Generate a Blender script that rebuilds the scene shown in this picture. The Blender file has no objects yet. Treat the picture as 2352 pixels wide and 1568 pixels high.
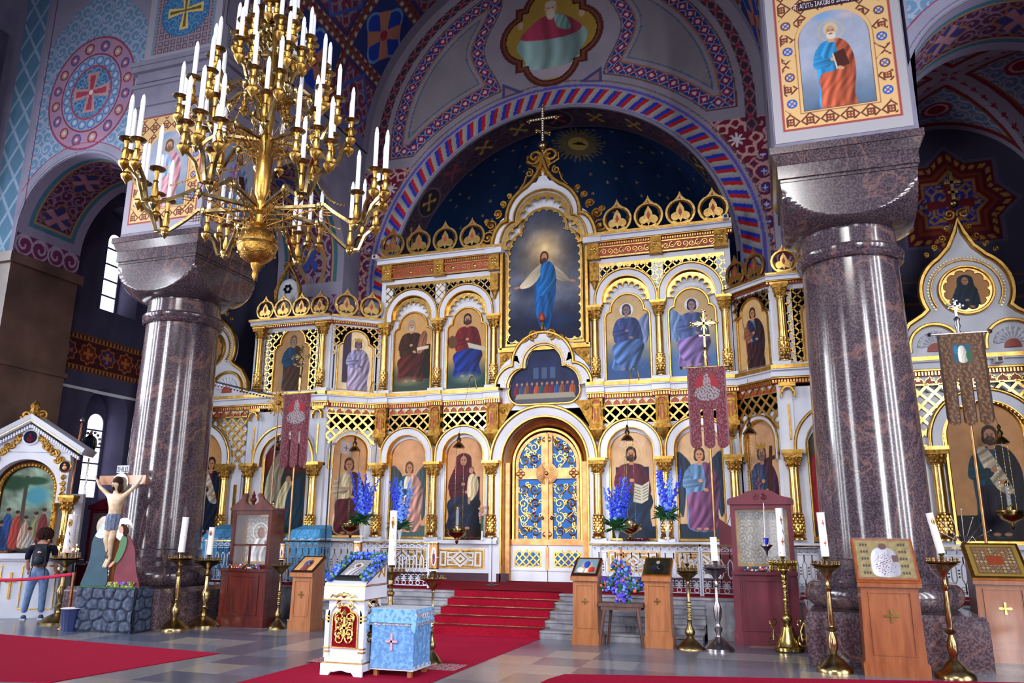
import bpy, math, random
import numpy as np
from mathutils import Matrix, Vector
from mathutils.geometry import tessellate_polygon
rnd = random.Random(7); nr = np.random.RandomState(5)
PI = math.pi
S = bpy.context.scene; COL = S.collection
# ---------------------------------------------------------------- camera
F_PX = 1806.0; CAM = Vector((4.92, 0, 1.65))
def rz(a): return Matrix.Rotation(math.radians(a), 4, 'Z')
def rx(a): return Matrix.Rotation(math.radians(a), 4, 'X')
cam = bpy.data.cameras.new('camera'); camo = bpy.data.objects.new('camera', cam); COL.objects.link(camo)
CR = rz(18.3) @ rx(90 + 13.7) @ rz(.34)
camo.matrix_world = Matrix.Translation(CAM) @ CR
cam.sensor_width = 36; cam.lens = F_PX / 2352 * 36; cam.clip_end = 200; cam.clip_start = .05
S.camera = camo
# ---------------------------------------------------------------- light
w = bpy.data.worlds.new('world'); S.world = w; w.use_nodes = True
wn = w.node_tree.nodes; wl = w.node_tree.links
bg = wn['Background']; tc = wn.new('ShaderNodeTexCoord'); sp = wn.new('ShaderNodeSeparateXYZ'); rp = wn.new('ShaderNodeValToRGB')
wl.new(tc.outputs['Generated'], sp.inputs[0]); wl.new(sp.outputs[2], rp.inputs[0]); wl.new(rp.outputs[0], bg.inputs[0])
rp.color_ramp.elements[0].color = (.16, .14, .17, 1); rp.color_ramp.elements[0].position = .0
rp.color_ramp.elements[1].color = (.55, .58, .86, 1); rp.color_ramp.elements[1].position = .5
bg.inputs[1].default_value = .3
def area(loc, aim, sx, sy, e, col=(1, .97, .93), sp=75):
    l = bpy.data.lights.new('window_light', 'AREA'); l.shape = 'RECTANGLE'; l.size = sx; l.size_y = sy; l.energy = e; l.color = col
    o = bpy.data.objects.new('window_light', l); COL.objects.link(o); o.location = loc
    o.rotation_euler = (Vector(aim) - Vector(loc)).to_track_quat('-Z', 'Y').to_euler(); l.spread = math.radians(sp); return o
for wx in (-9, -7, 12.5, 14.5): area((wx, -9, 6.2), (wx * .2, 15, 2.5), .6, 10, 165, (.93, .95, 1), 60)
for wy in (1.5, 5.0, 7.5): area((-15, wy, 5.8), (0, 15, 2.5), .5, 9, 130, (.9, .94, 1), 90); area((17, wy, 5.8), (0, 15, 2.5), .5, 9, 140, (.93, .95, 1), 90)
area((2, -6, 13), (0, 14, 1.5), 9, 3, 240, (1, .98, .95), 50)
area((-15, 9.8, 7.2), (-5, 13, 5), .7, 3, 260, (.9, .94, 1))
S.view_settings.view_transform = 'Standard'; S.view_settings.look = 'None'; S.view_settings.gamma = 1
S.view_settings.exposure = .16; S.view_settings.use_curve_mapping = False
# ---------------------------------------------------------------- materials
def s2l(c):
    c = np.clip(np.asarray(c, float), 0, 1); return np.where(c <= .04045, c / 12.92, ((c + .055) / 1.055) ** 2.4)
def hx(h): return [int(h[i:i + 2], 16) / 255 for i in (0, 2, 4)]
MATS = {}
def mat(name, col, rough=.5, metal=0, col2=None, scale=4, bump=0, bscale=30, emit=0, alpha=1, coat=0, det=6, trans=0, lo=.35, hi=.65, stretch=None):
    m = bpy.data.materials.new(name); m.use_nodes = True; n = m.node_tree.nodes; l = m.node_tree.links; b = n['Principled BSDF']
    c = list(s2l(hx(col))) + [1]; b.inputs['Base Color'].default_value = c; b.inputs['Roughness'].default_value = rough; b.inputs['Metallic'].default_value = metal
    tcn = n.new('ShaderNodeTexCoord'); src = tcn.outputs['Object']
    if stretch:
        mp = n.new('ShaderNodeMapping'); mp.inputs['Scale'].default_value = stretch; l.new(src, mp.inputs[0]); src = mp.outputs[0]
    if col2:
        t = n.new('ShaderNodeTexNoise'); t.inputs['Scale'].default_value = scale; t.inputs['Detail'].default_value = det; l.new(src, t.inputs[0])
        r = n.new('ShaderNodeValToRGB'); r.color_ramp.elements[0].color = c; r.color_ramp.elements[1].color = list(s2l(hx(col2))) + [1]
        r.color_ramp.elements[0].position = lo; r.color_ramp.elements[1].position = hi
        l.new(t.outputs[0], r.inputs[0]); l.new(r.outputs[0], b.inputs['Base Color'])
    if bump:
        t2 = n.new('ShaderNodeTexNoise'); t2.inputs['Scale'].default_value = bscale; t2.inputs['Detail'].default_value = 3; l.new(src, t2.inputs[0])
        bp = n.new('ShaderNodeBump'); bp.inputs['Strength'].default_value = bump; bp.inputs['Distance'].default_value = .02; l.new(t2.outputs[0], bp.inputs['Height']); l.new(bp.outputs[0], b.inputs['Normal'])
    if rough >= .8 and not metal: b.inputs['Specular IOR Level'].default_value = .12
    if emit: b.inputs['Emission Color'].default_value = c; b.inputs['Emission Strength'].default_value = emit
    if alpha < 1: b.inputs['Alpha'].default_value = alpha
    if coat: b.inputs['Coat Weight'].default_value = coat; b.inputs['Coat Roughness'].default_value = .08
    if trans: b.inputs['Transmission Weight'].default_value = trans
    MATS[name] = m; return m
mat('gold', 'd2a85c', .32, 1, 'b48840', 9, .12, 60); mat('gold_bright', 'e4c07a', .27, 1, 'cca055', 9, .08, 50); mat('gold_carved', 'cc9f50', .36, 1, '906428', 14, .7, 55)
mat('brass', 'bfa878', .25, 1, '857046', 9, .05, 30); mat('brass_dark', 'a08c62', .32, 1, '6c5a3a', 10, .1, 30); mat('brass_light', 'd8c078', .22, 1, 'b09448', 8)
mat('silver', 'c6c3c8', .25, 1, '77707a', 22, .9, 40, det=8); mat('silver_plain', 'b9b4b8', .25, 1, '8b858c', 8); mat('copper', 'c98a6a', .2, 1)
mat('white_paint', 'dfe2ee', .42, 0, 'd2d5e4', 2); mat('red_enamel', 'a8402a', .45); mat('rose_gold', 'cc9a68', .44, 1, 'b07c50', 6, .1, 30)
mat('rail_silver', 'aeb2c2', .35, .6); mat('blue_back', '1a68c0', .6); mat('dark', '0c0b12', .8); mat('black', '101014', .45); mat('black_iron', '15151c', .5)
mat('wood_maple', 'a0643a', .38, 0, '8c522a', 3, .05, 20, coat=.3, stretch=(6, 6, .8)); mat('wood_orange', '98562a', .36, 0, '803f1a', 3, coat=.4, stretch=(5, 5, .7))
mat('wood_dark', '5c1a12', .3, 0, '3a0e0b', 3, coat=.5, stretch=(5, 5, .7)); mat('wood_red', '7c1c16', .33, 0, '5f120f', 2, coat=.5, stretch=(4, 4, .6)); mat('wood_crimson', '640c28', .5, 0, '560b24', 2, coat=.3)
mat('wood_old', '5b3a33', .6, 0, '40261f', 5, .2, 30, stretch=(2, 2, .6)); mat('wood_frame', '2a1210', .35)
mat('wax', 'eceaf0', .4); mat('lamp_candle', 'eef1fa', .35, emit=.25); mat('bulb', 'f4f6fb', .1, emit=.3); mat('flame', 'ffb060', .5, emit=6); mat('daylight_pane', 'f4f6ff', .4, emit=3.2)
mat('carpet', 'a81038', .95, 0, '980a32', 30, .3, 300); mat('carpet_stairs', '8c0c26', .95, 0, '7c0820', 30, .3, 300)
mat('stone_step', '8f8f98', .5, 0, '6d6e79', 5, .3, 40); mat('plum_plinth', '4a1f34', .5, 0, '3c182a', 4)
mat('blue_cloth', '5c8fce', .7, 0, '79aee2', 18, .8, 26, lo=.45, hi=.6); mat('blue_cloth_light', '7fb6e4', .7, 0, '4f93cc', 26, .5, 40, lo=.5, hi=.62); mat('cyan_cloth', '59a4d4', .7, 0, '2f7fb8', 22, .6, 40); mat('cloth_white', 'd5dbea', .8, 0, 'b9bfce', 40)
mat('silver_trim', 'bdb7c2', .5, .4, '8d8796', 60); mat('velvet_red', '7c1834', .85, 0, '55122a', 26, .6, 60, lo=.45, hi=.55); mat('brocade', '7b5a44', .55, .5, '4c3226', 40, .8, 60, lo=.45, hi=.55)
mat('leaf', '1f5a2c', .55, 0, '123c1d', 12); mat('leaf_light', '5b8c3c', .55); mat('flower_blue', '1c2cc0', .6, 0, '3c5ae0', 60); mat('flower_light', '7fa6ee', .6, 0, '3f6fdc', 60); mat('flower_violet', '5a3cc8', .6); mat('flower_orange', 'd06030', .6); mat('flower_yellow', 'd8c050', .6); mat('flower_white', 'e6e2ee', .6); mat('flower_pink', 'd9a8b4', .6)
mat('glass', 'dfe8f4', .06, 0, alpha=.32); mat('glass_case', 'e8eef8', .05, 0, alpha=.06); mat('glass_red', 'b02818', .15, 0, alpha=.75); mat('glass_blue', '1830c0', .15)
mat('skin', 'c08e76', .6); mat('skin_pale', 'd3bda0', .55, 0, 'b89a7c', 14); mat('hair', '2a1a17', .8, 0, '3f2823', 60, 1, 60); mat('shirt_navy', '1b1f36', .8); mat('jeans', '7f9ac4', .85, 0, '6584b2', 14, .3, 60); mat('backpack', '20263a', .7, 0, '151926', 12); mat('shoe', '4c5c80', .7); mat('sole', 'd8dcea', .7)
mat('teal_robe', '14485c', .6, 0, '0e3648', 5); mat('crimson_robe', '74102c', .6, 0, '580c24', 5); mat('green_robe', '3c6a44', .6); mat('loin_cloth', '66708a', .7, 0, '4b5470', 20); mat('bucket_blue', '1a2a5c', .4); mat('rope_red', 'b02848', .8); mat('plastic_white', 'e4e6ee', .4); mat('halo_glass', 'c9c0b0', .15, .5, alpha=.45)
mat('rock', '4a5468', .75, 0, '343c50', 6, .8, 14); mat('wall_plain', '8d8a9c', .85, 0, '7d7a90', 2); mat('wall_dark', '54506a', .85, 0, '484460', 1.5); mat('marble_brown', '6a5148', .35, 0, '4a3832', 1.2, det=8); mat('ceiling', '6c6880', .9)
def granite():
    m = mat('granite', '5c4850', .16, 0, coat=.25); n = m.node_tree.nodes; l = m.node_tree.links; b = n['Principled BSDF']; tcn = n.new('ShaderNodeTexCoord')
    def nz(s, d, dist=0):
        t = n.new('ShaderNodeTexNoise'); t.inputs['Scale'].default_value = s; t.inputs['Detail'].default_value = d; t.inputs['Distortion'].default_value = dist; l.new(tcn.outputs['Object'], t.inputs[0]); return t
    def rmp(t, a, ca, b2, cb):
        r = n.new('ShaderNodeValToRGB'); r.color_ramp.elements[0].position = a; r.color_ramp.elements[0].color = list(s2l(hx(ca))) + [1]
        r.color_ramp.elements[1].position = b2; r.color_ramp.elements[1].color = list(s2l(hx(cb))) + [1]; l.new(t.outputs[0], r.inputs[0]); return r
    a = rmp(nz(1.3, 8), .3, '443a48', .7, '6c5a60'); sp_ = rmp(nz(38, 2), .42, '2c2430', .6, 'ffffff')
    mx = n.new('ShaderNodeMixRGB'); mx.blend_type = 'MULTIPLY'; mx.inputs[0].default_value = .62; l.new(a.outputs[0], mx.inputs[1]); l.new(sp_.outputs[0], mx.inputs[2])
    v = nz(.55, 5, 1.3); r = n.new('ShaderNodeValToRGB'); e = r.color_ramp.elements; e[0].position = .488; e[0].color = (0, 0, 0, 1); e[1].position = .512; e[1].color = (0, 0, 0, 1); k = e.new(.5); k.color = (.36, .36, .36, 1)
    l.new(v.outputs[0], r.inputs[0]); m2 = n.new('ShaderNodeMixRGB'); m2.inputs[2].default_value = list(s2l(hx('9a7064'))) + [1]; l.new(r.outputs[0], m2.inputs[0]); l.new(mx.outputs[0], m2.inputs[1]); l.new(m2.outputs[0], b.inputs['Base Color'])
granite()
def painted(name, rough=.7, metal=0.):
    m = bpy.data.materials.new(name); m.use_nodes = True; n = m.node_tree.nodes; b = n['Principled BSDF']; a = n.new('ShaderNodeVertexColor'); a.layer_name = 'Col'
    m.node_tree.links.new(a.outputs[0], b.inputs['Base Color']); b.inputs['Roughness'].default_value = rough; b.inputs['Metallic'].default_value = metal; b.inputs['Specular IOR Level'].default_value = .25; MATS[name] = m
painted('mural', .85); painted('painting', .5); painted('pavement', .22)
# ---------------------------------------------------------------- mesh building
ID = Matrix.Identity(4)
class MB:
    def __init__(s, M=None): s.V = []; s.F = []; s.M = M or ID
    def add(s, vs, fs):
        o = len(s.V); M = s.M; s.V += [tuple(M @ Vector(v)) for v in vs]; s.F += [tuple(i + o for i in f) for f in fs]; return s
    def box(s, x0, x1, y0, y1, z0, z1, t=1, tx=None, ty=None):
        # t: top scale
        cx, cy = (x0 + x1) / 2, (y0 + y1) / 2; q = [(x0, y0), (x1, y0), (x1, y1), (x0, y1)]
        v = [(x, y, z0) for x, y in q] + [(cx + (x - cx) * (tx or t), cy + (y - cy) * (ty or t), z1) for x, y in q]
        return s.add(v, [(3, 2, 1, 0), (4, 5, 6, 7), (0, 1, 5, 4), (1, 2, 6, 5), (2, 3, 7, 6), (3, 0, 4, 7)])
    def lathe(s, prof, c=(0, 0, 0), n=20, axis='z', a0=0., rot=0, flute=0):
        vs = []; fs = []; m = len(prof)
        for i in range(n):
            a = 2 * PI * i / n + rot; k = 1 + flute * (1 if i % 2 else -1)
            for r, z in prof:
                r_ = r * k; p = (r_ * math.cos(a), r_ * math.sin(a), z)
                if axis == 'y': p = (p[0], -p[2], p[1])
                if axis == 'x': p = (p[2], p[0], p[1])
                vs.append((c[0] + p[0], c[1] + p[1], c[2] + p[2]))
        for i in range(n):
            j = (i + 1) % n
            for k in range(m - 1): fs.append((i * m + k, j * m + k, j * m + k + 1, i * m + k + 1))
        if prof[0][0] > 1e-5: fs.append(tuple(i * m for i in range(n))[::-1])
        if prof[-1][0] > 1e-5: fs.append(tuple(i * m + m - 1 for i in range(n)))
        return s.add(vs, fs)
    def ball(s, c, r, n=10, sx=1, sy=1, sz=1):
        vs = []; fs = []; h = max(4, n // 2)
        for i in range(1, h):
            t = PI * i / h
            for j in range(n): a = 2 * PI * j / n; vs.append((c[0] + r * sx * math.sin(t) * math.cos(a), c[1] + r * sy * math.sin(t) * math.sin(a), c[2] + r * sz * math.cos(t)))
        vs += [(c[0], c[1], c[2] + r * sz), (c[0], c[1], c[2] - r * sz)]; T = len(vs) - 2
        for i in range(h - 2):
            for j in range(n): k = (j + 1) % n; fs.append((i * n + j, (i + 1) * n + j, (i + 1) * n + k, i * n + k))
        for j in range(n): k = (j + 1) % n; fs.append((T, j, k)); fs.append((T + 1, (h - 2) * n + k, (h - 2) * n + j))
        return s.add(vs, fs)
    def tube(s, pts, r, n=6, closed=False, flat=1.):
        P = [Vector(p) for p in pts]; m = len(P); rr = r if hasattr(r, '__len__') else [r] * m; vs = []; fs = []; up = None
        for i, p in enumerate(P):
            a = P[i - 1] if (i or closed) else p; b = P[(i + 1) % m] if (i < m - 1 or closed) else p; d = (b - a)
            if d.length < 1e-9: d = Vector((0, 0, 1))
            d.normalize()
            if up is None: up = Vector((0, 0, 1)) if abs(d.z) < .9 else Vector((0, 1, 0))
            sd = d.cross(up); sd = sd.normalized() if sd.length > 1e-6 else Vector((1, 0, 0)); up = sd.cross(d).normalized()
            for k in range(n): t = 2 * PI * k / n + PI / n; vs.append(p + (sd * math.cos(t) + up * math.sin(t) * flat) * rr[i])
        for i in range(m if closed else m - 1):
            j = (i + 1) % m
            for k in range(n): q = (k + 1) % n; fs.append((i * n + k, i * n + q, j * n + q, j * n + k))
        if not closed: fs += [tuple(range(n))[::-1], tuple((m - 1) * n + k for k in range(n))]
        return s.add(vs, fs)
    def mold(s, path, prof, plane='xz', closed=False):
        # sweep a closed profile [(n, d)] along a 2D path; n = left normal offset, d = toward the viewer (-y) or up (+z)
        m = len(path); k = len(prof); vs = []; fs = []
        for i, p in enumerate(path):
            a = path[i - 1] if (i or closed) else None; b = path[(i + 1) % m] if (i < m - 1 or closed) else None
            ns = []
            for q, w_ in ((a, p), (p, b)):
                if q is None or w_ is None: continue
                dx, dz = w_[0] - q[0], w_[1] - q[1]; L = math.hypot(dx, dz)
                if L > 1e-9: ns.append((-dz / L, dx / L))
            nx = sum(t[0] for t in ns) / len(ns); nz_ = sum(t[1] for t in ns) / len(ns); L2 = max(nx * nx + nz_ * nz_, .25); nx /= L2; nz_ /= L2
            for o, d in prof:
                vs.append((p[0] + nx * o, -d, p[1] + nz_ * o) if plane == 'xz' else (p[0] + nx * o, p[1] + nz_ * o, d))
        for i in range(m if closed else m - 1):
            j = (i + 1) % m
            for q in range(k): t = (q + 1) % k; fs.append((i * k + q, j * k + q, j * k + t, i * k + t))
        if not closed: fs += [tuple(range(k)), tuple((m - 1) * k + q for q in range(k))[::-1]]
        return s.add(vs, fs)
    def plate(s, outer, holes=(), d0=0., d1=.03):
        # polygon (with holes) in the xz plane, extruded from y=-d0 to y=-d1
        loops = [list(outer)] + [list(h) for h in holes]; fl = [p for lp in loops for p in lp]; n = len(fl)
        tr = tessellate_polygon([[Vector((p[0], p[1], 0)) for p in lp] for lp in loops])
        vs = [(p[0], -d0, p[1]) for p in fl] + [(p[0], -d1, p[1]) for p in fl]; fs = [tuple(t) for t in tr] + [tuple(i + n for i in t[::-1]) for t in tr]; o = 0
        for lp in loops:
            for i in range(len(lp)): j = (i + 1) % len(lp); fs.append((o + i, o + j, o + j + n, o + i + n))
            o += len(lp)
        return s.add(vs, fs)
    def strip(s, A, B, d0, d1):
        # solid between two equal-length curves in the xz plane
        n = len(A); vs = [(p[0], -d, p[1]) for d in (d0, d1) for c in (A, B) for p in c]; fs = []
        for i in range(n - 1):
            fs += [(i, i + 1, n + i + 1, n + i), (2 * n + i, 3 * n + i, 3 * n + i + 1, 2 * n + i + 1), (i, 2 * n + i, 2 * n + i + 1, i + 1), (n + i, n + i + 1, 3 * n + i + 1, 3 * n + i)]
        fs += [(0, n, 3 * n, 2 * n), (n - 1, 3 * n - 1, 4 * n - 1, 2 * n - 1)]
        return s.add(vs, fs)
    def merge(s, o): return s.add(o.V, o.F)
def link(o, parent=None):
    COL.objects.link(o)
    if parent: o.parent = parent
    return o
def off(root):
    v = Vector((0, 0, 0))
    while root: v += root.location; root = root.parent
    return v
def part(name, mb, m, parent=None, world=True, smooth=True, label=None, kind=None, angle=40):
    me = bpy.data.meshes.new(name); V = np.array(mb.V, dtype=float).reshape(-1, 3)
    if world and parent: V = V - np.array(off(parent))
    me.from_pydata(V.tolist(), [], mb.F); me.update()
    import bmesh
    bm = bmesh.new(); bm.from_mesh(me); bmesh.ops.recalc_face_normals(bm, faces=bm.faces); bm.to_mesh(me); bm.free()
    me.materials.append(MATS[m] if isinstance(m, str) else m)
    if smooth:
        me.polygons.foreach_set('use_smooth', [True] * len(me.polygons))
        try: me.set_sharp_from_angle(angle=math.radians(angle))
        except Exception: pass
    o = bpy.data.objects.new(name, me); link(o, parent)
    if label: o['label'] = label
    if kind: o['kind'] = kind
    return o
def thing(name, label, cat, loc=(0, 0, 0), group=None, rot=0):
    o = bpy.data.objects.new(name, None); o.empty_display_size = .1; COL.objects.link(o); o.location = loc; o.rotation_euler.z = math.radians(rot)
    o['label'] = label; o['category'] = cat
    if group: o['group'] = group
    return o
def tag(o, label, cat, group=None):
    o['label'] = label; o['category'] = cat
    if group: o['group'] = group
    return o
def struct(name, mb, m, **k): return part(name, mb, m, kind='structure', **k)
def clone(o, parent=None):
    c = o.copy(); COL.objects.link(c)
    if parent: c.parent = parent
    for ch in list(o.children): clone(ch, c)
    return c
# pixel of the photograph -> point of the place, on the plane Y = const / the ground z = const
def ray(x, y): return CR.to_3x3() @ Vector(((x - 1176) / F_PX, -(y - 784) / F_PX, -1))
def at(x, y, Y): d = ray(x, y); return CAM + d * ((Y - CAM.y) / d.y)
def gr(x, y, z=0.): d = ray(x, y); return CAM + d * ((z - CAM.z) / d.z)
# ---------------------------------------------------------------- painting on vertices
def fnoise(u, v, s=1., seed=0, o=4):
    r = np.random.RandomState(seed); t = np.zeros_like(u); a = 1.
    for i in range(o):
        for k in range(3):
            th = r.rand() * 6.28; f = s * (2 ** i) * (.7 + .6 * r.rand()); t = t + a * np.sin((u * np.cos(th) + v * np.sin(th)) * f * 6.28 + r.rand() * 6.28 + 1.5 * np.sin((u * np.sin(th) - v * np.cos(th)) * f * 3 + r.rand() * 6))
        a *= .55
    return t / 4.
def catmull(P, n=6, closed=True):
    P = np.array(P, float); m = len(P); out = []
    for i in range(m if closed else m - 1):
        p0, p1, p2, p3 = (P[(i - 1) % m], P[i], P[(i + 1) % m], P[(i + 2) % m]) if closed else (P[max(i - 1, 0)], P[i], P[i + 1], P[min(i + 2, m - 1)])
        for k in range(n):
            t = k / n; out.append(.5 * ((2 * p1) + (-p0 + p2) * t + (2 * p0 - 5 * p1 + 4 * p2 - p3) * t * t + (-p0 + 3 * p1 - 3 * p2 + p3) * t ** 3))
    if not closed: out.append(P[-1])
    return np.array(out)
class Cv:
    def __init__(s, u, v, base, aa=.006): s.u = u; s.v = v; s.C = np.zeros((len(u), 3)) + np.array(hx(base) if isinstance(base, str) else base); s.aa = aa
    def col(s, c): return np.array(hx(c)) if isinstance(c, str) else np.asarray(c)
    def put(s, m, c, a=1.): m = (np.clip(m, 0, 1) * a)[:, None]; s.C = s.C * (1 - m) + s.col(c) * m; return m[:, 0]
    def sd(s, d): return np.clip(.5 - d / s.aa, 0, 1)
    def ell(s, cx, cy, rx_, ry, c, a=1., rot=0, soft=0):
        x = s.u - cx; y = s.v - cy; k = math.radians(rot); x, y = x * math.cos(k) + y * math.sin(k), -x * math.sin(k) + y * math.cos(k)
        q = np.sqrt((x / rx_) ** 2 + (y / ry) ** 2); d = (q - 1) * min(rx_, ry)
        return s.put(np.clip((1 - q) / soft, 0, 1) if soft else s.sd(d), c, a)
    def ring(s, cx, cy, r, wd, c, ry=None, a=1.):
        q = np.sqrt((s.u - cx) ** 2 + ((s.v - cy) * (r / (ry or r))) ** 2); return s.put(s.sd(abs(q - r) - wd / 2), c, a)
    def rect(s, x0, x1, y0, y1, c, a=1.): return s.put(s.sd(np.maximum(abs(s.u - (x0 + x1) / 2) - (x1 - x0) / 2, abs(s.v - (y0 + y1) / 2) - (y1 - y0) / 2)), c, a)
    def frame(s, x0, x1, y0, y1, wd, c): d = np.maximum(abs(s.u - (x0 + x1) / 2) - (x1 - x0) / 2, abs(s.v - (y0 + y1) / 2) - (y1 - y0) / 2); return s.put(s.sd(abs(d) - wd / 2), c)
    def pm(s, P):
        P = np.asarray(P, float); lo = P.min(0) - .02; hi = P.max(0) + .02; sel = np.where((s.u > lo[0]) & (s.u < hi[0]) & (s.v > lo[1]) & (s.v < hi[1]))[0]; m = np.zeros(len(s.u))
        if not len(sel): return m
        u = s.u[sel]; v = s.v[sel]; ins = np.zeros(len(sel), bool); dm = np.full(len(sel), 9.)
        for i in range(len(P)):
            x0, y0 = P[i - 1]; x1, y1 = P[i]; dx = x1 - x0; dy = y1 - y0; L = dx * dx + dy * dy + 1e-12
            t = np.clip(((u - x0) * dx + (v - y0) * dy) / L, 0, 1); dm = np.minimum(dm, np.hypot(u - x0 - t * dx, v - y0 - t * dy))
            c = (y0 > v) != (y1 > v); ins ^= c & (u < (x1 - x0) * (v - y0) / ((y1 - y0) if abs(y1 - y0) > 1e-12 else 1e-12) + x0)
        m[sel] = s.sd(np.where(ins, -dm, dm)); return m
    def poly(s, P, c, a=1.): return s.put(s.pm(P), c, a)
    def blob(s, P, c, a=1., fold=.16, ang=80, fs=None, seed=0):
        # smoothed polygon with painted drapery folds
        m = s.pm(catmull(P)); s.put(m, c, a)
        if fold:
            P = np.array(P); w_ = np.ptp(P[:, 0]) + 1e-6; k = math.radians(ang); q = (s.u * math.sin(k) - s.v * math.cos(k)) / w_; q2 = (s.v) / w_
            sh = np.sin(q * (fs or 17) + 1.6 * np.sin(q2 * 3.1 + seed) + seed * 2) * .6 + np.sin(q * 31 + 2.3 * np.sin(q2 * 5 + seed)) * .4
            lit = -(s.u - P[:, 0].mean()) / w_
            s.C = np.clip(s.C * (1 + (m * (sh * fold + lit * .35))[:, None]), 0, 1)
        return m
    def line(s, pts, wd, c, a=1.):
        d = np.full(len(s.u), 9.); pts = np.asarray(pts, float)
        for (x0, y0), (x1, y1) in zip(pts[:-1], pts[1:]):
            dx = x1 - x0; dy = y1 - y0; t = np.clip(((s.u - x0) * dx + (s.v - y0) * dy) / (dx * dx + dy * dy + 1e-12), 0, 1); d = np.minimum(d, np.hypot(s.u - x0 - t * dx, s.v - y0 - t * dy))
        return s.put(s.sd(d - wd / 2), c, a)
    def noise(s, amt, sc=3, seed=1): s.C = np.clip(s.C * (1 + amt * fnoise(s.u, s.v, sc, seed))[:, None], 0, 1)
def grid(name, nu, nv, pos, cfn, m='mural', parent=None, kind=None, label=None, flip=False, keep=None):
    """pos(u,v)->(x,y,z) arrays on a regular grid u,v in 0..1; cfn(u,v,x,y,z)->Nx3 sRGB painted on the vertices"""
    U, V = np.meshgrid(np.linspace(0, 1, nu), np.linspace(0, 1, nv)); U = U.ravel(); V = V.ravel(); X, Y, Z = [np.broadcast_to(t, U.shape).astype(float) for t in pos(U, V)]
    C = cfn(U, V, X, Y, Z); C = np.clip(C, 0, 1) ** 1.28 if m == 'painting' else C; i = np.arange(nu * nv).reshape(nv, nu); q = np.stack([i[:-1, :-1], i[:-1, 1:], i[1:, 1:], i[1:, :-1]], -1).reshape(-1, 4)
    if flip: q = q[:, ::-1]
    if keep is not None: k = keep(U, V, X, Y, Z); q = q[k[q].all(1)]
    P = np.stack([X, Y, Z], -1)
    if parent: P = P - np.array(off(parent))
    me = bpy.data.meshes.new(name); me.vertices.add(len(P)); me.vertices.foreach_set('co', P.ravel()); n = len(q)
    me.loops.add(n * 4); me.loops.foreach_set('vertex_index', q.ravel().astype(np.int32)); me.polygons.add(n); me.polygons.foreach_set('loop_start', np.arange(0, n * 4, 4, dtype=np.int32)); me.update(calc_edges=True); me.validate()
    a = me.color_attributes.new('Col', 'FLOAT_COLOR', 'POINT'); a.data.foreach_set('color', np.hstack([s2l(C), np.ones((len(P), 1))]).astype(np.float32).ravel())
    me.polygons.foreach_set('use_smooth', [True] * n); me.materials.append(MATS[m]); o = bpy.data.objects.new(name, me); link(o, parent)
    if kind: o['kind'] = kind
    if label: o['label'] = label
    return o
def lettering(txt, size, M, m, parent, name='lettering', label=None, ext=.004):
    c = bpy.data.curves.new(name, 'FONT'); c.body = txt; c.size = size; c.extrude = ext; c.align_x = 'CENTER'; t = bpy.data.objects.new('t', c); COL.objects.link(t)
    me = bpy.data.meshes.new_from_object(t.evaluated_get(bpy.context.evaluated_depsgraph_get())); COL.objects.unlink(t); bpy.data.objects.remove(t)
    me.transform(M @ Matrix.Rotation(PI / 2, 4, 'X')); me.transform(Matrix.Translation(-off(parent))); me.materials.clear(); me.materials.append(MATS[m]); o = bpy.data.objects.new(name, me); link(o, parent)
    if label: o['label'] = label
    return o
# 2D paths
def arc(cx, cz, r, a0, a1, n=24, rz_=None): return [(cx + r * math.cos(math.radians(a0 + (a1 - a0) * i / n)), cz + (rz_ or r) * math.sin(math.radians(a0 + (a1 - a0) * i / n))) for i in range(n + 1)]
def archp(cx, r, z0, zs, n=24, top=None): return [(cx - r, z0)] + arc(cx, zs, r, 180, 0, n, (top - zs) if top else None) + [(cx + r, z0)]
def tref(cx, w_, z0, zs, r, n=16):
    e = w_ - r; L = [(cx - w_, z0)] + arc(cx - r - e * 0, zs, e, 180, 90, 6); L = [(cx - w_, z0)] + [(cx - r - e + e * (1 - math.cos(t)) * 1.0, zs + e * math.sin(t)) for t in np.linspace(0, PI / 2, 6)]
    return L + arc(cx, zs + e * 1.25, r, 180, 0, n) + [(2 * cx - x, z) for x, z in L[::-1]]
def ccw_out(path): return path  # profiles use +n = outside when the path runs left foot -> top -> right foot
BEAD = lambda a, b, d0, d1: [(a, d0), (a, d1 * .7 + d0 * .3), ((a * 3 + b) / 4, d1), ((a + 3 * b) / 4, d1), (b, d1 * .7 + d0 * .3), (b, d0)]
# ================================================================ SETTING
AX = .07; YI = 17.1; YW = 16.3; YE = 17.8; PX = 6.24; PY = 12.54
def spiral(u, v, sx, sy=None, k=2.2, wd=.3, alt=True):
    sy = sy or sx; i = np.floor(u / sx); j = np.floor(v / sy); a = (u / sx - i - .5) * 2; b = (v / sy - j - .5) * 2
    sg = np.where((i + j) % 2 == 0, 1, -1) if alt else 1; r = np.hypot(a, b); t = (np.arctan2(b, a * sg) / 2 / PI + r * k * .5 + .0) % 1
    return ((t < wd) & (r < .95)).astype(float) + ((abs(r - .98) < .1)).astype(float) * .8
def crossm(a, b, R=.8, wd=.22):
    # equal-armed flowery cross in unit cell coordinates
    m = ((abs(a) < wd * (.6 + abs(b))) & (abs(b) < R)) | ((abs(b) < wd * (.6 + abs(a))) & (abs(a) < R)); return m.astype(float)
def cell(u, v, sx, sy=None): sy = sy or sx; return (u / sx - np.floor(u / sx) - .5) * 2, (v / sy - np.floor(v / sy) - .5) * 2
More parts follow.
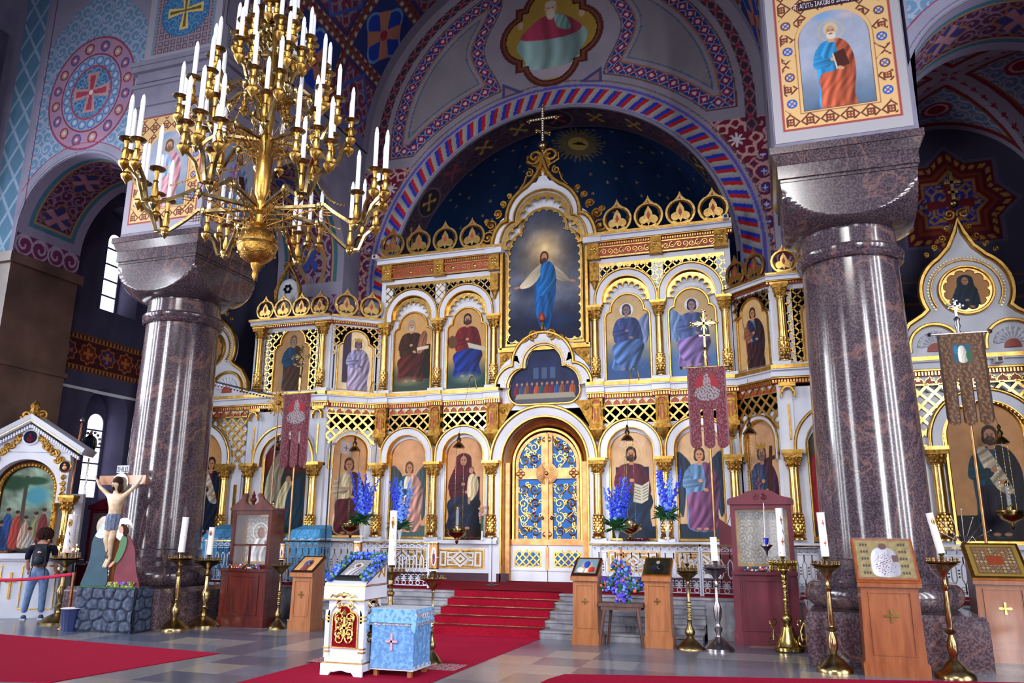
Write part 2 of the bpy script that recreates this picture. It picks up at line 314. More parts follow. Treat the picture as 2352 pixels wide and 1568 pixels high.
# ---- floor
def floor_mat():
    m = bpy.data.materials.new('stone_paving'); m.use_nodes = True; n = m.node_tree.nodes; l = m.node_tree.links; b = n['Principled BSDF']; t = n.new('ShaderNodeTexCoord')
    mp = n.new('ShaderNodeMapping'); mp.inputs['Scale'].default_value = (1 / .66, 1 / .66, 1); mp.inputs['Location'].default_value = (.35, .2, 0); l.new(t.outputs['Object'], mp.inputs[0])
    f = n.new('ShaderNodeVectorMath'); f.operation = 'FLOOR'; l.new(mp.outputs[0], f.inputs[0]); wn_ = n.new('ShaderNodeTexWhiteNoise'); wn_.noise_dimensions = '2D'; l.new(f.outputs[0], wn_.inputs['Vector'])
    r = n.new('ShaderNodeValToRGB'); r.color_ramp.interpolation = 'CONSTANT'; e = r.color_ramp.elements; e[0].color = list(s2l(hx('5f6478'))) + [1]; e[1].position = .35; e[1].color = list(s2l(hx('6c6d7c'))) + [1]
    for p, c in ((.55, '777a8c'), (.72, '8d8b90'), (.86, '9d9590')): k = e.new(p); k.color = list(s2l(hx(c))) + [1]
    l.new(wn_.outputs['Value'], r.inputs[0]); nz_ = n.new('ShaderNodeTexNoise'); nz_.inputs['Scale'].default_value = 14; nz_.inputs['Detail'].default_value = 8; l.new(t.outputs['Object'], nz_.inputs[0])
    mx = n.new('ShaderNodeMixRGB'); mx.blend_type = 'MULTIPLY'; mx.inputs[0].default_value = .35; l.new(r.outputs[0], mx.inputs[1]); l.new(nz_.outputs[0], mx.inputs[2]); l.new(mx.outputs[0], b.inputs['Base Color']); b.inputs['Roughness'].default_value = .22
    MATS['paving'] = m
floor_mat()
struct('floor', MB().box(-13, 13, -4, 20, -.3, 0), 'paving', smooth=False)
# ---- raised platform with five stone steps (nosings)
ZS = .61; YS = 14.2; g = MB(); g.box(-10.2, 10.2, YS, 20, 0, ZS - .001); g.box(3.722, 5.1, 13.78, YS + .02, 0, ZS - .04)
for k in range(4):
    z1 = ZS * (4 - k) / 5; y0 = YS - .31 * (k + 1); g.box(-3.6, 3.72, y0, YS + .01, 0, z1 - .03); g.box(-3.6, 3.72, y0 - .025, YS + .01, z1 - .03, z1)
g.box(-10.2, 10.2, YS - .03, YS + .1, ZS - .035, ZS)
struct('floor_platform', g, 'stone_step', smooth=False)
struct('carpet_platform_trim_1', MB().box(-10, 10, YS + .12, YI + .6, ZS, ZS + .008), 'carpet_stairs', smooth=False)
# ---- east wall with the great arch
RA, ZA = 4.4, 7.95; RB, ZB = 5.3, 11.9; XP = PX - 1.0 + .02
def vinecol(c, u, v, a, b2, s=.5): m = spiral(u, v, s); c.put(m, b2); return c
def panel_band(c, d, t, wd=.3):
    # blue band with crimson flowers between the contour d=.04 and d=.04+wd ; t runs along the band
    a, b_ = cell(t, (d - .04) / wd * .34 * 1.0, .31, .34); c.put(((d > .0) & (d < .04)).astype(float), '6f3f3a'); band = (d > .06) & (d < wd + .06)
    c.put(band.astype(float), '27408e'); q = (d - .06) / wd * 2 - 1; w_ = np.abs(a); c.put((band & (abs(np.abs(q) + w_ - 1.12) < .09)).astype(float), 'b9afb5')
    c.put((band & (np.maximum(abs(q), w_) < .72) & (abs(q) + w_ < .98)).astype(float), '8c2352'); c.put((band & (crossm(a, q, .34, .2) > 0)).astype(float), 'd8ccd0')
    c.put(((d > wd + .06) & (d < wd + .11)).astype(float), 'a1694c'); c.put(((d > wd + .22) & (d < wd + .26)).astype(float), '5c6a80')
def eastwall(u, v, X, Y, Z):
    x = X - AX; c = Cv(x, Z, '9a93a2', .02); r1 = np.where(Z > ZA, np.hypot(x, Z - ZA), abs(x)); r2 = np.where(Z > ZB, np.hypot(x, Z - ZB), abs(x)); th = np.where(Z > ZA, np.arctan2(Z - ZA, x) * 4.7, np.where(x > 0, Z - ZA, PI * 4.7 - (Z - ZA)))
    # scroll spandrels
    sp_ = (r1 > 5.12) & (abs(x) < 5.15) & (Z < 11.35 - .0 * x); sp_ = (r1 > 5.12) & (Z < 11.3) & (abs(x) > 3.2); c.put(sp_.astype(float), '6b2440')
    m = spiral(abs(x) - 4.9, Z, .42, .42); c.put((sp_ & (m > 0)).astype(float), 'c79a9c'); a, b_ = cell(abs(x) - 4.9, Z, .42, .42); c.put((sp_ & (np.hypot(a, b_) < .42) & (Z < 10.3)).astype(float), '2a3f9a'); c.put((sp_ & (crossm(a, b_, .3, .1) > 0) & (Z < 10.3)).astype(float), 'd8cfe0')
    kx, kz = abs(x) - 4.55, Z - 10.75; kr = np.hypot(kx, kz); c.put((sp_ & (kr < .62)).astype(float), '7a1f38'); c.put((sp_ & (abs(kr - .5 - .07 * np.cos(np.arctan2(kz, kx) * 8)) < .045)).astype(float), 'd5a9a4'); c.put((sp_ & (abs(kr - .38 + .07 * np.cos(np.arctan2(kz, kx) * 8)) < .04)).astype(float), 'd5a9a4'); c.put((sp_ & (kr < .13 + .07 * np.cos(np.arctan2(kz, kx) * 8))).astype(float), 'e4dce4')
    # striped archivolt
    s_ = (th / .36 + (r1 - 4.5) * 1.4) % 1; band = (r1 > 4.52) & (r1 < 4.93); c.put(((r1 > 4.38) & (r1 < 5.06)).astype(float), '9b98a8'); c.put((((r1 > 4.40) & (r1 < 4.48)) | ((r1 > 4.98) & (r1 < 5.05))).astype(float), '5f55b8')
    c.put((band & (s_ < .3)).astype(float), 'b8202c'); c.put((band & (s_ >= .3) & (s_ < .6)).astype(float), '2438b0'); c.put((band & (s_ >= .8)).astype(float), 'a8a69c')
    c.put(((abs(r1 - 5.16) < .015) & (Z > 6)).astype(float), '6b5560')
    # large panels with flowered borders either side of the medallion
    zz = Z - 14.45; wav = 1.62 + .25 * np.cos(np.clip(zz / 1.3, -1, 1) * PI * .9); d1 = 4.62 - r2; d2 = r1 - 5.34; d3 = abs(x) - wav; d4 = Z - 11.6; d = np.minimum(np.minimum(d1, d2), np.minimum(d3, d4))
    t = np.where(d == d1, np.arctan2(Z - ZB, x) * 4.4, np.where(d == d2, np.arctan2(Z - ZA, x) * 5.6, np.where(d == d3, Z, x))); panel_band(c, d, t); c.put((d > .57).astype(float), '8d8890', .8)
    # outer rib ornament
    a, b_ = cell(np.arctan2(Z - ZB, x) * 5, r2 - 4.78, .4, .26); rb = (r2 > 4.78) & (r2 < 5.04) & (Z > ZB - 1); c.put(rb.astype(float), '4a3040'); c.put((rb & (abs(abs(a) - abs(b_)) < .2)).astype(float), '8a6a78'); c.put((rb & (crossm(a, b_, .5, .16) > 0)).astype(float), '9a2440')
    # barbed quatrefoil medallion with a seated bearded figure
    mx_, mz = x, Z - 14.55
    def quat(s): return np.minimum.reduce([np.hypot(abs(mx_) - .62, mz) - .62 * s - .05, np.hypot(mx_, abs(mz) - .72) - .62 * s - .05, np.maximum(abs(mx_), abs(mz)) - .84 * s])
    q = quat(1.); c.put((q < .14).astype(float), '5a2a26'); c.put((q < .06).astype(float), '7c4434'); c.put((q < -.01).astype(float), '3a1c1c'); c.put((q < -.05).astype(float), 'a88a3c')
    inm = q < -.05; K = Cv(mx_, mz, 'a88a3c', .02); K.ell(0, -.95, .9, .35, 'b7a9b4'); K.blob([(-.95, -.2), (-.6, .15), (.6, .2), (1.0, -.1), (.8, -.6), (.45, -.95), (-.5, -.95), (-.75, -.6)], '8fb0ae', fold=.2); K.blob([(-.85, .05), (-.4, .5), (-.1, .62), (.15, .62), (.45, .5), (.85, .1), (.5, -.1), (-.3, -.1)], 'a33c58', fold=.15); K.blob([(.1, .6), (.4, .5), (.55, .1), (.2, .2)], '7aa49a')
    K.ell(0, .82, .17, .2, 'c9a890'); K.ell(0, .95, .16, .1, 'c9beb0'); K.ell(0, .64, .12, .17, 'd8ccbc'); [K.ell(s * .06, .83, .02, .014, '4a3830') for s in (-1, 1)]; K.ell(-.85, .45, .08, .12, 'c9a890'); K.ell(.85, .5, .08, .12, 'c9a890'); c.C[inm] = K.C[inm]
    # small spandrel ornaments
    for sx_ in (-1, 1): c.poly([(sx_ * .75, 13.0), (sx_ * 1.35, 13.35), (sx_ * 1.35, 12.9)], '4a4a7c'); c.poly([(sx_ * .95, 13.02), (sx_ * 1.28, 13.22), (sx_ * 1.28, 12.96)], '9a7f8c')
    c.noise(.05, .6, 3); return c.C
grid('wall_east', 420, 660, lambda u, v: (AX - 5.45 + 10.9 * u, YE + 0 * u, 3.5 + 14 * v), eastwall, kind='structure', keep=lambda u, v, X, Y, Z: ~((np.hypot(X - AX, np.maximum(Z - ZA, 0)) < RA - .03)))
struct('wall_east_arch_trim_2', MB().mold([(x + AX, z) for x, z in arc(0, ZA, RA, 180, 0, 60)], [(-.02, -YE - .02), (-.02, -YE + .05), (.05, -YE + .05), (.07, -YE - .02)]), 'wall_plain')
def soffit(u, v, X, Y, Z):
    L = u * PI * RA; D = v; c = Cv(L, D, '4d3c50', .02); c.put((spiral(L, D, .5, .5, 3, .22) > 0).astype(float), '705466', .6); c.put((abs(D - .5) > .44).astype(float), '6a5c78')
    for k in range(13):
        p = (k + .5) * PI * RA / 13
        if k % 4 == 2: c.ell(p, .5, .42, .42, '3a3040'); c.ring(p, .5, .42, .04, '84707c'); 
        for a in (45, 135):
            ca, sa = math.cos(math.radians(a)) * .22, math.sin(math.radians(a)) * .22; cc = 'c9a452' if k % 3 else 'a04050'
            c.line([(p - ca, .5 - sa), (p + ca, .5 + sa)], .06, cc)
            for q in (-1, 1): c.ell(p + q * ca, .5 + q * sa, .06, .06, cc)
    return c.C
grid('ceiling_arch_soffit', 420, 44, lambda u, v: (AX - RA * np.cos(PI * u), YE + 1.04 * v, ZA + RA * np.sin(PI * u)), soffit, kind='structure')
YD = YE + 1.04
struct('wall_apse_jamb_left', MB().box(AX - RA - .05, AX - RA, YE, YD, 0, ZA), 'wall_dark', smooth=False); struct('wall_apse_jamb_right', MB().box(AX + RA, AX + RA + .05, YE, YD, 0, ZA), 'wall_dark', smooth=False)
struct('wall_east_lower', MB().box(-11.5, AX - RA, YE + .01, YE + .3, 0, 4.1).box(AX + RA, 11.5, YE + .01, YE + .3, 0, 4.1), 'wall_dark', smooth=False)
def stars(u, v, X, Y, Z):
    x = X - AX; y = Y - YD; z = Z - ZA; c = Cv(u, v, '16325f'); c.noise(.12, 3, 4); el = np.arctan2(z, np.hypot(x, y)); az = np.arctan2(x, y); rs = np.random.RandomState(3)
    P = np.stack([x, y, z], -1) / (RA); 
    for i in range(10):
        n_el = 6 + i * 8.2; e = math.radians(n_el); n = max(9, int(26 * math.cos(e)))
        for k in range(n):
            a = -PI / 2 + PI * (k + .5 * (i % 2) + rs.rand() * .7) / n; e = math.radians(n_el + rs.rand() * 6 - 3); d = np.array([math.cos(e) * math.sin(a), math.cos(e) * math.cos(a), math.sin(e)]); q = P - d; r = np.sqrt((q ** 2).sum(1)); sel = r < .03
            if not sel.any(): continue
            ex = np.array([math.cos(a), -math.sin(a), 0]); ang = np.arctan2(q[sel, 2], (q[sel] @ ex)); R = .010 + .005 * np.cos(ang * 6); cc = hx(rs.choice(['c9a86a', 'b8a288', 'a88a60'])); mm = np.clip((R - r[sel]) / .003, 0, 1)[:, None]; c.C[sel] = c.C[sel] * (1 - mm) + np.array(cc) * mm
    # golden glory with a dove near the crown
    d = np.array([.06, math.cos(math.radians(79)), math.sin(math.radians(79))]); d /= np.linalg.norm(d); e1 = np.array([1, 0, 0.]); e2 = np.cross(e1, d); e1 = np.cross(d, e2); q = P - d; a = q @ e1; b_ = -(q @ e2) * 1.0; r = np.hypot(a, b_); an = np.arctan2(b_, a)
    c.put((r < .145 + .02 * np.sign(np.sin(an * 30)) + .012 * np.sin(an * 11)).astype(float) * (.55 + .45 * (np.sin(an * 60) > 0)), '8e7440', .9); c.put((r < .065).astype(float), 'b79a4e'); a = a * 1.35; b_ = b_ * 1.35; K = Cv(a, b_, '000000', .003); m = K.poly([(-.07, .0), (-.03, .005), (-.005, .02), (.005, .02), (.07, .035), (.03, -.012), (.0, -.025), (-.02, -.012)], 'ffffff'); c.put(m, '2a2418')
    return c.C
grid('ceiling_apse_dome', 560, 280, lambda u, v: (AX - (RA + .03) * np.cos(PI * u) * np.cos(v * PI / 2), YD - .03 + (RA + .03) * np.sin(PI * u) * np.cos(v * PI / 2), ZA + (RA + .03) * np.sin(v * PI / 2)), stars, kind='structure')
grid('wall_apse', 60, 12, lambda u, v: (AX - (RA - .02) * np.cos(PI * u), YD + (RA - .02) * np.sin(PI * u), ZS + (ZA - ZS) * v), lambda u, v, X, Y, Z: Cv(u, v, '1c2f55').C, kind='structure')
# ---- barrel vault over the sanctuary bay
def barrel(u, v, X, Y, Z):
    L = u * PI * RB; D = v * 6.1; c = Cv(L, D, '24326c', .03); a, b_ = cell(L, D, 2.05, 2.03); ab, bb = abs(a), abs(b_)
    c.put((np.maximum(ab, bb) > .84).astype(float), '6a4238'); ca, cb = cell(L + .0, D, .26, .26); e = (np.maximum(ab, bb) > .87) & (np.maximum(ab, bb) < .975); c.put((e & (np.sign(ca) * np.sign(cb) > 0)).astype(float), '6b1f34'); c.put((e & (np.hypot(ca, cb) < .5)).astype(float), 'a9a79c')
    par = (np.floor(L / 2.05) + np.floor(D / 2.03)) % 2; r = np.hypot(a, b_); o = np.arctan2(b_, a)
    c.put(((np.maximum(ab, bb) < .76) & (par < 1)).astype(float), '6b2c44'); c.put(((par < 1) & (np.maximum(ab, bb) < .7) & (spiral(L, D, .5) > 0)).astype(float), '7c7084'); c.put(((par < 1) & (abs(ab + bb - .78) < .06)).astype(float), '3a4f9a')
    c.put(((par > 0) & (r < .62 + .13 * np.cos(4 * o))).astype(float), '1c3a9a'); c.put(((par > 0) & (abs(r - .66 - .13 * np.cos(4 * o)) < .04)).astype(float), '5f88b8'); c.put(((par > 0) & ((crossm(a * .7 + b_ * .7, a * .7 - b_ * .7, .62, .17) > 0))).astype(float), 'a5705c'); c.put(((par > 0) & (r < .14)).astype(float), '8c2c3c')
    c.put((((u < .02) | (u > .98))).astype(float), '6a6488'); c.put(((D > 5.75) | (D < .3)).astype(float), '807c90'); return c.C
grid('ceiling_barrel_vault', 620, 230, lambda u, v: (AX - RB * np.cos(PI * u), YE - 6.1 * v, ZB + RB * np.sin(PI * u)), barrel, kind='structure')
# ---- walls beside the bay (thick, pierced by an arch to each aisle), aisle front walls, piers
def yz(path, x0, x1, holes=()):
    m = MB(Matrix.Rotation(PI / 2, 4, 'Z')); m.plate(path, holes, x0, x1); return m     # plate in the YZ plane: local x->world y, local y(-d)->world x
for sd_, nm in ((-1, 'left'), (1, 'right')):
    xi, xo = sd_ * (XP + .04), sd_ * (PX + 1.05)
    yc, rr, zc = 15.25, 1.75, 8.5
    hole = [(yc - rr, ZS + .2)] + arc(yc, zc, rr, 180, 0, 20) + [(yc + rr, ZS + .2)]
    outer = [(13.45, 7.31)] + [(yc - rr, 7.31)] + arc(yc, zc, rr, 180, 0, 20) + [(yc + rr, ZS + .2)] + [(hole[-1][0], ZS + .02), (YE, ZS + .02), (YE, 17.4), (13.45, 17.4)]
    m = yz(outer, min(xi, xo), max(xi, xo)); struct('wall_bay_' + nm, m, 'wall_plain', smooth=False)
    def jamb(u, v, X, Y, Z, sd_=sd_, zc=zc):
        D = (X - min(xi, xo)); W_ = abs(xo - xi); c = Cv(D, v, '8f8a9e', .01); L = v * (5.0 + PI * 1.7) + 5.0
        c.put((abs(D - W_ / 2) < W_ / 2 - .2).astype(float), '3c6a78'); c.put((abs(D - W_ / 2) < W_ / 2 - .3).astype(float), 'a08a6a'); c.put((abs(D - W_ / 2) < W_ / 2 - .36).astype(float), '5a2a48'); inn = abs(D - W_ / 2) < W_ / 2 - .4
        c.put((inn & (spiral(D, L, .36) > 0)).astype(float), '9584a0'); a, b_ = cell(D - W_ / 2 + .6, L, 1.2, 1.5); c.put((inn & (abs(np.hypot(a, b_ + .25 * np.sin(3 * a)) - .7) < .1)).astype(float), '9a7a58'); c.put((inn & (crossm(a * .7 + b_ * .7, a * .7 - b_ * .7, .45, .14) > 0)).astype(float), '3c4c98')
        lo = (Z < 7.95) & (Y > yc); c.put(lo.astype(float), '938fa6'); l2 = (Z < 7.6) & (Z > 6.9) & (Y > yc); c.put(l2.astype(float), '5d2448'); c.put((l2 & (spiral(D, Z - 6.9, .35, .35) > 0)).astype(float), '9c8aa4'); c.put(((Z < 6.9) & (Y > yc)).astype(float), '5a566c'); return c.C
    R_ = rr - .02
    def jp(u, v, xi=xi, xo=xo):
        L0 = 4.2; A = PI * R_; s_ = v * (L0 * 2 + A); a = np.clip((s_ - L0) / A, 0, 1) * PI; y = yc + R_ * np.cos(a); z = np.where(s_ < L0, zc - L0 + s_, np.where(s_ > L0 + A, zc - (s_ - L0 - A), zc + R_ * np.sin(a))); return xi + (xo - xi) * u, y, z
    grid('wall_arch_soffit_' + nm, 110, 560, jp, jamb, kind='structure', keep=lambda u, v, X, Y, Z, yc=yc: ~((Z < 7.31) & (Y < yc)))
    # aisle front wall with its own arch
    cx, R2, z2 = sd_ * 8.68, 1.53, 7.95; XO = sd_ * 13
    hole = [(cx - R2, 0.02)] + arc(cx, z2, R2, 180, 0, 24) + [(cx + R2, 0.02)]
    a_, b__ = (XO, sd_ * 7.28) if sd_ < 0 else (sd_ * 7.28, XO); a_, b__ = min(a_, b__), max(a_, b__)
    pl = [(a_, 0), (cx - R2, 0)] + hole + [(cx + R2, 0)]
    # right of the opening is the pier itself above the capital; keep only the strip over it
    pts = ([(a_, 0)] + hole + [(b__, 7.4) if sd_ < 0 else (b__, 0), (b__, 17.4), (a_, 17.4)]) if sd_ < 0 else ([(a_, 7.4)] + hole + [(b__, 0), (b__, 17.4), (a_, 17.4)])
    if sd_ < 0: pts = [(a_, 0), (cx - R2, 0)] + arc(cx, z2, R2, 180, 0, 24) + [(cx + R2, 7.4), (b__, 7.4), (b__, 17.4), (a_, 17.4)]
    else: pts = [(a_, 7.4), (cx - R2, 7.4)] + arc(cx, z2, R2, 180, 0, 24) + [(cx + R2, 0), (b__, 0), (b__, 17.4), (a_, 17.4)]
    struct('wall_aisle_' + nm, MB().plate(pts, (), -13.4, -11.75), 'wall_plain', smooth=False)
    def rosette(u, v, X, Y, Z, cx=cx, sd_=sd_):
        x = X - cx; c = Cv(x, Z, '8f8ca2', .012); r = np.hypot(x, Z - z2); q = r
        fld = (r > 1.8) & (abs(x + sd_ * -.05) < 1.42) & (Z > 7.9) & (Z < 13.4 - .55 * x ** 2); c.put(fld.astype(float), '5c89ac', .8); c.put((fld & (spiral(x, Z, .3) > 0)).astype(float), '9aa6c0')
        mz_ = Z - 10.95; R = np.hypot(x / 1.12, mz_ / 1.3); A = np.arctan2(mz_, x)
        c.put((R < 1.06).astype(float), '8c3c58'); c.put((R < 1.02).astype(float), 'a5809c')
        def dots(rr_, n, rad, c1, c2, ph=0):
            k = ((A + ph) / (2 * PI) * n) % 1 - .5; dd = np.hypot(k * 2 * PI / n * rr_, R - rr_); c.put((dd < rad).astype(float), c1); c.put((dd < rad * .7).astype(float), c2); c.put((dd < rad * .3).astype(float), 'b9c4d8')
        dots(.87, 16, .105, '3c4a8c', 'a3566c'); dots(.87, 8, .105, '7c3048', 'b98c7c', .2); c.put((abs(R - .72) < .015).astype(float), '7c3048'); c.put((R < .7).astype(float), '8f95b0'); dots(.6, 20, .085, '3f6fa8', '8fa8c8'); c.put((abs(R - .49) < .02).astype(float), '9c4058'); c.put((R < .47).astype(float), '3f6496'); c.put(((R < .47) & (spiral(x, mz_, .2) > 0)).astype(float), '6c9ab8')
        c.put((crossm(x / .62, mz_ / .62, .78, .2) * (R < .47)), 'b98a8c'); c.put((crossm(x / .62, mz_ / .62, .68, .1) * (R < .47)), 'a03c54'); c.put((np.hypot(x, mz_) < .06).astype(float), 'd8c8c8')
        c.put((abs(r - 1.79) < .012).astype(float), '8c4058'); c.put((abs(r - 1.6) < .012).astype(float), '6d6884'); c.put(((abs(abs(x) - 1.42) < .015) & (Z > 7.9)).astype(float), '7a3050')
        o = abs(x) > 1.56; c.put(o.astype(float), '8a869e'); a, b_ = cell(abs(x) - 1.62, Z, .5, .8); c.put((o & (abs(x) > 1.66) & (abs(x) < 2.4)).astype(float), '587f9c'); c.put((o & (abs(x) > 1.66) & (abs(x) < 2.4) & (abs(abs(a) - abs(b_)) < .16)).astype(float), '8fa6c0'); c.noise(.05, 1, 2); return c.C
    x0, x1 = (-11.0, -7.28) if sd_ < 0 else (7.28, 11.0)
    grid('wall_aisle_mural_' + nm, 260, 470, lambda u, v: (x0 + (x1 - x0) * u, 11.735 + 0 * u, 6.9 + 6.9 * v), rosette, kind='structure', keep=lambda u, v, X, Y, Z: (~((np.hypot(X - cx, np.maximum(Z - z2, 0)) < R2 + .005))) & ((Z > 7.4) | (abs(X) > 10.3)))
    def sof(u, v, X, Y, Z):
        D = v * 1.66; L = u * (PI * R2 + 1.0); c = Cv(L, D, '8b86a0', .01); d = np.minimum(D, 1.66 - D); d = np.minimum(d, np.minimum(L, PI * R2 + 1 - L) - .45); c.put((d > .22).astype(float), '3c6f84'); c.put((d > .32).astype(float), '9a7c58'); c.put((d > .37).astype(float), '4e2442'); i = d > .4
        c.put((i & (spiral(L, D, .3) > 0)).astype(float), '8a7690', .8); a, b_ = cell(L - .5, D + .0, 1.1, 1.66); rr_ = np.hypot(a, b_ * 1.3); A = np.arctan2(b_, a); f = .62 + .1 * np.cos(8 * A); c.put((i & (rr_ < f)).astype(float), '8c5a40'); c.put((i & (rr_ < f - .1)).astype(float), '34346c'); c.put((i & (crossm(a * .8 + b_ * .6, b_ * .8 - a * .6, .42, .12) > 0)).astype(float), '9c707c')
        lo = (L < .45) | (L > PI * R2 + .55); c.put(lo.astype(float), '6b2c52'); c.put((lo & (spiral(D, L, .41, .45) > 0)).astype(float), 'a394ac'); return c.C
    def sp2(u, v):
        A = PI * (R2 - .01); s_ = u * (A + 1.0); a = np.clip((s_ - .5) / A, 0, 1) * PI; z = np.where(s_ < .5, z2 - .5 + s_, np.where(s_ > A + .5, z2 - (s_ - A - .5), z2 + (R2 - .01) * np.sin(a))); return cx - (R2 - .01) * np.cos(a), 11.75 + 1.65 * v, z
    grid('ceiling_aisle_arch_' + nm, 300, 100, sp2, sof, kind='structure')
    xj = cx + sd_ * R2; a_, b__ = sorted((xj - sd_ * .03, xj + sd_ * 1.2))
    g = MB(); g.box(a_, b__, 11.7, 13.42, 0, 7.2); g.box(a_ - (.08 if sd_ > 0 else 0), b__ + (.08 if sd_ < 0 else 0), 11.62, 13.5, 7.2, 7.42); g.box(a_ - (.05 if sd_ > 0 else 0), b__ + (.05 if sd_ < 0 else 0), 11.66, 13.46, 5.0, 5.1)
    struct('wall_marble_pier_' + nm, g, 'marble_brown', smooth=False)
    # aisle: added light-blocking wall (right), east wall, vault
    if sd_ > 0: struct('wall_light_block_right', MB().box(11.3, 11.6, 13.3, YE + .5, 0, 12), 'wall_dark', smooth=False)  # wall mostly out of view, added to block light
    def eastaisle(u, v, X, Y, Z, cx=sd_ * 8.9):
        x = X - cx; z = Z - 8.55; c = Cv(x, z, '4b4862', .012); r = np.hypot(x, z); A = np.arctan2(z, x)
        def star(R): k = ((A + PI / 8) % (PI / 4)) - PI / 8; q = R * math.cos(PI / 4) ; t1 = np.maximum(abs(x), abs(z)) - q; t2 = np.maximum(abs(x + z), abs(x - z)) / math.sqrt(2) - q; return np.minimum(t1, t2)
        c = Cv(x, z, '4b4862', .012) if sd_ > 0 else c; c.put((star(1.36) < 0).astype(float), '5c5872'); c.put((star(1.26) < 0).astype(float), '5c1428'); n = 24; dd = star(1.13); k = (A / (2 * PI) * 40) % 1 - .5; c.put(((abs(dd) < .045) & (abs(k) < .28)).astype(float), 'b5813c'); c.put((star(.94) < 0).astype(float), '7a3420'); c.put((star(.84) < 0).astype(float), '6b1420'); c.put((star(.74) < 0).astype(float), '9a6a34')
        c.put((star(.66) < 0).astype(float), '26308a'); c.put(((star(.62) < 0) & (spiral(x, z, .33) > 0)).astype(float), 'a8773c'); c.put((crossm(x / .5, z / .5, .9, .16)), '6b1c28')
        rr_ = np.hypot(x * 1.0 + 0, Z - 8.35); c.put((abs(rr_ - 1.98) < .02).astype(float), '5f5a78'); c.C = c.C if sd_ > 0 else np.zeros_like(c.C) + np.array(hx('3c3a54')); bd = (Z > 6.35) & (Z < 6.9) & (sd_ > 0); c.put((bd & (abs(Z - 6.63) > .22)).astype(float), '8a5a34'); return c.C  # left wall overpainted in one dark tone, the aisle's shade put into colour
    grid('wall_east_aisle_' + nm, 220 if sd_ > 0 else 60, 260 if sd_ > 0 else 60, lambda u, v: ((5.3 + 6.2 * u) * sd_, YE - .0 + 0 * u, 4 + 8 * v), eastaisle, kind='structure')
    def groin(u, v, X, Y, Z):
        a = (u * 2 - 1) * 2.0; b_ = (v * 2 - 1) * 2.1; c = Cv(a, b_, '5d7fa8' if sd_ > 0 else '3c4c70', .02); c.put((spiral(a, b_, .33) > 0).astype(float), 'a9a2b4' if sd_ > 0 else '6c6880'); rr_ = np.hypot(np.maximum(abs(a), abs(b_)) - 1.25, np.minimum(abs(a), abs(b_))); c.put((rr_ < .3).astype(float), '8c2440'); c.put((abs(rr_ - .2) < .03).astype(float), 'c79aa4')  # left vault repeats the right one in darker paint, standing for shade
        rib = np.minimum(abs(abs(a) - abs(b_)), np.minimum(2.0 - abs(a), 2.1 - abs(b_)) + .1); c.put((rib < .42).astype(float), '8a5a34'); c.put((rib < .37).astype(float), '7a2434'); c.put((rib < .27).astype(float), '9a94a8'); k = (np.maximum(abs(a), abs(b_)) / .22) % 1 - .5; c.put(((np.hypot(k * .22, rib) < .07) & (np.minimum(abs(k) * .22, rib) < .022)).astype(float), '8c2440'); return c.C
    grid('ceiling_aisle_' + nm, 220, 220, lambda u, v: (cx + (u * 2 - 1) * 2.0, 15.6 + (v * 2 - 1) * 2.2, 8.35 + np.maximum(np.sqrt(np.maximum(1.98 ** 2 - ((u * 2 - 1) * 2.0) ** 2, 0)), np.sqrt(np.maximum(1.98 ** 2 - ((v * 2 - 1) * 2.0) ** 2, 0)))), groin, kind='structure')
    # pier above the capital
    g = MB(); x0, x1 = sd_ * PX - .97, sd_ * PX + .97; g.box(x0, x1, 11.62, 13.5, 7.31, 17.4)
    if sd_ < 0:
        for z0, z1, e in ((9.95, 10.2, .03), (10.2, 10.62, .08), (10.62, 10.7, .12), (10.78, 11.0, .05), (11.0, 11.12, .14), (11.12, 11.22, .17)): g.box(x0 - e, x1 + e, 11.62 - e, 13.5 + e, z0, z1)
    struct('wall_pier_' + nm, g, 'wall_plain', smooth=False)
